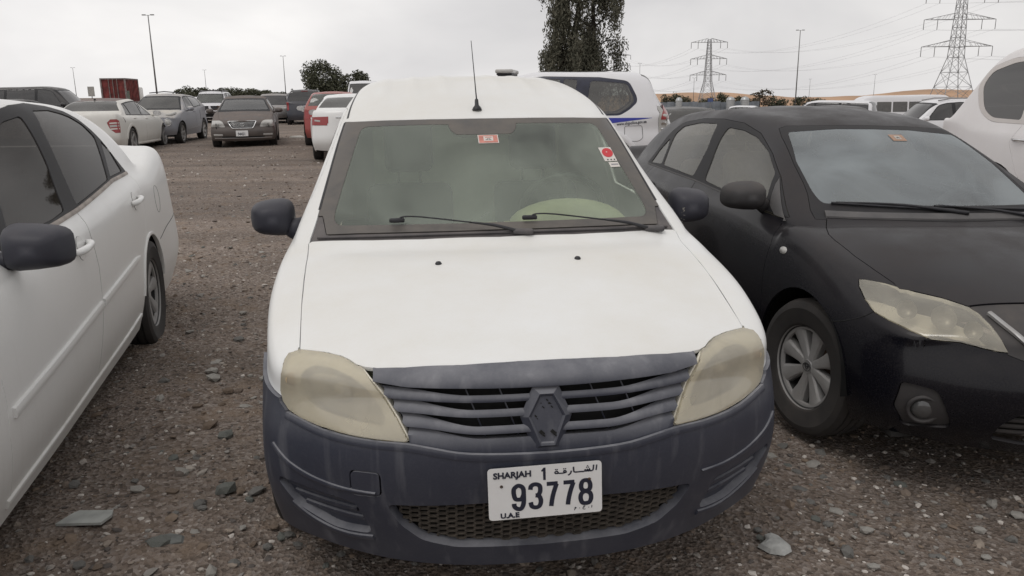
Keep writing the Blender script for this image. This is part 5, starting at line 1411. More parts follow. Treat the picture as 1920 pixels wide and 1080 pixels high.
def build_merc():
    sp = car_spec(5.1, 1.87, (.12, .74), (1.45, 1.0), (2.2, 1.385), (2.85, 1.470), (3.85, 1.405), (4.50, 1.12), (5.03, 1.08), [(0, .84), (1.5, .95), (2.4, .965), (3.6, 1.0), (4.4, 1.02), (5.1, 1.02)], .85, (.57, .63, .59), bowr=-.20, sill=.22)
    dlo = dlo_default(sp, 2.75, front=.42, rear_low=4.10, rear_top=3.80)
    yaw = R(188.5); org = place((-10.25, 21.8, .03), (-.80, 3.98, 0), yaw)
    o = dict(dlo=dlo, panes=split_dlo(dlo, [(2.78, 2.70), (3.72, 3.62)]), doors=doors_default(sp, 1.55, 2.76, 3.80), arches=[(.90, .345, .375), (3.98, .345, .385)], wheel=(.345, .25, .262, 'alloy5'), inset=.01,
             mirror=((1.0, 1.78, 1.02), (.22, .12, .14), M_W1), glass=M_GL_MID, bl_mat=M_GL_MID,
             cuts=[('top', [(-.50, 2.3), (.50, 2.3), (.53, 2.9), (.50, 3.86), (-.50, 3.86), (-.53, 2.9)], 'sunroof', lambda c: c.z > 1.3)],
             cut_parts=[('sunroof', 'roof_panel', paint('dark_roof_panel', (.06, .035, .035), up=.5, side=.2, dust=(.28, .23, .21)), 0)],
             lamps=[], lamp_parts=[('tail', 'tail_lamp', M_REDL, .003)])
    tl3 = [(.66, 5.06, .86), (.74, 5.02, .945), (.86, 4.92, .945), (.885, 4.84, .90), (.89, 4.83, .72), (.885, 4.86, .60), (.80, 4.98, .60), (.72, 5.05, .70)]
    o['cuts'] = [((.55, .83, .05), tl3, 'tailR', None), ((-.55, .83, .05), [(-x, y, z) for x, y, z in tl3], 'tailL', None)] + o['cuts']
    P = make_car('white_saloon', 'white saloon with dark roof panel and red striped tail lamps, left of the grey crossover', sp, org, yaw, M_W1, o, PARKED, level=3)
    b = P['b']; handles(P, [(2.58, .90), (3.62, .93)], M_W1)
    for sg in (-1, 1):
        def cor(u, z, d): h = b.bvh.find_nearest(Vector((sg * (.69 + .20 * u), 5.06 - .24 * u, z)))[0]; return h + b.normal_at(h) * d
        for z, w_, m_, nm_ in ((.850, .035, M_W1, 'tail_stripe'), (.705, .035, M_W1, 'tail_stripe'), (.778, .06, M_LAMPGREY, 'tail_lens')):
            strip(b, [cor(u, z, .006) for u in (.05, .3, .6, .95)], w_, .004, nm_, m_, P['tailR' if sg > 0 else 'tailL'])
        strip(b, [b.side(sg, y, .235 + .02 * (y - 1.3) / 2.3, .0) for y in np.linspace(1.32, 3.56, 14)], .06, .03, 'side_skirt', M_W1, P['root'])
        strip(b, [b.side(sg, 3.98 + .43 * math.cos(R(a)), .345 + .43 * math.sin(R(a))) for a in range(10, 171, 10)], .085, .012, 'arch_flare', M_W1, P['root'])
        strip(b, [b.side(sg, 4.46, .98), b.side(sg, 4.42, .90), b.side(sg, 4.40, .85)], .03, .004, 'flank_vent', M_RUBBER, P['root'])
    p = b.top(0, 3.80); MB().rbox(p + Vector((0, 0, .02)), (.03, .12, .05), .012).build('roof_fin', M_RUBBER, P['root'])

def build_juke():
    sp = car_spec(4.13, 1.765, (.14, .86), (1.12, 1.06), (1.78, 1.49), (2.3, 1.565), (3.55, 1.50), (3.95, 1.14), (4.06, 1.02), [(0, .92), (1.2, 1.02), (2.0, 1.05), (3.3, 1.15), (4.1, 1.12)], .83, (.57, .60, .55), kind='hatch', bowf=.24, sill=.26, fz=(.78, .60, .44, .28))
    dlo = dlo_default(sp, 2.3, front=.40, rear_low=3.30, rear_top=3.35)
    yaw = R(6); org = place((-10.42, 25.7, .06), (.78, .82, 0), yaw)
    o = dict(cut_hood=True, dlo=dlo, panes=split_dlo(dlo, [(2.38, 2.32)]), doors=doors_default(sp, 1.20, 2.36, 3.10, .34), arches=[(.82, .345, .385), (3.35, .345, .39)], wheel=(.345, .225, .235, 'alloy6'), inset=.02,
             mirror=((.97, 1.50, 1.08), (.20, .12, .15), M_GREYB), glass=M_GL_DARK, ws_mat=M_GL_MID, hood_paint=paint('grey_blue_bonnet', (.24, .25, .28), up=.9, side=.3, dust=(.52, .49, .44)),
             cuts=[('front', symx([(.70, .84), (.60, .80), (.30, .775), (0, .77)][::1]) if 0 else [(.73, .80), (.60, .745), (.30, .72), (-.30, .72), (-.60, .745), (-.73, .80), (-.67, .835), (-.3, .80), (.3, .80), (.67, .835)], 'slot', lambda c: c.y < .5), ('front', rounded([(.50, .46), (.42, .34), (-.42, .34), (-.50, .46)], .03), 'mouth', lambda c: c.y < .4)],
             cut_parts=[('slot', 'grille', M_BLACK, -.004), ('mouth', 'lower_grille', M_BLACK, -.01)])
    P = make_car('grey_crossover', 'dusty blue grey crossover with round front lamps, parked between white saloon and brown sedan', sp, org, yaw, M_GREYB, o, PARKED, level=3)
    b = P['b']; handles(P, [(2.22, .99)], M_GREYB)
    for sg in (-1, 1):
        p = b.front(sg * .58, .68); n = (b.normal_at(p) * .4 + Vector((0, -1, .12))).normalized()
        MB().lathe([(.115, -.05), (.118, .018), (.105, .024), (.098, .010)], 24, 'z').xform(frame_at(p, n)).build('lamp_ring', M_CHROME, P['root'])
        MB().lathe([(.10, .008), (.09, .02), (.055, .034), (.001, .04)], 24, 'z').xform(frame_at(p, n)).build('round_lamp', M_LAMPGREY, P['root'])
        pts = [b.top(sg * x, y, .012) for x, y in ((.50, .40), (.62, .46), (.68, .60), (.70, .74))]
        MB().tube(pts, [.03, .05, .05, .025], 10).build('wing_lamp', M_LAMPGREY, P['root'])
        strip(b, [b.side(sg, y, .42 + .05 * (y - 1.25), .0) for y in np.linspace(1.3, 2.9, 9)], .03, .008, 'door_crease', M_GREYB, P['root'])
        strip(b, [b.side(sg, 2.92, z, 0) for z in (1.0, .90, .80, .70)], .035, .003, 'tape_strip', M_BLACK, P['root'])
    MB().tube([b.top(-.45, 2.1, .05), b.top(0, 2.15, .06), b.top(.45, 2.1, .05)], .018, 6).build('roof_bar', M_BLACK, P['root'])

def plate_simple(P, txt, p, n, w=.31, h=.16, rows=None):
    o = empty('number_plate', (0, 0, 0), 0, P['root']); o.matrix_local = frame_at(p, n)
    MB().box((0, 0, 0), (w, h, .006)).build('plate_sheet', M_PLATE_W, o, False)
    text_obj('lettering', txt, h * .72, M_PLATE_INK, o, Matrix.Translation((-.01, -h * .14, .0045)), sx=.72, bold=.002)
    if rows: text_obj('lettering', rows, h * .22, M_PLATE_INK, o, Matrix.Translation((-w * .18, h * .33, .0045)), bold=.001)

def build_lexus():
    sp = car_spec(4.99, 1.83, (.10, .76), (1.42, 1.01), (2.15, 1.385), (2.75, 1.465), (3.65, 1.40), (4.35, 1.11), (4.92, 1.06), [(0, .84), (1.4, .95), (2.4, .965), (4.3, 1.0), (5, .99)], .83, (.58, .62, .58), bowf=.18, sill=.2, corner=.90)
    dlo = dlo_default(sp, 2.6, front=.42, rear_low=3.95)
    yaw = R(14.5); org = (-7.58, 23.0, .065)
    gr = rounded([(-.39, .745), (.39, .745), (.28, .555), (-.28, .555)], .03, 4)
    o = dict(dlo=dlo, panes=split_dlo(dlo, [(2.68, 2.62)]), doors=doors_default(sp, 1.5, 2.66, 3.7), arches=[(.86, .325, .36), (3.78, .325, .36)], wheel=(.33, .225, .21, 'alloy7'), inset=.02,
             mirror=((1.0, 1.72, 1.02), (.22, .12, .14), M_BROWN), glass=M_GL_MID, ws_mat=mat_glass('sedan_windscreen', (.30, .33, .34), dust=.36, dust_col=(.30, .30, .30), gloss=.05),
             lamps=[('front', rounded([(.46, .59), (.53, .735), (.60, .775), (.86, .775), (.86, .60)], .04), 'lamp')], lamp_parts=[('lamp', 'headlamp', M_LAMPGREY, .002)],
             cuts=[('front', gr, 'grille', lambda c: c.y < .5), ('front', rounded([(-.60, .335), (.60, .335), (.56, .265), (-.56, .265)], .02), 'mouth', lambda c: c.y < .45)], cut_parts=[('grille', 'grille', mat_plain('grille_grey', (.09, .09, .09), .4, .5), -.02), ('mouth', 'lower_intake', M_DARK, -.01)])
    P = make_car('brown_sedan', 'dusty grey brown sedan facing the camera with chrome grille and white plate', sp, org, yaw, M_BROWN, o, PARKED, level=3)
    b = P['b']; root = P['root']
    rim = [b.front(x, z, .004) for x, z in gr] ; rim.append(rim[0])
    MB().tube(rim, .017, 8).build('grille_surround', M_CHROME, P['grille'])
    for z in (.705, .672, .639, .606): 
        w = lerp_list([(.555, .27), (.745, .375)], z); MB().tube([b.front(x, z, -.006) for x in np.linspace(-w, w, 9)], .006, 6).build('grille_bar', M_CHROME, P['grille'])
    p = b.front(0, .655, .008); n = (0, -1, .15); F_ = frame_at(p, n)
    ring = [F_ @ Vector((.058 * math.cos(a * math.pi / 12), .042 * math.sin(a * math.pi / 12), .006)) for a in range(25)]
    bd = MB().tube(ring, .006, 6); bd.tube([F_ @ Vector(v) for v in ((.012, .030, .006), (-.022, -.014, .006), (.048, -.014, .006))], .006, 6)
    bd.build('emblem', M_CHROME, P['grille'])
    plate_simple(P, '94451', b.front(-.02, .42, .02), (0, -1, .05), .33, .16, 'DUBAI' if 0 else None)
    for sg in (-1, 1):
        pts = [b.front(sg * x, .375, .002) for x in np.linspace(.55, .80, 5)]; strip(b, pts, .05, .006, 'fog_lamp', M_LAMPGREY, root)
    strip(b, [b.front(x, .285, .004) for x in np.linspace(-.78, .78, 21)], .03, .012, 'lip_trim', M_SILVER, root)

def build_xterra():
    sp = car_spec(4.55, 1.86, (.14, 1.04), (1.28, 1.16), (1.85, 1.66), (2.5, 1.79), (4.25, 1.74), (4.44, 1.18), (4.50, 1.05), [(0, 1.02), (1.3, 1.08), (2.5, 1.10), (4.5, 1.12)], .87, (.66, .69, .66), kind='suv', bowf=.14, corner=.90, sill=.34, fz=(.92, .74, .58, .36), rz=(.95, .8, .6, .4), crown=.03)
    dlo = dlo_default(sp, 2.6, front=.42, rear_low=4.22, rear_top=4.12, drop=.10)
    yaw = R(10); org = (-16.6, 44.6, .0)
    o = dict(dlo=dlo, panes=split_dlo(dlo, [(2.50, 2.45), (3.42, 3.38)], gap=.07), doors=doors_default(sp, 1.35, 2.5, 3.2, .42), arches=[(.88, .40, .45), (3.55, .40, .45)], wheel=(.385, .26, .22, 'alloy6'), mirror=((1.02, 1.55, 1.22), (.2, .14, .2), M_BLACK), glass=M_GL_DARK, ws_mat=M_GL_GREEN,
             cuts=[('front', rounded([(-.80, 1.0), (.80, 1.0), (.78, .80), (.30, .76), (-.30, .76), (-.78, .80)], .03), 'grille', lambda c: c.y < .5), ('front', rounded([(-.70, .60), (.70, .60), (.66, .40), (-.66, .40)], .03), 'mouth', lambda c: c.y < .45)], cut_parts=[('grille', 'grille', M_BLACK, -.006), ('mouth', 'lower_intake', M_DARK, -.008)])
    P = make_car('white_offroader', 'white offroader with damaged front corner and roof rack, behind the brown sedan', sp, org, yaw, M_W2, o, PARKED, level=3)
    b = P['b']; root = P['root']
    for x in (-.22, .22): strip(b, [b.front(x * .8, .99, .004), b.front(x * .9, .88, .006), b.front(x * 1.25, .77, .004)], .12, .012, 'grille_bar', M_W2, P['grille'])
    p = b.front(-.62, .905, .0); MB().lathe([(.10, -.01), (.09, .02), (.04, .035), (.001, .04)], 20, 'z').xform(frame_at(p, (0, -1, .1))).build('headlamp', M_LAMPGREY, root)
    mb = MB(); random.seed(5)
    for k in range(7):
        c = b.front(.60 + random.uniform(-.14, .18), .90 + random.uniform(-.10, .10), .02); mb.rbox(c, (random.uniform(.06, .2), .05, random.uniform(.03, .1)), .01, rot=Matrix.Rotation(random.uniform(-.6, .6), 3, 'Y'))
    mb.build('broken_lamp', M_RUSTDISC, root, False)
    for sg in (-1, 1):
        MB().rbox(b.front(sg * .60, .52, .012), (.22, .05, .10), .02).build('bumper_inset', M_DARK, root)
        MB().tube([b.top(sg * .58, y, .07) for y in (1.95, 2.3, 3.0, 3.7, 4.1)], .022, 6).build('roof_rail', M_DKGREY, root)
    for y in (2.05, 3.0, 3.9): MB().tube([b.top(x, y, .075) for x in (-.58, 0, .58)], .018, 6).build('rack_bar', M_DKGREY, root)

def build_prado():
    sp = car_spec(4.86, 1.875, (.14, 1.03), (1.32, 1.17), (1.92, 1.71), (2.7, 1.875), (4.30, 1.83), (4.72, 1.24), (4.80, 1.06), [(0, 1.0), (1.3, 1.08), (2.5, 1.12), (4.8, 1.14)], .89, (.66, .70, .66), kind='suv', bowf=.16, corner=.88, sill=.32, fz=(.9, .72, .56, .36), rz=(.95, .78, .6, .4), bowr=-.10)
    yaw = R(-95.5); org = place((2.66, 13.3, -.02), (.75, 4.80, 0), yaw)
    dlo = rounded([(1.72, 1.15), (3.94, 1.155), (4.10, 1.25), (4.215, 1.36), (4.21, 1.45), (4.08, 1.70), (3.6, 1.765), (2.7, 1.79), (2.2, 1.745), (2.02, 1.66)], [.02, .06, .05, .06, .05, .09, 0, 0, 0, .1], 4)
    panes = [rounded([(3.38, 1.185), (3.91, 1.185), (4.06, 1.27), (4.165, 1.37), (4.155, 1.45), (4.05, 1.66), (3.46, 1.715)], [.05, .05, .03, .04, .04, .07, .06], 4), rounded([(2.98, 1.185), (3.18, 1.185), (3.24, 1.73), (3.02, 1.745)], .03), rounded([(2.42, 1.18), (2.92, 1.185), (2.96, 1.745), (2.50, 1.745)], .03), rounded([(1.82, 1.18), (2.34, 1.18), (2.40, 1.725), (2.12, 1.66)], .03)]
    o = dict(dlo=dlo, panes=panes, doors=[[(1.4, .45), (1.4, 1.06), (2.36, 1.10), (2.36, .45)], [(2.37, .45), (2.37, 1.10), (3.40, 1.125), (3.36, .9), (3.1, .45)]], arches=[(.95, .39, .44), (3.74, .39, .45)], wheel=(.385, .265, .22, 'alloy6'), inset=.02,
             mirror=((1.02, 1.62, 1.25), (.2, .14, .22), M_W2), glass=M_GL_PRADO, dlo_mat=mat_plain('police_band_black', (.020, .022, .040), .3, var=.2),
             lamps=[('LR', rounded([(4.56, 1.10), (4.63, 1.35), (4.72, 1.345), (4.95, 1.10), (4.95, .82), (4.58, .83)], [.03, .05, .05, .05, 0, .03], 4), 'tail'), ('rear', rounded([(.74, 1.10), (.80, 1.30), (.99, 1.30), (.99, .82), (.75, .83)], .03), 'tail')], lamp_parts=[('tail', 'tail_lamp', M_LAMPGREY, .014)])
    P = make_car('police_suv', 'white police offroader with blue side stripe and light bar, behind the white panel van', sp, org, yaw, M_W2, o, level=3)
    b = P['b']; root = P['root']; blue = mat_plain('police_blue', (.030, .040, .33), .35)
    for sg in (-1, 1):
        q = 'R' if sg > 0 else 'L'
        y0, y1 = 3.45, 4.46
        top = [b.side(sg, y0 + (y1 - y0) * t / 10, 1.118 - .004 * t / 10) for t in range(11)]; bot = [b.side(sg, y0 + (y1 - y0) * t / 10, 1.118 - .13 + .122 * (t / 10)) for t in range(11)]
        MB().grid([[p + b.normal_at(p) * .003 for p in top], [p + b.normal_at(p) * .003 for p in bot]], flip=(sg < 0)).build('blue_stripe', blue, root)
        p = b.side(sg, 4.13, 1.035, .003); n = b.normal_at(p)
        text_obj('lettering', 'www.shjpolice.gov.ae', .070, M_PLATE_INK, root, frame_at(p, n) @ Matrix.Rotation(R(5 * sg), 4, 'Z'), sx=.80, bold=.0006)
        flap = rounded([(4.02, .985), (4.30, .99), (4.32, .79), (4.25, .74), (4.08, .74), (4.02, .80)], .03, 4); flap.append(flap[0])
        seam(b, [b.side(sg, y, z) for y, z in flap], 'fuel_flap_edge', root, .004, M_SAIL)
        red = rounded([(4.545, 1.09), (4.63, 1.33), (4.70, 1.24), (4.735, 1.09)], .02, 4)
        rows = []
        for j in range(7):
            z = 1.085 + .245 * j / 6; a = 4.60 + .045 * j / 6; e = 4.745 - .05 * (j / 6) ** 1.5
            rows.append([b.side(sg, a + (e - a) * i / 5, z, .018) for i in range(6)])
        MB().grid(rows, flip=(sg > 0)).build('red_lens', M_REDL, P['tail' + q])
        for z in (1.0, .90): strip(b, [b.side(sg, y, z + .03 * math.sin((y - 4.5) * 9), .016) for y in np.linspace(4.61, 4.73, 6)], .05, .012, 'lamp_ripple', M_CHROME, P['tail' + q])
        strip(b, [b.side(sg, 3.74 + .49 * math.cos(R(a)), .39 + .49 * math.sin(R(a))) for a in range(6, 175, 8)], .10, .035, 'arch_flare', M_W2, root)
        seam(b, [b.side(sg, y, .66) for y in np.linspace(4.26, 4.72, 8)], 'bumper_seam', root, .005)
    # light bar on the roof
    lb = empty('light_bar', (0, 0, 0), 0, root); yb = 2.02
    MB().rbox((0, yb, b.top(0, yb).z + .135), (1.16, .30, .065), .025).build('bar_lens', M_LAMPGREY, lb)
    MB().rbox((0, yb, b.top(0, yb).z + .088), (1.10, .26, .035), .012).build('bar_base', M_BLACK, lb)
    for sx in (-.52, -.22, .22, .52): MB().rbox((sx, yb, b.top(sx, yb).z + .045), (.07, .24, .09), .02).build('bar_foot', M_BLACK, lb)

def build_suv_right():
    sp = car_spec(5.1, 2.0, (.14, 1.08), (1.4, 1.24), (2.1, 1.80), (2.9, 1.97), (4.30, 1.91), (4.86, 1.33), (5.02, 1.16), [(0, 1.05), (1.4, 1.14), (2.5, 1.165), (4.2, 1.20), (5, 1.22)], .94, (.68, .73, .68), kind='suv', bowf=.18, sill=.32, fz=(.95, .76, .58, .36), rz=(1.0, .82, .62, .4), bowr=-.14)
    yaw = R(6.5); org = place((4.50, 8.5, -.03), (-.90, 4.9, 0), yaw)
    dlo = rounded([(1.85, 1.19), (4.10, 1.225), (4.32, 1.32), (4.50, 1.56), (4.44, 1.73), (4.15, 1.81), (2.9, 1.86), (2.35, 1.79)], [.02, .10, .12, .10, .10, .05, 0, .1], 5)
    panes = [rounded([(3.72, 1.255), (4.10, 1.265), (4.27, 1.345), (4.42, 1.56), (4.37, 1.69), (4.10, 1.765), (3.75, 1.79)], [.03, .08, .10, .08, .08, .05, .03], 5), rounded([(2.72, 1.24), (3.62, 1.255), (3.64, 1.795), (2.76, 1.815)], .03), rounded([(2.0, 1.23), (2.64, 1.24), (2.66, 1.81), (2.4, 1.76)], .03)]
    o = dict(dlo=dlo, panes=panes, doors=[[(1.55, .5), (1.55, 1.16), (2.68, 1.20), (2.68, .5)], [(2.69, .5), (2.69, 1.20), (3.66, 1.235), (3.76, 1.05), (3.62, .8), (3.35, .5)]], arches=[(.95, .41, .46), (3.95, .41, .46)], wheel=(.40, .27, .25, 'alloy6'),
             mirror=((1.08, 1.75, 1.3), (.22, .14, .2), M_W2), glass=M_GL_DARK, dlo_mat=mat_dusty('satin_window_trim', (.55, .52, .50), dust=(.42, .37, .33), up=.3, side=.15, rough=.3, coat=.2),
             lamps=[('rear', rounded([(.58, 1.20), (.80, 1.20), (.80, .95), (.60, .95)], .03), 'tail')], lamp_parts=[('tail', 'tail_lamp', M_REDL, .003)])
    P = make_car('white_suv', 'large white family SUV with dark quarter window, cut off by the right edge', sp, org, yaw, paint('pearl_white_paint', (.74, .72, .72), up=.2, side=.08), o, level=3)
    handles(P, [(2.58, 1.06), (3.62, 1.08)], M_CHROME)

def build_altima():
    sp = car_spec(4.86, 1.83, (.12, .74), (1.35, 1.0), (2.1, 1.39), (2.7, 1.47), (3.7, 1.40), (4.35, 1.14), (4.80, 1.10), [(0, .84), (1.4, .94), (2.4, .965), (4.3, 1.02), (5, 1.02)], .83, (.57, .61, .57), bowr=-.22, sill=.22)
    dlo = dlo_default(sp, 2.6, rear_low=3.95)
    yaw = R(190); org = place((-4.45, 18.6, .07), (.80, 3.80, 0), yaw)
    tl = rounded([(.60, .80), (.58, .92), (.66, .965), (.95, .99), (.95, .80)], .03)
    o = dict(dlo=dlo, panes=split_dlo(dlo, [(2.6, 2.54)]), doors=doors_default(sp, 1.45, 2.6, 3.65), arches=[(.95, .325, .36), (3.80, .325, .365)], wheel=(.325, .215, .21, 'alloy7'), mirror=((.98, 1.68, 1.02), (.2, .12, .14), M_W2), glass=M_GL_MID,
             lamps=[('rear', tl, 'tail'), ('LR', rounded([(4.60, .975), (5.0, 1.0), (5.0, .80), (4.70, .80)], .03), 'tail')], lamp_parts=[('tail', 'tail_lamp', M_REDL, .006)])
    P = make_car('white_rear_sedan', 'white sedan seen from behind with red tail lamp, beside the van windscreen pillar', sp, org, yaw, paint('clean_white_paint', (.78, .78, .77), up=.1, side=.06), o, PARKED, level=3)
    b = P['b']; handles(P, [(2.48, .9), (3.52, .92)], M_W2)
    for sg in (-1, 1): strip(b, [b.rear(sg * x, .885 + (x - .6) * .12, .006) for x in (.64, .70, .76)], .04, .005, 'reverse_lens', M_LAMPGREY, P['tailR' if sg > 0 else 'tailL'])
    strip(b, [b.rear(x, .97, .004) for x in np.linspace(-.30, .30, 7)], .035, .012, 'boot_trim', M_CHROME, P['root'])

def build_red():
    sp = car_spec(4.2, 1.76, (.14, .86), (1.15, 1.02), (1.8, 1.46), (2.4, 1.545), (3.6, 1.49), (4.0, 1.12), (4.12, .98), [(0, .9), (1.2, .98), (2.4, 1.02), (4.1, 1.06)], .82, (.58, .61, .57), kind='hatch', bowf=.2, sill=.26)
    dlo = dlo_default(sp, 2.3, rear_low=3.6, rear_top=3.5)
    yaw = R(191.5); org = place((-5.95, 23.7, .07), (.80, 3.40, 0), yaw)
    o = dict(dlo=dlo, panes=split_dlo(dlo, [(2.35, 2.3)]), doors=doors_default(sp, 1.22, 2.32, 3.2, .34), arches=[(.85, .33, .37), (3.40, .33, .37)], wheel=(.33, .21, .21, 'cap7'), mirror=((1.02, 1.5, 1.05), (.24, .13, .16), M_BLACK), glass=M_GL_GREEN,
             lamps=[('rear', rounded([(.62, 1.0), (.9, 1.0), (.9, .78), (.66, .78)], .03), 'tail')], lamp_parts=[('tail', 'tail_lamp', M_REDL, .004)])
    P = make_car('red_hatchback', 'red hatchback half hidden behind the white rear facing sedan', sp, org, yaw, M_REDP, o, PARKED, level=2)
    b = P['b']
    for sg in (-1, 1): strip(b, [b.side(sg, y, .33) for y in np.linspace(1.25, 2.95, 8)], .10, .012, 'sill_cladding', M_BLACK, P['root'])

def build_navy():
    sp = car_spec(5.1, 1.98, (.14, .92), (1.15, 1.10), (2.0, 1.66), (2.8, 1.75), (4.65, 1.70), (4.92, 1.16), (5.0, 1.0), [(0, .95), (1.2, 1.02), (3, 1.08), (5, 1.1)], .93, (.68, .72, .69), kind='van', bowf=.2, sill=.26, bowr=-.14)
    dlo = dlo_default(sp, 2.3, rear_low=4.7, rear_top=4.6)
    yaw = R(193); org = place((-10.15, 40.6, .05), (0, 5.0, 0), yaw)
    o = dict(dlo=dlo, panes=split_dlo(dlo, [(2.4, 2.4), (3.7, 3.7)]), arches=[(.95, .34, .38), (4.0, .34, .38)], wheel=(.34, .22, .21, 'alloy5'), glass=M_GL_DARK, bl=[(.80, 1.18), (.72, 1.62), (.66, 1.68), (0, 1.69)], bl_mat=M_GL_DARK,
             lamps=[('rear', rounded([(.80, 1.12), (1.0, 1.12), (1.0, .74), (.80, .74)], .03), 'tail')], lamp_parts=[('tail', 'tail_lamp', M_REDL, .01)])
    P = make_car('navy_minivan', 'dark navy minivan seen from behind with tall red tail lamps', sp, org, yaw, M_NAVY, o, PARKED, level=2, cat='van')
    b = P['b']; root = P['root']
    for sg in (-1, 1): MB().tube([b.top(sg * .62, y, .06) for y in (2.2, 3, 4, 4.6)], .025, 6).build('roof_rail', M_SILVER, root)
    strip(b, [b.rear(x, .93, .006) for x in (-.3, 0, .3)], .04, .01, 'tailgate_trim', M_CHROME, root)
    MB().box(b.rear(-.02, .74, .01), (.42, .02, .14)).build('number_plate', M_PLATE_W, root, False)
    strip(b, [b.rear(x, 1.64, .02) for x in (-.15, 0, .15)], .03, .01, 'brake_lamp', M_REDL, root)

for f_ in (build_merc, build_juke, build_lexus, build_xterra, build_prado, build_suv_right, build_altima, build_red, build_navy): f_()
# ------------------------------------------------------------------ ground
def S(t): t = np.clip(t, 0, 1); return t * t * (3 - 2 * t)
def gz(x, y):
    """lie of the land: tilts down to the right near the cars, falls away towards the dunes on the right"""
    x = np.asarray(x, float); y = np.asarray(y, float)
    near = -.048 * np.clip(x, -1.7, 1.9)
    far = .075 * S((-x + 6) / 10)
    w = S((y - 6) / 9)
    z = near * (1 - w) + far * w
    z = z - .026 * np.clip(y - 14, 0, 1000) * S((x - .02 * y) / np.maximum(6, .12 * y))
    return z

def fbm(x, y, seed, octs):
    """cheap value noise with numpy"""
    rng = np.random.RandomState(seed); out = np.zeros_like(x); T = rng.rand(256, 256)
    for f, a in octs:
        u, v = x * f + 17.3, y * f + 5.1; i, j = np.floor(u).astype(int), np.floor(v).astype(int); fu, fv = u - i, v - j
        fu, fv = fu * fu * (3 - 2 * fu), fv * fv * (3 - 2 * fv)
        g = lambda a_, b_: T[a_ % 256, b_ % 256]
        out += a * ((g(i, j) * (1 - fu) + g(i + 1, j) * fu) * (1 - fv) + (g(i, j + 1) * (1 - fu) + g(i + 1, j + 1) * fu) * fv - .5)
    return out

def mat_ground():
    m, nt, b, o = nodes('gravel_ground'); L = nt.links
    tc = nt.nodes.new('ShaderNodeTexCoord')
    def noise(sc, det=5, ro=.6):
        n = nt.nodes.new('ShaderNodeTexNoise'); n.inputs['Scale'].default_value = sc; n.inputs['Detail'].default_value = det; n.inputs['Roughness'].default_value = ro; L.new(tc.outputs['Object'], n.inputs['Vector']); return n
    big = noise(.45, 5); mid = noise(6, 5); fine = noise(90, 3, .7)
    vo = nt.nodes.new('ShaderNodeTexVoronoi'); vo.inputs['Scale'].default_value = 70; L.new(tc.outputs['Object'], vo.inputs['Vector'])
    r1 = nt.nodes.new('ShaderNodeValToRGB'); e = r1.color_ramp.elements
    e[0].position = .0; e[0].color = (.085, .072, .063, 1); e[1].position = 1; e[1].color = (.28, .255, .235, 1)
    for p_, c_ in ((.35, (.155, .128, .110, 1)), (.6, (.195, .168, .147, 1)), (.8, (.175, .154, .140, 1))):
        q = r1.color_ramp.elements.new(p_); q.color = c_
    sp = nt.nodes.new('ShaderNodeSeparateColor'); L.new(vo.outputs['Color'], sp.inputs[0]); L.new(sp.outputs[0], r1.inputs['Fac'])
    r2 = nt.nodes.new('ShaderNodeValToRGB'); r2.color_ramp.elements[0].position = .35; r2.color_ramp.elements[0].color = (1.02, .98, .96, 1); r2.color_ramp.elements[1].position = .68; r2.color_ramp.elements[1].color = (1.40, 1.32, 1.25, 1)
    L.new(big.outputs['Fac'], r2.inputs['Fac'])
    mx = nt.nodes.new('ShaderNodeMix'); mx.data_type = 'RGBA'; mx.blend_type = 'MULTIPLY'; mx.inputs[0].default_value = 1; L.new(r1.outputs['Color'], mx.inputs[6]); L.new(r2.outputs['Color'], mx.inputs[7])
    r3 = nt.nodes.new('ShaderNodeMapRange'); r3.inputs[1].default_value = .52; r3.inputs[2].default_value = .72; r3.inputs[3].default_value = 0; r3.inputs[4].default_value = .75; L.new(mid.outputs['Fac'], r3.inputs[0])
    sand = nt.nodes.new('ShaderNodeMix'); sand.data_type = 'RGBA'; L.new(r3.outputs[0], sand.inputs[0]); L.new(mx.outputs[2], sand.inputs[6]); sand.inputs[7].default_value = (.225, .168, .124, 1)
    mp = nt.nodes.new('ShaderNodeMapping'); mp.inputs['Scale'].default_value = (.10, 1.1, 1); mp.inputs['Rotation'].default_value = (0, 0, .12); L.new(tc.outputs['Object'], mp.inputs[0])
    bn = nt.nodes.new('ShaderNodeTexNoise'); bn.inputs['Scale'].default_value = 1.0; bn.inputs['Detail'].default_value = 6; L.new(mp.outputs[0], bn.inputs['Vector'])
    br = nt.nodes.new('ShaderNodeMapRange'); br.inputs[1].default_value = .35; br.inputs[2].default_value = .65; br.inputs[3].default_value = .80; br.inputs[4].default_value = 1.20; L.new(bn.outputs['Fac'], br.inputs[0])
    bx = nt.nodes.new('ShaderNodeMix'); bx.data_type = 'RGBA'; bx.blend_type = 'MULTIPLY'; bx.inputs[0].default_value = 1; L.new(sand.outputs[2], bx.inputs[6]); L.new(br.outputs[0], bx.inputs[7])
    L.new(bx.outputs[2], b.inputs['Base Color']); b.inputs['Roughness'].default_value = .95; b.inputs['Specular IOR Level'].default_value = .2
    bp = nt.nodes.new('ShaderNodeBump'); bp.inputs['Strength'].default_value = .8; bp.inputs['Distance'].default_value = .012
    ad = nt.nodes.new('ShaderNodeMath'); ad.operation = 'ADD'; L.new(fine.outputs['Fac'], ad.inputs[0]); L.new(vo.outputs['Distance'], ad.inputs[1]); L.new(ad.outputs[0], bp.inputs['Height'])
    L.new(bp.outputs['Normal'], b.inputs['Normal'])
    return m
M_GROUND = mat_ground()
def axis(near, step, far, ratio):
    a = list(np.arange(0, near, step)); s_ = step
    while a[-1] < far: s_ *= ratio; a.append(a[-1] + s_)
    return a
xp = axis(3.6, .035, 2200, 1.13); xs = np.array([-v for v in xp[:0:-1]] + xp)
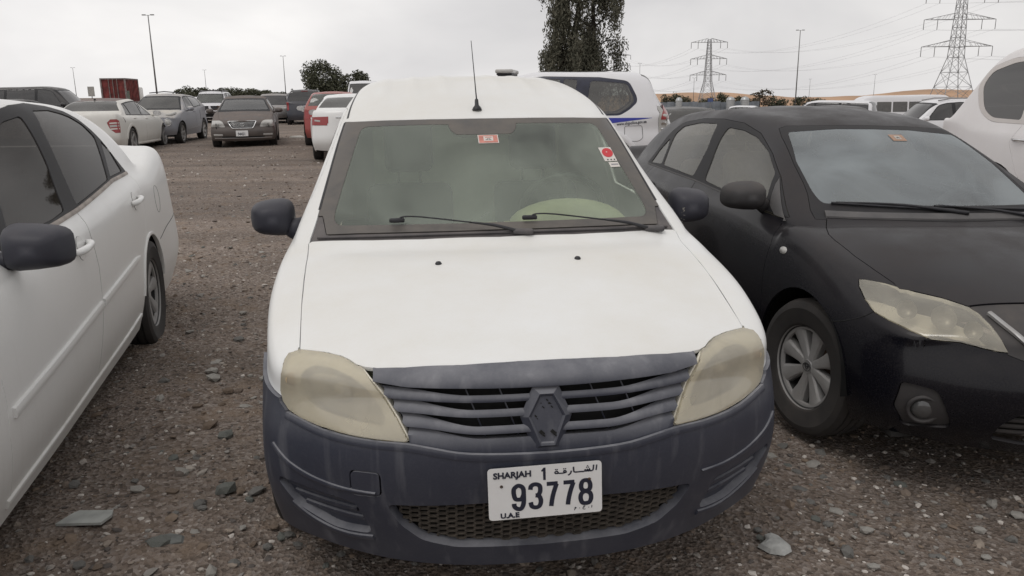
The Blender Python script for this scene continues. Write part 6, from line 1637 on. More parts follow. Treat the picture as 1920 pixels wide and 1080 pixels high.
yp = axis(9.0, .035, 2600, 1.09); ys = np.array([-v - .035 for v in axis(.4, .2, 60, 1.5)[::-1]] + yp)
X, Y = np.meshgrid(xs, ys)
Z = gz(X, Y) + fbm(X, Y, 3, ((.35, .05), (1.3, .022))) * S((X * X + Y * Y) / 60 + .55) + fbm(X, Y, 5, ((5, .018), (11, .012), (23, .007)))
# under the tyres of the near cars the ground is level with them
def ground_z(x, y):
    return float(gz(x, y)) + float((fbm(np.array([x]), np.array([y]), 3, ((.35, .05), (1.3, .022))) * S((x * x + y * y) / 60 + .55))[0])
nx_, ny_ = len(xs), len(ys)
V = np.stack([X.ravel(), Y.ravel(), Z.ravel()], 1)
idx = np.arange(nx_ * ny_).reshape(ny_, nx_)
Fq = np.stack([idx[:-1, :-1].ravel(), idx[:-1, 1:].ravel(), idx[1:, 1:].ravel(), idx[1:, :-1].ravel()], 1)
def np_mesh(name, V, F, mat, parent=None, smooth=True):
    me = bpy.data.meshes.new(name); n = F.shape[1]
    me.vertices.add(len(V)); me.vertices.foreach_set('co', V.astype(np.float32).ravel())
    me.loops.add(F.size); me.loops.foreach_set('vertex_index', F.astype(np.int32).ravel())
    me.polygons.add(len(F)); me.polygons.foreach_set('loop_start', np.arange(0, F.size, n, dtype=np.int32)); me.polygons.foreach_set('use_smooth', np.full(len(F), smooth))
    me.update(calc_edges=True); me.materials.append(mat)
    return link(name, me, parent)
GROUND = tag(np_mesh('ground', V, Fq, M_GROUND), 'dark brown gravel ground of the vehicle yard', None, None, 'structure')

# ------------------------------------------------------------------ stones
ICO = None
def ico():
    bm = bmesh.new(); bmesh.ops.create_icosphere(bm, subdivisions=1, radius=1); v = np.array([tuple(q.co) for q in bm.verts]); f = np.array([[q.index for q in t.verts] for t in bm.faces]); bm.free(); return v, f
IV, IF = ico()
rs = np.random.RandomState(11)
def stone_mat(name, cols):
    m, nt, b, o = nodes(name); L = nt.links
    at = nt.nodes.new('ShaderNodeAttribute'); at.attribute_name = 'tint'
    r = nt.nodes.new('ShaderNodeValToRGB'); r.color_ramp.interpolation = 'CONSTANT'
    while len(r.color_ramp.elements) < len(cols): r.color_ramp.elements.new(.5)
    for i, c_ in enumerate(cols): r.color_ramp.elements[i].position = i / len(cols); r.color_ramp.elements[i].color = rgb(c_)
    L.new(at.outputs['Fac'], r.inputs['Fac'])
    tc = nt.nodes.new('ShaderNodeTexCoord'); n = nt.nodes.new('ShaderNodeTexNoise'); n.inputs['Scale'].default_value = 60; L.new(tc.outputs['Object'], n.inputs['Vector'])
    mr = nt.nodes.new('ShaderNodeMapRange'); mr.inputs[3].default_value = .95; mr.inputs[4].default_value = 1.75; L.new(n.outputs['Fac'], mr.inputs[0])
    mx = nt.nodes.new('ShaderNodeMix'); mx.data_type = 'RGBA'; mx.blend_type = 'MULTIPLY'; mx.inputs[0].default_value = 1; L.new(r.outputs['Color'], mx.inputs[6]); L.new(mr.outputs[0], mx.inputs[7])
    L.new(mx.outputs[2], b.inputs['Base Color']); b.inputs['Roughness'].default_value = .92; b.inputs['Specular IOR Level'].default_value = .25
    return m
M_STONES = stone_mat('gravel_stones', [(.115, .090, .074), (.16, .128, .105), (.080, .070, .064), (.20, .168, .14), (.135, .108, .088), (.185, .172, .158), (.10, .083, .072), (.25, .225, .20), (.15, .115, .088), (.38, .35, .32)])
def scatter(name, n, xr, yr, smin, smax, power, mat, flat=.55, dens=None):
    x = rs.uniform(*xr, n); y = yr[0] + (yr[1] - yr[0]) * rs.rand(n) ** power
    if dens is not None: k = dens(x, y); x, y = x[k], y[k]; n = len(x)
    s_ = smin * (smax / smin) ** (rs.rand(n) ** 2.6)
    zz = gz(x, y) + fbm(x, y, 3, ((.35, .05), (1.3, .022))) * S((x * x + y * y) / 60 + .55) + fbm(x, y, 5, ((5, .018), (11, .012), (23, .007)))
    nv = len(IV); base = IV[None] * (1 + .38 * (rs.rand(n, nv, 1) - .5) * 2)
    base = base * np.stack([rs.uniform(.7, 1.35, n), rs.uniform(.6, 1.0, n), rs.uniform(flat * .6, flat * 1.2, n)], 1)[:, None, :] * s_[:, None, None]
    a = rs.uniform(0, 6.283, n); ca, sa = np.cos(a)[:, None], np.sin(a)[:, None]
    Vx = base[..., 0] * ca - base[..., 1] * sa + x[:, None]; Vy = base[..., 0] * sa + base[..., 1] * ca + y[:, None]; Vz = base[..., 2] + (zz + s_ * flat * .25)[:, None]
    V = np.stack([Vx, Vy, Vz], -1).reshape(-1, 3); F = (IF[None] + (np.arange(n) * nv)[:, None, None]).reshape(-1, 3)
    o = np_mesh(name, V, F, mat, GROUND, False)
    t = o.data.attributes.new('tint', 'FLOAT', 'POINT'); t.data.foreach_set('value', np.repeat(rs.rand(n), nv).astype(np.float32))
    o['kind'] = 'stuff'; return o
scatter('fine_gravel', 34000, (-3.6, 3.6), (1.0, 7.5), .004, .016, 1.5, M_STONES)
scatter('lane_gravel', 4500, (-16, 1), (7, 30), .012, .035, 1.3, M_STONES, dens=lambda x, y: x < -.12 * y)
scatter('coarse_gravel', 12000, (-9, 6), (1.2, 24), .008, .030, 1.9, M_STONES, dens=lambda x, y: np.abs(x + 1) < 2.2 + y * .42)
# stones one can pick out singly
M_ROCKS = [mat_plain('grey_stone', (.15, .145, .135), .9, var=.25, scale=30, bump=.4, bscale=60), mat_plain('pale_stone', (.30, .285, .26), .9, var=.2, scale=30, bump=.4, bscale=60), mat_plain('brown_stone', (.16, .12, .09), .9, var=.25, scale=30, bump=.4, bscale=60), mat_plain('green_grey_stone', (.125, .13, .118), .9, var=.25, scale=30, bump=.4, bscale=60)]
def rock_mesh(seed, mat, flat):
    r_ = np.random.RandomState(seed); bm = bmesh.new(); bmesh.ops.create_icosphere(bm, subdivisions=1, radius=1)
    for v in bm.verts: v.co *= 1 + r_.uniform(-.26, .26); v.co.z *= flat; v.co.y *= r_.uniform(.72, .8)
    me = bpy.data.meshes.new('stone'); bm.to_mesh(me); bm.free(); me.materials.append(mat); return me
ROCKS = [rock_mesh(k, M_ROCKS[k % 4], (.45, .6, .35)[k % 3]) for k in range(12)]
def stone(x, y, s_, k=0, rot=0.0, parent=None):
    o = link('stone', ROCKS[k % 12], GROUND); o.location = (x, y, ground_z(x, y) + s_ * .12); o.scale = (s_, s_, s_); o.rotation_euler = (rs.uniform(-.2, .2), rs.uniform(-.2, .2), rot); return o
spots = [(-1.66,4.6,.036,0),(-2.07,4.39,.022,5),(-2.1,5.18,.025,8),(-1.72,3.64,.037,1),(-1.64,4.18,.036,5),(-1.57,3.94,.051,9),(-1.27,3.26,.048,3),(-1.11,2.79,.048,7),(-.99,2.78,.042,8),(-1.32,2.91,.039,1),(-1.38,3.37,.042,6),(-1.61,4.04,.043,9),(-1.59,3.4,.017,0),(-1.62,3.76,.019,4),(-1.69,2.8,.028,8),(-1.2,2.42,.057,3),(1.38,3.3,.034,4),(1.3,3.18,.035,9),(1.2,3.11,.03,0),(1.3,3.07,.023,4),(1.16,2.95,.038,8),(1.09,3.2,.028,1),(1.14,3.26,.034,5),(1.23,3.37,.037,8),(1.03,2.84,.021,6),(1.14,2.72,.027,11),(1.17,2.68,.023,0),(1.24,2.78,.032,5),(1.3,2.64,.031,9),(1.61,3.02,.034,3),(1.43,3.03,.018,4),(1.19,3.16,.026,11),(1.9,2.87,.037,1),(1.95,2.78,.032,5),(1.59,2.8,.013,9),(1.74,2.67,.027,1),(1.17,2.5,.033,4),(1.22,2.4,.025,9),(1.53,2.44,.023,1),(1.65,2.48,.025,5),(1.17,2.85,.024,8),(1.46,2.48,.017,0),(2.15,3.16,.016,5),(-1.91,5.63,.027,8),(-2.74,6.56,.027,1),(-2.4,6.76,.023,4),(-2.75,6.36,.022,9),(-.84,2.42,.023,0),(-.92,2.32,.024,4),(-1.28,2.33,.019,8),(-1.34,2.27,.022,2),(-1.57,2.3,.02,4),(-.79,2.49,.029,8),(-.85,2.54,.026,2),(-.58,2.37,.021,4),(-.74,2.43,.025,8),(-.62,2.31,.017,3),(-.33,2.32,.018,4),(.08,2.32,.017,8),(-1.15,2.65,.022,0),(-.96,2.53,.018,5),(-1.23,2.61,.016,8),(-.92,2.81,.017,1),(-1.29,3.72,.019,5),(-1.74,4.94,.024,8),(-1.4,4.02,.017,1),(-1.95,4.5,.019,4),(-1.41,3.61,.021,10),(-1.31,3.04,.025,0),(-1.48,3.07,.018,5),(-1.48,2.84,.019,8),(-1.45,2.63,.02,1),(-1.07,3.05,.021,4),(1.44,2.62,.018,9),(1.61,2.69,.016,0),(1.47,2.86,.019,4),(1.3,2.76,.021,11),(1.04,2.98,.02,0),(1.04,2.77,.017,5),(.89,2.62,.02,8),(1.14,2.57,.016,1),(1.82,2.61,.022,4),(1.77,2.94,.022,10),(1.99,3.06,.021,0)]
for i_, (x_, y_, s_, k_) in enumerate(spots): stone(x_, y_, s_, k_, i_ * 1.7)
r2 = random.Random(9)
for i_ in range(150):
    y_ = r2.uniform(2.2, 12); x_ = r2.uniform(-.52 * y_ - .3, -.10 * y_ - .25)
    if not (-2.9 < x_ + (y_ - 1) * .25 < -1.1 and y_ < 6): stone(x_, y_, r2.uniform(.012, .030) * (1 + y_ * .05), r2.randrange(12), i_ * 2.1)
for i_ in range(40):
    y_ = r2.uniform(2.3, 3.1); stone(r2.uniform(.75, 2.4), y_, r2.uniform(.010, .022), r2.randrange(12), i_ * 1.3)
def slab(name, label, cat, pts, th, mat, loc, rz=0, tilt=0.0):
    o = MB().ngon([(x, y, 0) for x, y in pts], (0, 0, th)).build(name, mat, None, False)
    o.location = (loc[0], loc[1], ground_z(loc[0], loc[1]) + loc[2]); o.rotation_euler = (tilt, 0, rz); tag(o, label, cat); return o
slab('board_offcut', 'flat pale grey board offcut lying beside the white sedan', 'board', [(-.085, -.035), (.070, -.038), (.088, .010), (.080, .040), (-.040, .046), (-.055, .030)], .010, mat_plain('board_grey', (.36, .37, .35), .7, var=.18, scale=14), (-1.51, 2.53, .012), R(3), R(3))
def rough_rock(name, label, pts, h, mat, loc, seed):
    r_ = np.random.RandomState(seed); n = len(pts); V = [(x, y, 0) for x, y in pts] + [(x * .82 + r_.uniform(-.006, .006), y * .82 + r_.uniform(-.006, .006), h * r_.uniform(.6, 1)) for x, y in pts]
    V += [(x * .4 + r_.uniform(-.008, .008), y * .4 + r_.uniform(-.008, .008), h * r_.uniform(.9, 1.25)) for x, y in pts] + [(0, 0, h * 1.1)]
    F = []
    for a in range(2):
        for i in range(n): F.append((a * n + i, a * n + (i + 1) % n, (a + 1) * n + (i + 1) % n, (a + 1) * n + i))
    for i in range(n): F.append((2 * n + i, 2 * n + (i + 1) % n, 3 * n))
    o = mesh_obj(name, V, F, mat, None, False); o.location = (loc[0], loc[1], ground_z(*loc[:2]) + .003); tag(o, label, 'rock'); return o
M_PALE = mat_plain('pale_concrete_rock', (.36, .36, .345), .9, var=.2, scale=18, bump=.5, bscale=50)
rough_rock('pale_rock', 'jagged pale grey concrete lump below the van bumper corner', [(-.062, -.012), (-.030, -.058), (.015, -.070), (.050, -.045), (.058, -.005), (.030, .040), (.005, .075), (-.015, .060), (-.020, .020)], .018, M_PALE, (.915, 2.52), 2)
rough_rock('grey_rock', 'wide flat grey rock on the gravel between white sedan and van', [(-.075, -.020), (-.010, -.035), (.070, -.018), (.060, .022), (.0, .036), (-.055, .020)], .014, mat_plain('slate_rock', (.13, .135, .128), .9, var=.2, scale=20, bump=.4), (-1.19, 2.43), 4)
pp = rough_rock('paper_scrap', 'white scrap of paper on the ground right of the brown sedan', [(-.28, -.06), (.0, -.10), (.26, -.05), (.18, .08), (-.1, .10)], .05, mat_plain('paper', (.62, .60, .56), .8), (-7.35, 28.0), 6); pp['category'] = 'paper'

# ------------------------------------------------------------------ dunes
M_SAND = mat_plain('dune_sand', (.42, .265, .165), .95, var=.14, scale=.02, bump=.3, bscale=.3)
dx_ = np.linspace(80, 1000, 110); rows = []
crest = -2.4 + 2.3 * np.sin(dx_ / 70) + 1.6 * np.sin(dx_ / 31 + 1) + fbm(dx_, dx_ * 0, 8, ((.02, 3.0), (.06, 1.4), (.15, .6))) - 1.5 * np.clip((dx_ - 500) / 400, 0, 1)
for t in np.linspace(0, 1, 14):
    yy = 640 + 420 * t; prof = math.sin(math.pi * min(1, t * 1.15)) ** 1.3 if t < .9 else .3
    zz = -32 + (crest + 32) * prof + fbm(dx_, np.full_like(dx_, yy), 21, ((.015, 3), (.05, 1.2))) * prof
    rows.append(list(zip(dx_, np.full_like(dx_, yy), zz)))
tag(MB().grid(rows).build('dunes', M_SAND, None, True), 'low reddish sand dunes along the horizon', None, None, 'structure')

# ------------------------------------------------------------------ trees
def leaf_mat(name, c1, c2):
    m, nt, b, o = nodes(name); L = nt.links
    at = nt.nodes.new('ShaderNodeAttribute'); at.attribute_name = 'tint'
    mx = nt.nodes.new('ShaderNodeMix'); mx.data_type = 'RGBA'; mx.inputs[6].default_value = rgb(c1); mx.inputs[7].default_value = rgb(c2); L.new(at.outputs['Fac'], mx.inputs[0])
    L.new(mx.outputs[2], b.inputs['Base Color']); b.inputs['Roughness'].default_value = .7; b.inputs['Specular IOR Level'].default_value = .2
    return m
M_LEAF = leaf_mat('grey_green_leaves', (.050, .054, .034), (.115, .116, .080)); M_LEAF2 = leaf_mat('dull_leaves', (.060, .062, .044), (.15, .142, .108)); M_LEAF3 = leaf_mat('brown_scrub_leaves', (.070, .055, .040), (.14, .115, .085))
M_BARK = mat_plain('bark', (.055, .045, .037), .95, var=.3, scale=8, bump=.5, bscale=12)
def leaves(name, centers, radii, per, size, mat, parent, seed, droop=0.0, asp=2.2, fill=.85):
    r_ = np.random.RandomState(seed); P = []
    for c, R_ in zip(centers, radii):
        k = max(4, int(per * R_[0] * R_[2]))
        d = r_.normal(size=(k, 3)); d /= np.linalg.norm(d, axis=1)[:, None]; rad = r_.rand(k) ** .45
        P.append(np.array(c) + d * rad[:, None] * np.array(R_))
    P = np.concatenate(P); n = len(P)
    if droop: P[:, 2] -= droop * r_.rand(n) ** 3
    sz = size * r_.uniform(.6, 1.4, n)
    d1 = r_.normal(size=(n, 3)); d1[:, 2] = d1[:, 2] * .6 - (1.4 if droop else .1); d1 /= np.linalg.norm(d1, axis=1)[:, None]
    d2 = np.cross(d1, r_.normal(size=(n, 3))); d2 /= np.linalg.norm(d2, axis=1)[:, None]
    a, b_ = d1 * (sz * asp / 2)[:, None], d2 * (sz / 2)[:, None]
    V = np.stack([P - a, P + b_, P + a, P - b_], 1).reshape(-1, 3); F = np.arange(4 * n).reshape(n, 4)
    o = np_mesh(name, V, F, mat, parent, False); t = o.data.attributes.new('tint', 'FLOAT', 'POINT'); t.data.foreach_set('value', np.repeat(r_.rand(n), 4).astype(np.float32))
    return o
def limb(mb, a, b_, r0, r1, rg, n=5, wob=.12):
    a, b_ = Vector(a), Vector(b_); L_ = (b_ - a).length
    pts = [a.lerp(b_, t / n) + Vector((rg.uniform(-1, 1), rg.uniform(-1, 1), rg.uniform(-.5, .5))) * wob * L_ * math.sin(math.pi * t / n) * .5 for t in range(n + 1)]
    mb.tube(pts, [r0 + (r1 - r0) * t / n for t in range(n + 1)], 7); return pts

def weeping_tree():
    rg = random.Random(4); x0, y0 = 2.92, 38.0; z0 = -.6
    root = empty('ghaf_tree', (x0, y0, z0)); tag(root, 'tall weeping desert tree with drooping branches, behind the police offroader', 'tree')
    mb = MB(); tips = []
    for (dx, dy, h, r) in ((-.25, 0, 7.5, .20), (.45, .2, 7.0, .17), (.15, -.2, 8.6, .24)):
        pts = limb(mb, (dx * .5, dy, 0), (dx * 2.2, dy, h), r, .07, rg, 7, .10); tips += pts[2:]
    cen, rad = [], []
    for p in tips:
        for k in range(4):
            a = rg.uniform(0, 6.28); L_ = rg.uniform(.5, 1.75) * (.72 + .5 * min(1, p.z / 6)); e = p + Vector((math.cos(a) * L_, math.sin(a) * L_, rg.uniform(.1, .9)))
            limb(mb, p, e, .045, .015, rg, 3, .2); cen.append((e.x, e.y, e.z - .25)); rad.append((rg.uniform(.32, .62), rg.uniform(.32, .62), rg.uniform(.45, .8)))
            if rg.random() < .75: cen.append((e.x * 1.05, e.y * 1.05, e.z - rg.uniform(.7, 1.2))); rad.append((.25, .25, .55))
    for k in range(30):
        a = rg.uniform(0, 6.28); q = (math.cos(a) * rg.uniform(.3, 1.6), math.sin(a) * rg.uniform(.3, 1.25), rg.uniform(3.2, 4.2)); cen.append(q); rad.append((.4, .4, .45))
    mb.build('trunk', M_BARK, root)
    leaves('crown', cen, rad, 1250, .050, M_LEAF2, root, 3, droop=.9, asp=3.2)
def bushy_tree(name, label, x, y, z, lobes, seed, mat=None, per=42, size=.22, group=None, trunk=True):
    rg = random.Random(seed); root = empty(name, (x, y, z)); tag(root, label, 'tree', group)
    cen, rad = [], []
    for (lx, lz, lr, lh) in lobes:
        for k in range(12):
            a, b_ = rg.uniform(0, 6.28), rg.uniform(-.6, 1.3)
            cen.append((lx + math.cos(a) * math.cos(b_) * lr * .68, math.sin(a) * math.cos(b_) * lr * .6, lz + math.sin(b_) * lh * .66)); q = rg.uniform(.26, .5)
            rad.append((lr * q, lr * q, lh * q))
        cen.append((lx, 0, lz)); rad.append((lr * .7, lr * .7, lh * .7))
    mb = MB()
    for (lx, lz, lr, lh) in lobes: limb(mb, (lx * .4, 0, 0), (lx, 0, lz), .06 * lr + .04, .04, rg, 4)
    mb.build('trunk', M_BARK, root)
    leaves('crown', cen, rad, per, size, mat or M_LEAF, root, seed, asp=1.9)
weeping_tree()
bushy_tree('bushy_tree', 'dense dark bushy tree with two rounded humps beyond the parked cars', -18.9, 90, 0, [(-1.5, 2.9, 2.4, 2.6), (1.9, 2.3, 1.9, 2.0), (.2, 1.8, 3.2, 1.6)], 8, per=420, size=.13)
FT = 'far trees along the edge of the yard'
for k, (px, top, Z_, w, lab) in enumerate([(352, 168, 210, 5, 'small spiky tree left of the white offroader roof'), (372, 163, 215, 7, 'far tree rising just left of the white offroader roof rack'), (395, 166, 220, 6, 'far tree above the white offroader windscreen'), (452, 163, 215, 8, 'rounded far tree above the brown sedan roof'), (490, 167, 220, 9, 'wide far tree right of the brown sedan roof'),
        (515, 171, 225, 8, 'low far tree behind the thin lamp post base'), (545, 178, 230, 7, 'lowest far tree left of the dense bushy tree'),
        (1263, 179, 240, 6, 'low dark tree beside the police offroader tail lamp'), (1282, 174, 240, 6, 'round dark tree left of the middle pylon foot'), (1345, 183, 245, 8, 'low tree in front of the middle pylon'), (1371, 175, 245, 8, 'taller round tree right of the middle pylon'),
        (1405, 181, 245, 7, 'low tree behind the silver domed tanks'), (1461, 180, 235, 6, 'small round tree left of the white estate'), (1527, 181, 240, 9, 'low green tree behind the white estate roof')]):
    zg = float(gz((px - 960) / 1493 * Z_, Z_)); hz = 177.5 - (px - 700) * .0122 if px < 960 else 174.5 - (px - 960) * .0122
    zt = 1.52 + (hz - top) / 1493 * Z_ * .972; h = max(3.0, zt - zg)
    bushy_tree('far_tree', lab, (px - 960) / 1493 * Z_ * .972, Z_, zt - h, [(-w * .22, h * .62, w * .42, h * .40), (w * .26, h * .55, w * .38, h * .36), (0, h * .35, w * .58, h * .3)], 30 + k, per=60, size=.26, group=FT)
zb = 1.52 + (171 - 170) / 1493 * 235
bushy_tree('scrub_tree', 'brownish leafless shrub leaning over the dunes', (1432 - 960) / 1493 * 235 * .972, 235, -5.5, [(-.8, 5.3, 2.6, 1.5), (1.4, 5.9, 2.2, 1.3), (-.3, 3.6, 3.6, 2.0)], 77, M_LEAF3, per=14, size=.40)

# ------------------------------------------------------------------ lamp posts, pylons, wires
M_POLE = mat_plain('galvanised_pole', (.16, .155, .15), .6, .3); M_LATT = mat_plain('hazed_lattice_steel', (.36, .36, .365), .6, .2)  # pylon steel lightened: softening by distance haze put into its colour
def lamp_post(x, y, ztop, label, arm=.75):
    zg = float(gz(x, y)); o = empty('lamp_post', (x, y, zg)); tag(o, label, 'lamp post', 'lamp posts of the yard'); h = ztop - zg
    MB().tube([(0, 0, -.3), (0, 0, h * .5), (0, 0, h)], [.13, .10, .06], 8).build('post', M_POLE, o)
    for s in (-1, 1): MB().tube([(0, 0, h - .05), (s * arm * .5, 0, h + .02)], .03, 5).rbox((s * arm * .72, 0, h + .02), (arm * .62, .28, .12), .04).build('lamp_head', M_POLE, o)
for px, top, Z_, lab in ((300, 37, 108, 'tall lamp post rising behind the grey crossover'), (541, 109, 225, 'lamp post left of the dense bushy tree'), (149, 130, 290, 'thin lamp post left of the red box truck'), (393, 134, 330, 'distant lamp post above the white offroader'),
                         (1497, 63, 150, 'tall lamp post in front of the dunes between the two pylons'), (1305, 148, 330, 'short distant lamp post left of the middle pylon foot'), (1522, 150, 420, 'distant lamp post just right of the tallest right hand post'), (1643, 142, 400, 'distant lamp post left of the largest pylon'), (1203, 122, 320, 'distant lamp post right of the weeping tree')):
    x = (px - 960) / 1493 * Z_ * .972; hz = 177.5 - (px - 700) * .0122 if px < 960 else 174.5 - (px - 960) * .0122
    lamp_post(x, Z_, 1.52 + (hz - top) / 1493 * Z_ * .972, lab)
def pylon(x, y, zb_, arms, half, top, label, bw, r=.10, rot=0.0):
    o = empty('pylon', (x, y, zb_), rot); tag(o, label, 'pylon', 'pylons of the power line')
    H = top - zb_; waist = arms[0] - zb_ - 2.5
    wz = lambda z: bw / 2 + (1.35 - bw / 2) * min(1, z / waist) if z < waist else 1.35 + (.55 - 1.35) * (z - waist) / (H - waist)
    mb = MB(); lv = [0, waist * .28, waist * .52, waist * .76, waist]; z = waist
    while z < H - 1.2: z += 2.3; lv.append(min(z, H))
    for sx in (-1, 1):
        for sy in (-1, 1): mb.tube([(sx * wz(z_), sy * wz(z_), z_) for z_ in lv], r, 4)
    for a, b_ in zip(lv[:-1], lv[1:]):
        for s in (-1, 1):
            for (p, q) in (((-1, s), (1, s)), ((s, -1), (s, 1))):
                mb.tube([(p[0] * wz(a), p[1] * wz(a), a), (q[0] * wz(b_), q[1] * wz(b_), b_)], r * .55, 3); mb.tube([(q[0] * wz(a), q[1] * wz(a), a), (p[0] * wz(b_), p[1] * wz(b_), b_)], r * .55, 3)
                mb.tube([(p[0] * wz(b_), p[1] * wz(b_), b_), (q[0] * wz(b_), q[1] * wz(b_), b_)], r * .55, 3)
    mb.build('tower', M_LATT, o)
    for az in arms:
        zz = az - zb_; am = MB()
        for s in (-1, 1):
            w = wz(zz)
            for sy in (-1, 1):
                am.tube([(s * w, sy * w, zz), (s * half, 0, zz)], r * .7, 3); am.tube([(s * w, sy * w, zz + 1.5), (s * half, 0, zz)], r * .6, 3)
                for t in (.2, .4, .6, .8): am.tube([(s * (w + (half - w) * t), sy * w * (1 - t), zz), (s * (w + (half - w) * (t - .1)), sy * w * (1.1 - t), zz + 1.5 * (1.1 - t))], r * .45, 3)
        ao = am.build('cross_arm', M_LATT, o)
        for s in (-1, 1):
            for hx in (half, half * .62): MB().tube([(s * hx, 0, zz), (s * hx, 0, zz - 2.3)], r * .8, 4).build('insulator', M_POLE, ao)
    return [(x + s * hx, y, az - 2.3) for az in arms for s in (-1, 1) for hx in (half, half * .62)]
A1 = pylon(108.0, 200, -6, (11.0, 17.2, 23.2), 8.6, 29, 'largest lattice pylon at the right', 9.6)
A2 = pylon(79.6, 330, -9, (7.4, 13.6, 19.9), 7.2, 22, 'middle sized lattice pylon above the dunes', 8.5, .13)
A3 = pylon(58.9, 460, -10, (9.3, 15.2, 20.8), 8.6, 22.5, 'smallest far pylon beside the weeping tree', 8.5, .16)
wires = []
B0 = [(p[0] + 70, p[1] - 130, p[2] + 6) for p in A1]
M_WIRE = mat_plain('wire', (.42, .42, .43), .6)
for s_, (P_, Q_, sag) in enumerate(((A1, A2, 5.5), (A2, A3, 5.0), (B0, A1, 5.0))):
    for k, (p, q) in enumerate(zip(P_, Q_)):
        p, q = Vector(p), Vector(q); pts = [p.lerp(q, t / 14) - Vector((0, 0, sag * 4 * (t / 14) * (1 - t / 14))) for t in range(15)]
        w = MB().tube(pts, (.016, .026, .013)[s_], 4, cap=False).build('power_line', M_WIRE); tag(w, ['power line wire sagging between the largest and middle pylons', 'power line wire sagging between the middle and smallest pylons', 'power line wire running out of frame from the largest pylon'][s_], 'wire', ['wires between the largest and middle pylons', 'wires between the middle and smallest pylons', 'wires right of the largest pylon'][s_])
# ------------------------------------------------------------------ far vehicles
def far_car(name, label, kind, x, y, z, yawdeg, paint_, H=1.47, L=4.6, W=1.8, glass=None, cat='car', tail=True, rails=False, cuts3=None):
    k = H / 1.47
    if kind == 'sedan':
        sp = car_spec(L, W, (.12, .74 * k), (1.25, .99 * k), (2.0, 1.39 * k), (2.6, 1.47 * k), (L - 1.15, 1.40 * k), (L - .5, 1.12 * k), (L - .07, 1.07 * k), [(0, .82 * k), (1.3, .93 * k), (L, 1.0 * k)], W * .455, (.56, .60, .56))
        dl = dlo_default(sp, 2.4, rear_low=L - .95)
    else:
        b_ = H * .60
        sp = car_spec(L, W, (.14, b_ * .92), (1.25, b_ * 1.05), (1.85, H * .935), (2.6, H), (L - .45, H * .97), (L - .16, b_ * 1.08), (L - .06, b_ * .95), [(0, b_ * .9), (1.3, b_), (L, b_ * 1.03)], W * .47, (W * .36, W * .385, W * .36), kind='suv', sill=.3, bowr=-.1,
                      fz=(b_ * .82, b_ * .66, b_ * .5, .34), rz=(b_ * .85, b_ * .7, b_ * .55, .36))
        dl = dlo_default(sp, 2.4, rear_low=L - .45, rear_top=L - .50, drop=.09)
    wr = .33 if kind == 'sedan' else .37
    o = dict(dlo=dl, panes=split_dlo(dl, cuts3 or [(2.45, 2.4), (L - 1.35, L - 1.38)], gap=.05), arches=[(.92, wr, wr + .045), (L - 1.05, wr, wr + .045)], wheel=(wr, .22, .21, 'alloy6'), glass=glass or M_GL_DARK, cabin=False, hood=None,
             mirror=((W / 2 + .07, 1.6, sp['belt'][1][1] + .08), (.2, .12, .15), paint_),
             lamps=[('front', [(W * .24, sp['nose'][1] - .02), (W * .46, sp['nose'][1]), (W * .46, sp['nose'][1] - .16), (W * .28, sp['nose'][1] - .14)], 'lamp'), ('rear', [(W * .36, sp['tail'][1] - .03), (W * .52, sp['tail'][1] - .02), (W * .52, sp['tail'][1] - .25), (W * .37, sp['tail'][1] - .22)], 'tail')], lamp_parts=[('lamp', 'headlamp', M_LAMPGREY, .002), ('tail', 'tail_lamp', M_REDL, .004)])
    P = make_car(name, label, sp, (x, y, z), R(yawdeg), paint_, o, 'vehicles in the far rows', level=2, cat=cat)
    if rails:
        b = P['b']
        for sg in (-1, 1): MB().tube([b.top(sg * W * .33, t, .05) for t in np.linspace(2.0, L - .5, 6)], .022, 6).build('roof_rail', M_SILVER, P['root'])
    return P
def px(x, Z_): return (x - 960) / 1493 * Z_ * .972
far_car('dark_estate', 'black offroader with long roof, behind the white saloon at far left', 'suv', px(205, 33), 33.5, .0, 97, M_DKGREY, H=1.98, L=5.0, W=1.95, cuts3=[(2.6, 2.55), (3.75, 3.7)])
far_car('dark_sedan', 'dark dusty sedan roof between the white saloon and the black offroader', 'sedan', px(110, 31), 31.5, .03, 172, M_DKGREY, glass=M_GL_MID)
far_car('dark_wagon', 'dark vehicle roof at the far left edge', 'suv', px(34, 38), 38, .03, 95, M_DKGREY, H=1.85, L=4.8)
far_car('pale_car', 'white car roof showing left of the white offroader', 'sedan', px(352, 60), 60, 0, 8, M_W2, glass=M_GL_MID)
far_car('silver_estate', 'silver estate just right of the brown sedan windscreen', 'suv', px(512, 43), 43, .0, 12, M_SILVER, H=1.62, L=4.6)
far_car('grey_pickup', 'dark grey car behind the brown sedan mirror', 'sedan', px(537, 51), 51, .0, 14, M_DKGREY, H=1.6)
far_car('far_red_car', 'small distant red and cream car left of the navy minivan', 'sedan', px(556, 72), 72, 0, 190, M_REDP)
far_car('far_cream_car', 'small distant cream car beyond the gap left of the navy minivan', 'sedan', px(549, 86), 88, 0, 192, M_CREAM)
far_car('white_minivan', 'white high roof van with dark upper windows behind the panel van roof', 'suv', px(688, 40), 40, .05, 10, M_W2, H=2.15, L=4.9, W=1.9, cat='van')
far_car('white_estate', 'long white estate with dark windows behind the black sedan roof', 'suv', px(1470, 42), 43.5, -.98, -122, M_W2, H=1.92, L=5.4, W=2.0, cuts3=[(2.4, 2.4), (3.6, 3.6)])
far_car('white_crossover', 'white crossover with arched side windows beside the right hand SUV', 'suv', px(1643, 26), 26.5, -.52, -95, M_W2, H=1.68, L=4.4, W=1.85, rails=True)
far_car('black_low_sedan', 'black sedan roof peeking over the dusty black sedan', 'sedan', px(1640, 17), 15.5, -.30, 8, M_DKGREY, H=1.46)
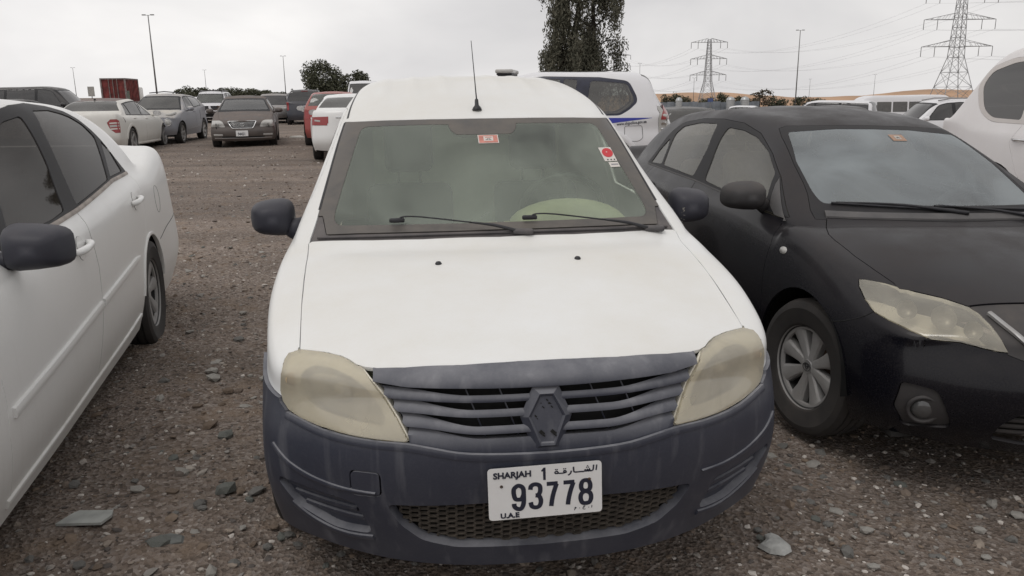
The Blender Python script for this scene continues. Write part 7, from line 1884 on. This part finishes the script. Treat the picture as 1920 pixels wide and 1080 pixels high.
far_car('black_hatchback', 'black hatchback rear window beside the police offroader tail lamp', 'suv', px(1272, 22), 24.5, -.42, 183, M_DKGREY, H=1.52, L=4.2, W=1.75, glass=M_GL_MID)
far_car('white_low_sedan', 'white sedan with sloping rear window right of the black hatchback', 'sedan', px(1318, 31), 34, -.62, 160, M_W2, glass=M_GL_MID)
far_car('white_boxy_car', 'small white boxy offroader in the middle of the far right row', 'suv', px(1333, 62), 63, -1.5, -112, M_W2, H=1.85, L=4.3, W=1.8, glass=M_GL_GREEN)
far_car('beige_car', 'beige car between the white sedan and the white boxy offroader', 'sedan', px(1312, 58), 59, -1.42, -115, M_CREAM, H=1.5)
far_car('white_pickup', 'white pickup cab far right of the boxy offroader', 'suv', px(1418, 60), 62, -1.72, -95, M_W2, H=1.75, L=3.2, W=1.8)

def minibus():
    x, y, z = px(1585, 58), 58.5, -1.62
    root = empty('minibus', (x, y, z), R(-93)); tag(root, 'long white minibus roof and windows behind the white estate', 'minibus', 'vehicles in the far rows')
    L, W, H = 7.4, 2.1, 2.62
    sp = car_spec(L, W, (.14, 1.15), (.75, 1.40), (1.35, 2.4), (2.4, H), (L - .30, H - .03), (L - .10, 1.45), (L - .04, 1.1), [(0, 1.2), (1, 1.35), (L, 1.38)], W * .485, (.80, .84, .82), kind='suv', sill=.32, fz=(1.0, .8, .6, .36), rz=(1.0, .8, .6, .38), bowr=-.06)
    b = Body(sp, 2)
    for q in 'LR':
        for k, (a, e) in enumerate(((1.5, 2.2), (2.3, 3.3), (3.4, 4.4), (4.5, 5.5), (5.6, 6.6))): b.cut(q, rounded([(a, 1.48), (e, 1.48), (e, 2.18), (a + (.3 if k == 0 else 0), 2.18)], .05), 'win%d' % k + q)
        for cy in (1.1, 5.7): b.cut(q, arch_poly(cy, .38, .43), 'arch')
    b.drop('arch'); b.cut('front', [(-.85, 1.5), (.85, 1.5), (.75, 2.25), (-.75, 2.25)], 'ws', lim=lambda c: c.y < 1.5); b.cut('rear', [(-.8, 1.5), (.8, 1.5), (.72, 2.2), (-.72, 2.2)], 'bl', lim=lambda c: c.y > L - .6)
    b.panel('body', 'body', M_W2, root); b.panel('ws', 'windscreen', M_GL_DARK, root, flange=0, off=-.003); b.panel('bl', 'rear_window', M_GL_DARK, root, flange=0, off=-.003)
    for q in 'LR':
        for k in range(5): b.panel('win%d' % k + q, 'window', M_GL_MID, root, gap=0, flange=0, off=-.006)
    for cy in (1.1, 5.7):
        for s in (-1, 1): wheel(root, (s * .88, cy, .38), s, .38, .22, .24, 'alloy6', detail=0)
minibus()

def box_truck():
    x, y = px(220, 70), 70.0; yaw = R(16)
    root = empty('box_truck', (x, y, .05), R(12)); tag(root, 'rusty red cargo box with vertical ribs standing on a truck bed', 'truck', 'vehicles in the far rows')
    rust = mat_plain('rusty_red_panel', (.16, .030, .026), .7, var=.45, scale=2.5); rim = mat_plain('weathered_grey_frame', (.20, .17, .16), .7, var=.3, scale=4); grn = mat_plain('faded_green_patch', (.16, .22, .17), .8, var=.3)
    W, L, z0, z1 = 2.0, 4.6, 1.05, 3.0
    MB().box((0, L / 2, (z0 + z1) / 2), (W - .06, L - .06, z1 - z0 - .06)).build('cargo_box', rust, root, False)
    for sx in (-1, 1):
        for yy in (0.0, L): MB().box((sx * (W / 2 - .05), yy, (z0 + z1) / 2), (.12, .12, z1 - z0)).build('corner_post', rim, root, False)
        for zz in (z0, z1): MB().box((sx * (W / 2 - .03), L / 2, zz), (.10, L, .10)).build('side_rail', rim, root, False)
        for k in range(1, 9): MB().box((sx * (W / 2 - .01), L * k / 9, (z0 + z1) / 2), (.06, .08, z1 - z0 - .2)).build('side_rib', rust, root, False)
    for zz in (z0, z1): MB().box((0, -.01, zz), (W, .10, .10)).build('end_rail', rim, root, False)
    for xx in (-.33, .0, .33): MB().box((xx, -.02, (z0 + z1) / 2), (.05, .08, z1 - z0 - .1)).build('door_rib', rim, root, False)
    MB().box((W / 2, .55, 1.55), (.02, .7, .9)).build('faded_patch', grn, root, False)
    MB().box((0, L / 2 + .6, .85), (.9, L + 1.6, .2)).build('chassis', M_UNDER, root, False)
    MB().rbox((0, L + 1.1, 1.5), (1.9, 1.6, 1.7), .12).build('cab', M_W1, root)
    for yy in (1.1, L + 1.2):
        for s in (-1, 1): wheel(root, (s * .85, yy, .42), s, .42, .25, .24, 'steel', detail=0)
box_truck()

def info_sign():
    x, y = px(178, 95), 95; o = empty('road_sign', (x, y, 0)); tag(o, 'small grey square sign on a post left of the red cargo box', 'sign')
    MB().tube([(0, 0, -.2), (0, 0, 1.9)], .05, 6).build('post', M_POLE, o); MB().box((0, -.06, 2.2), (.75, .05, 1.1)).build('panel', mat_plain('sign_grey', (.34, .33, .31), .6, var=.2), o, False)
info_sign()

def tanks():
    M_BLUE = mat_plain('faded_blue_sheet', (.20, .22, .245), .7, var=.25, scale=.6); M_SIL = mat_plain('silver_tank', (.42, .43, .43), .4, .5, var=.15)
    Y = 185; hz = 170
    zt = lambda py: 1.52 + (hz - py) / 1493 * Y * 1.02
    root = empty('sheet_fence', (px(1335, Y), Y, -5)); tag(root, 'long faded blue sheet metal fence in front of the far trees', 'fence')
    for k in range(14):
        MB().box(((k - 7) * 1.75, 0, (zt(191.5) + 5) / 2 + .1 * (k % 3)), (1.70, .12, zt(191.5) + 5)).build('panel', M_BLUE, root, False)
    for k, (pxx, w, lab) in enumerate(((1375, .95, 'silver domed tank above the blue fence, left of the pair'), (1402, .95, 'silver domed tank above the blue fence, right of the pair'), (1278, .75, 'small silver domed tank near the police offroader'))):
        o = empty('domed_tank', (px(pxx, Y - 2), Y - 2, -5)); tag(o, lab, 'tank', 'silver domed tanks'); h = zt(188.5) + 5
        MB().lathe([(w, 0), (w, h), (w * 1.06, h), (w * 1.06, h + .12)], 18, 'z').build('shell', M_SIL, o, True, 40)
        MB().lathe([(w * 1.0, h + .12), (w * .85, h + .5), (w * .5, h + .75), (.01, h + .85)], 18, 'z').build('dome', M_SIL, o)
    o = empty('blue_sign', (px(1337, Y - 1), Y - 1, -5)); tag(o, 'small blue sign board above the sheet fence', 'sign')
    MB().tube([(0, 0, 0), (0, 0, zt(190) + 5)], .08, 6).build('post', M_POLE, o); MB().box((0, -.1, zt(189) + 5.2), (1.2, .08, .8)).build('board', mat_plain('sign_blue', (.06, .09, .22), .5), o, False)
tanks()
bpy.data.scenes.remove(TMP)
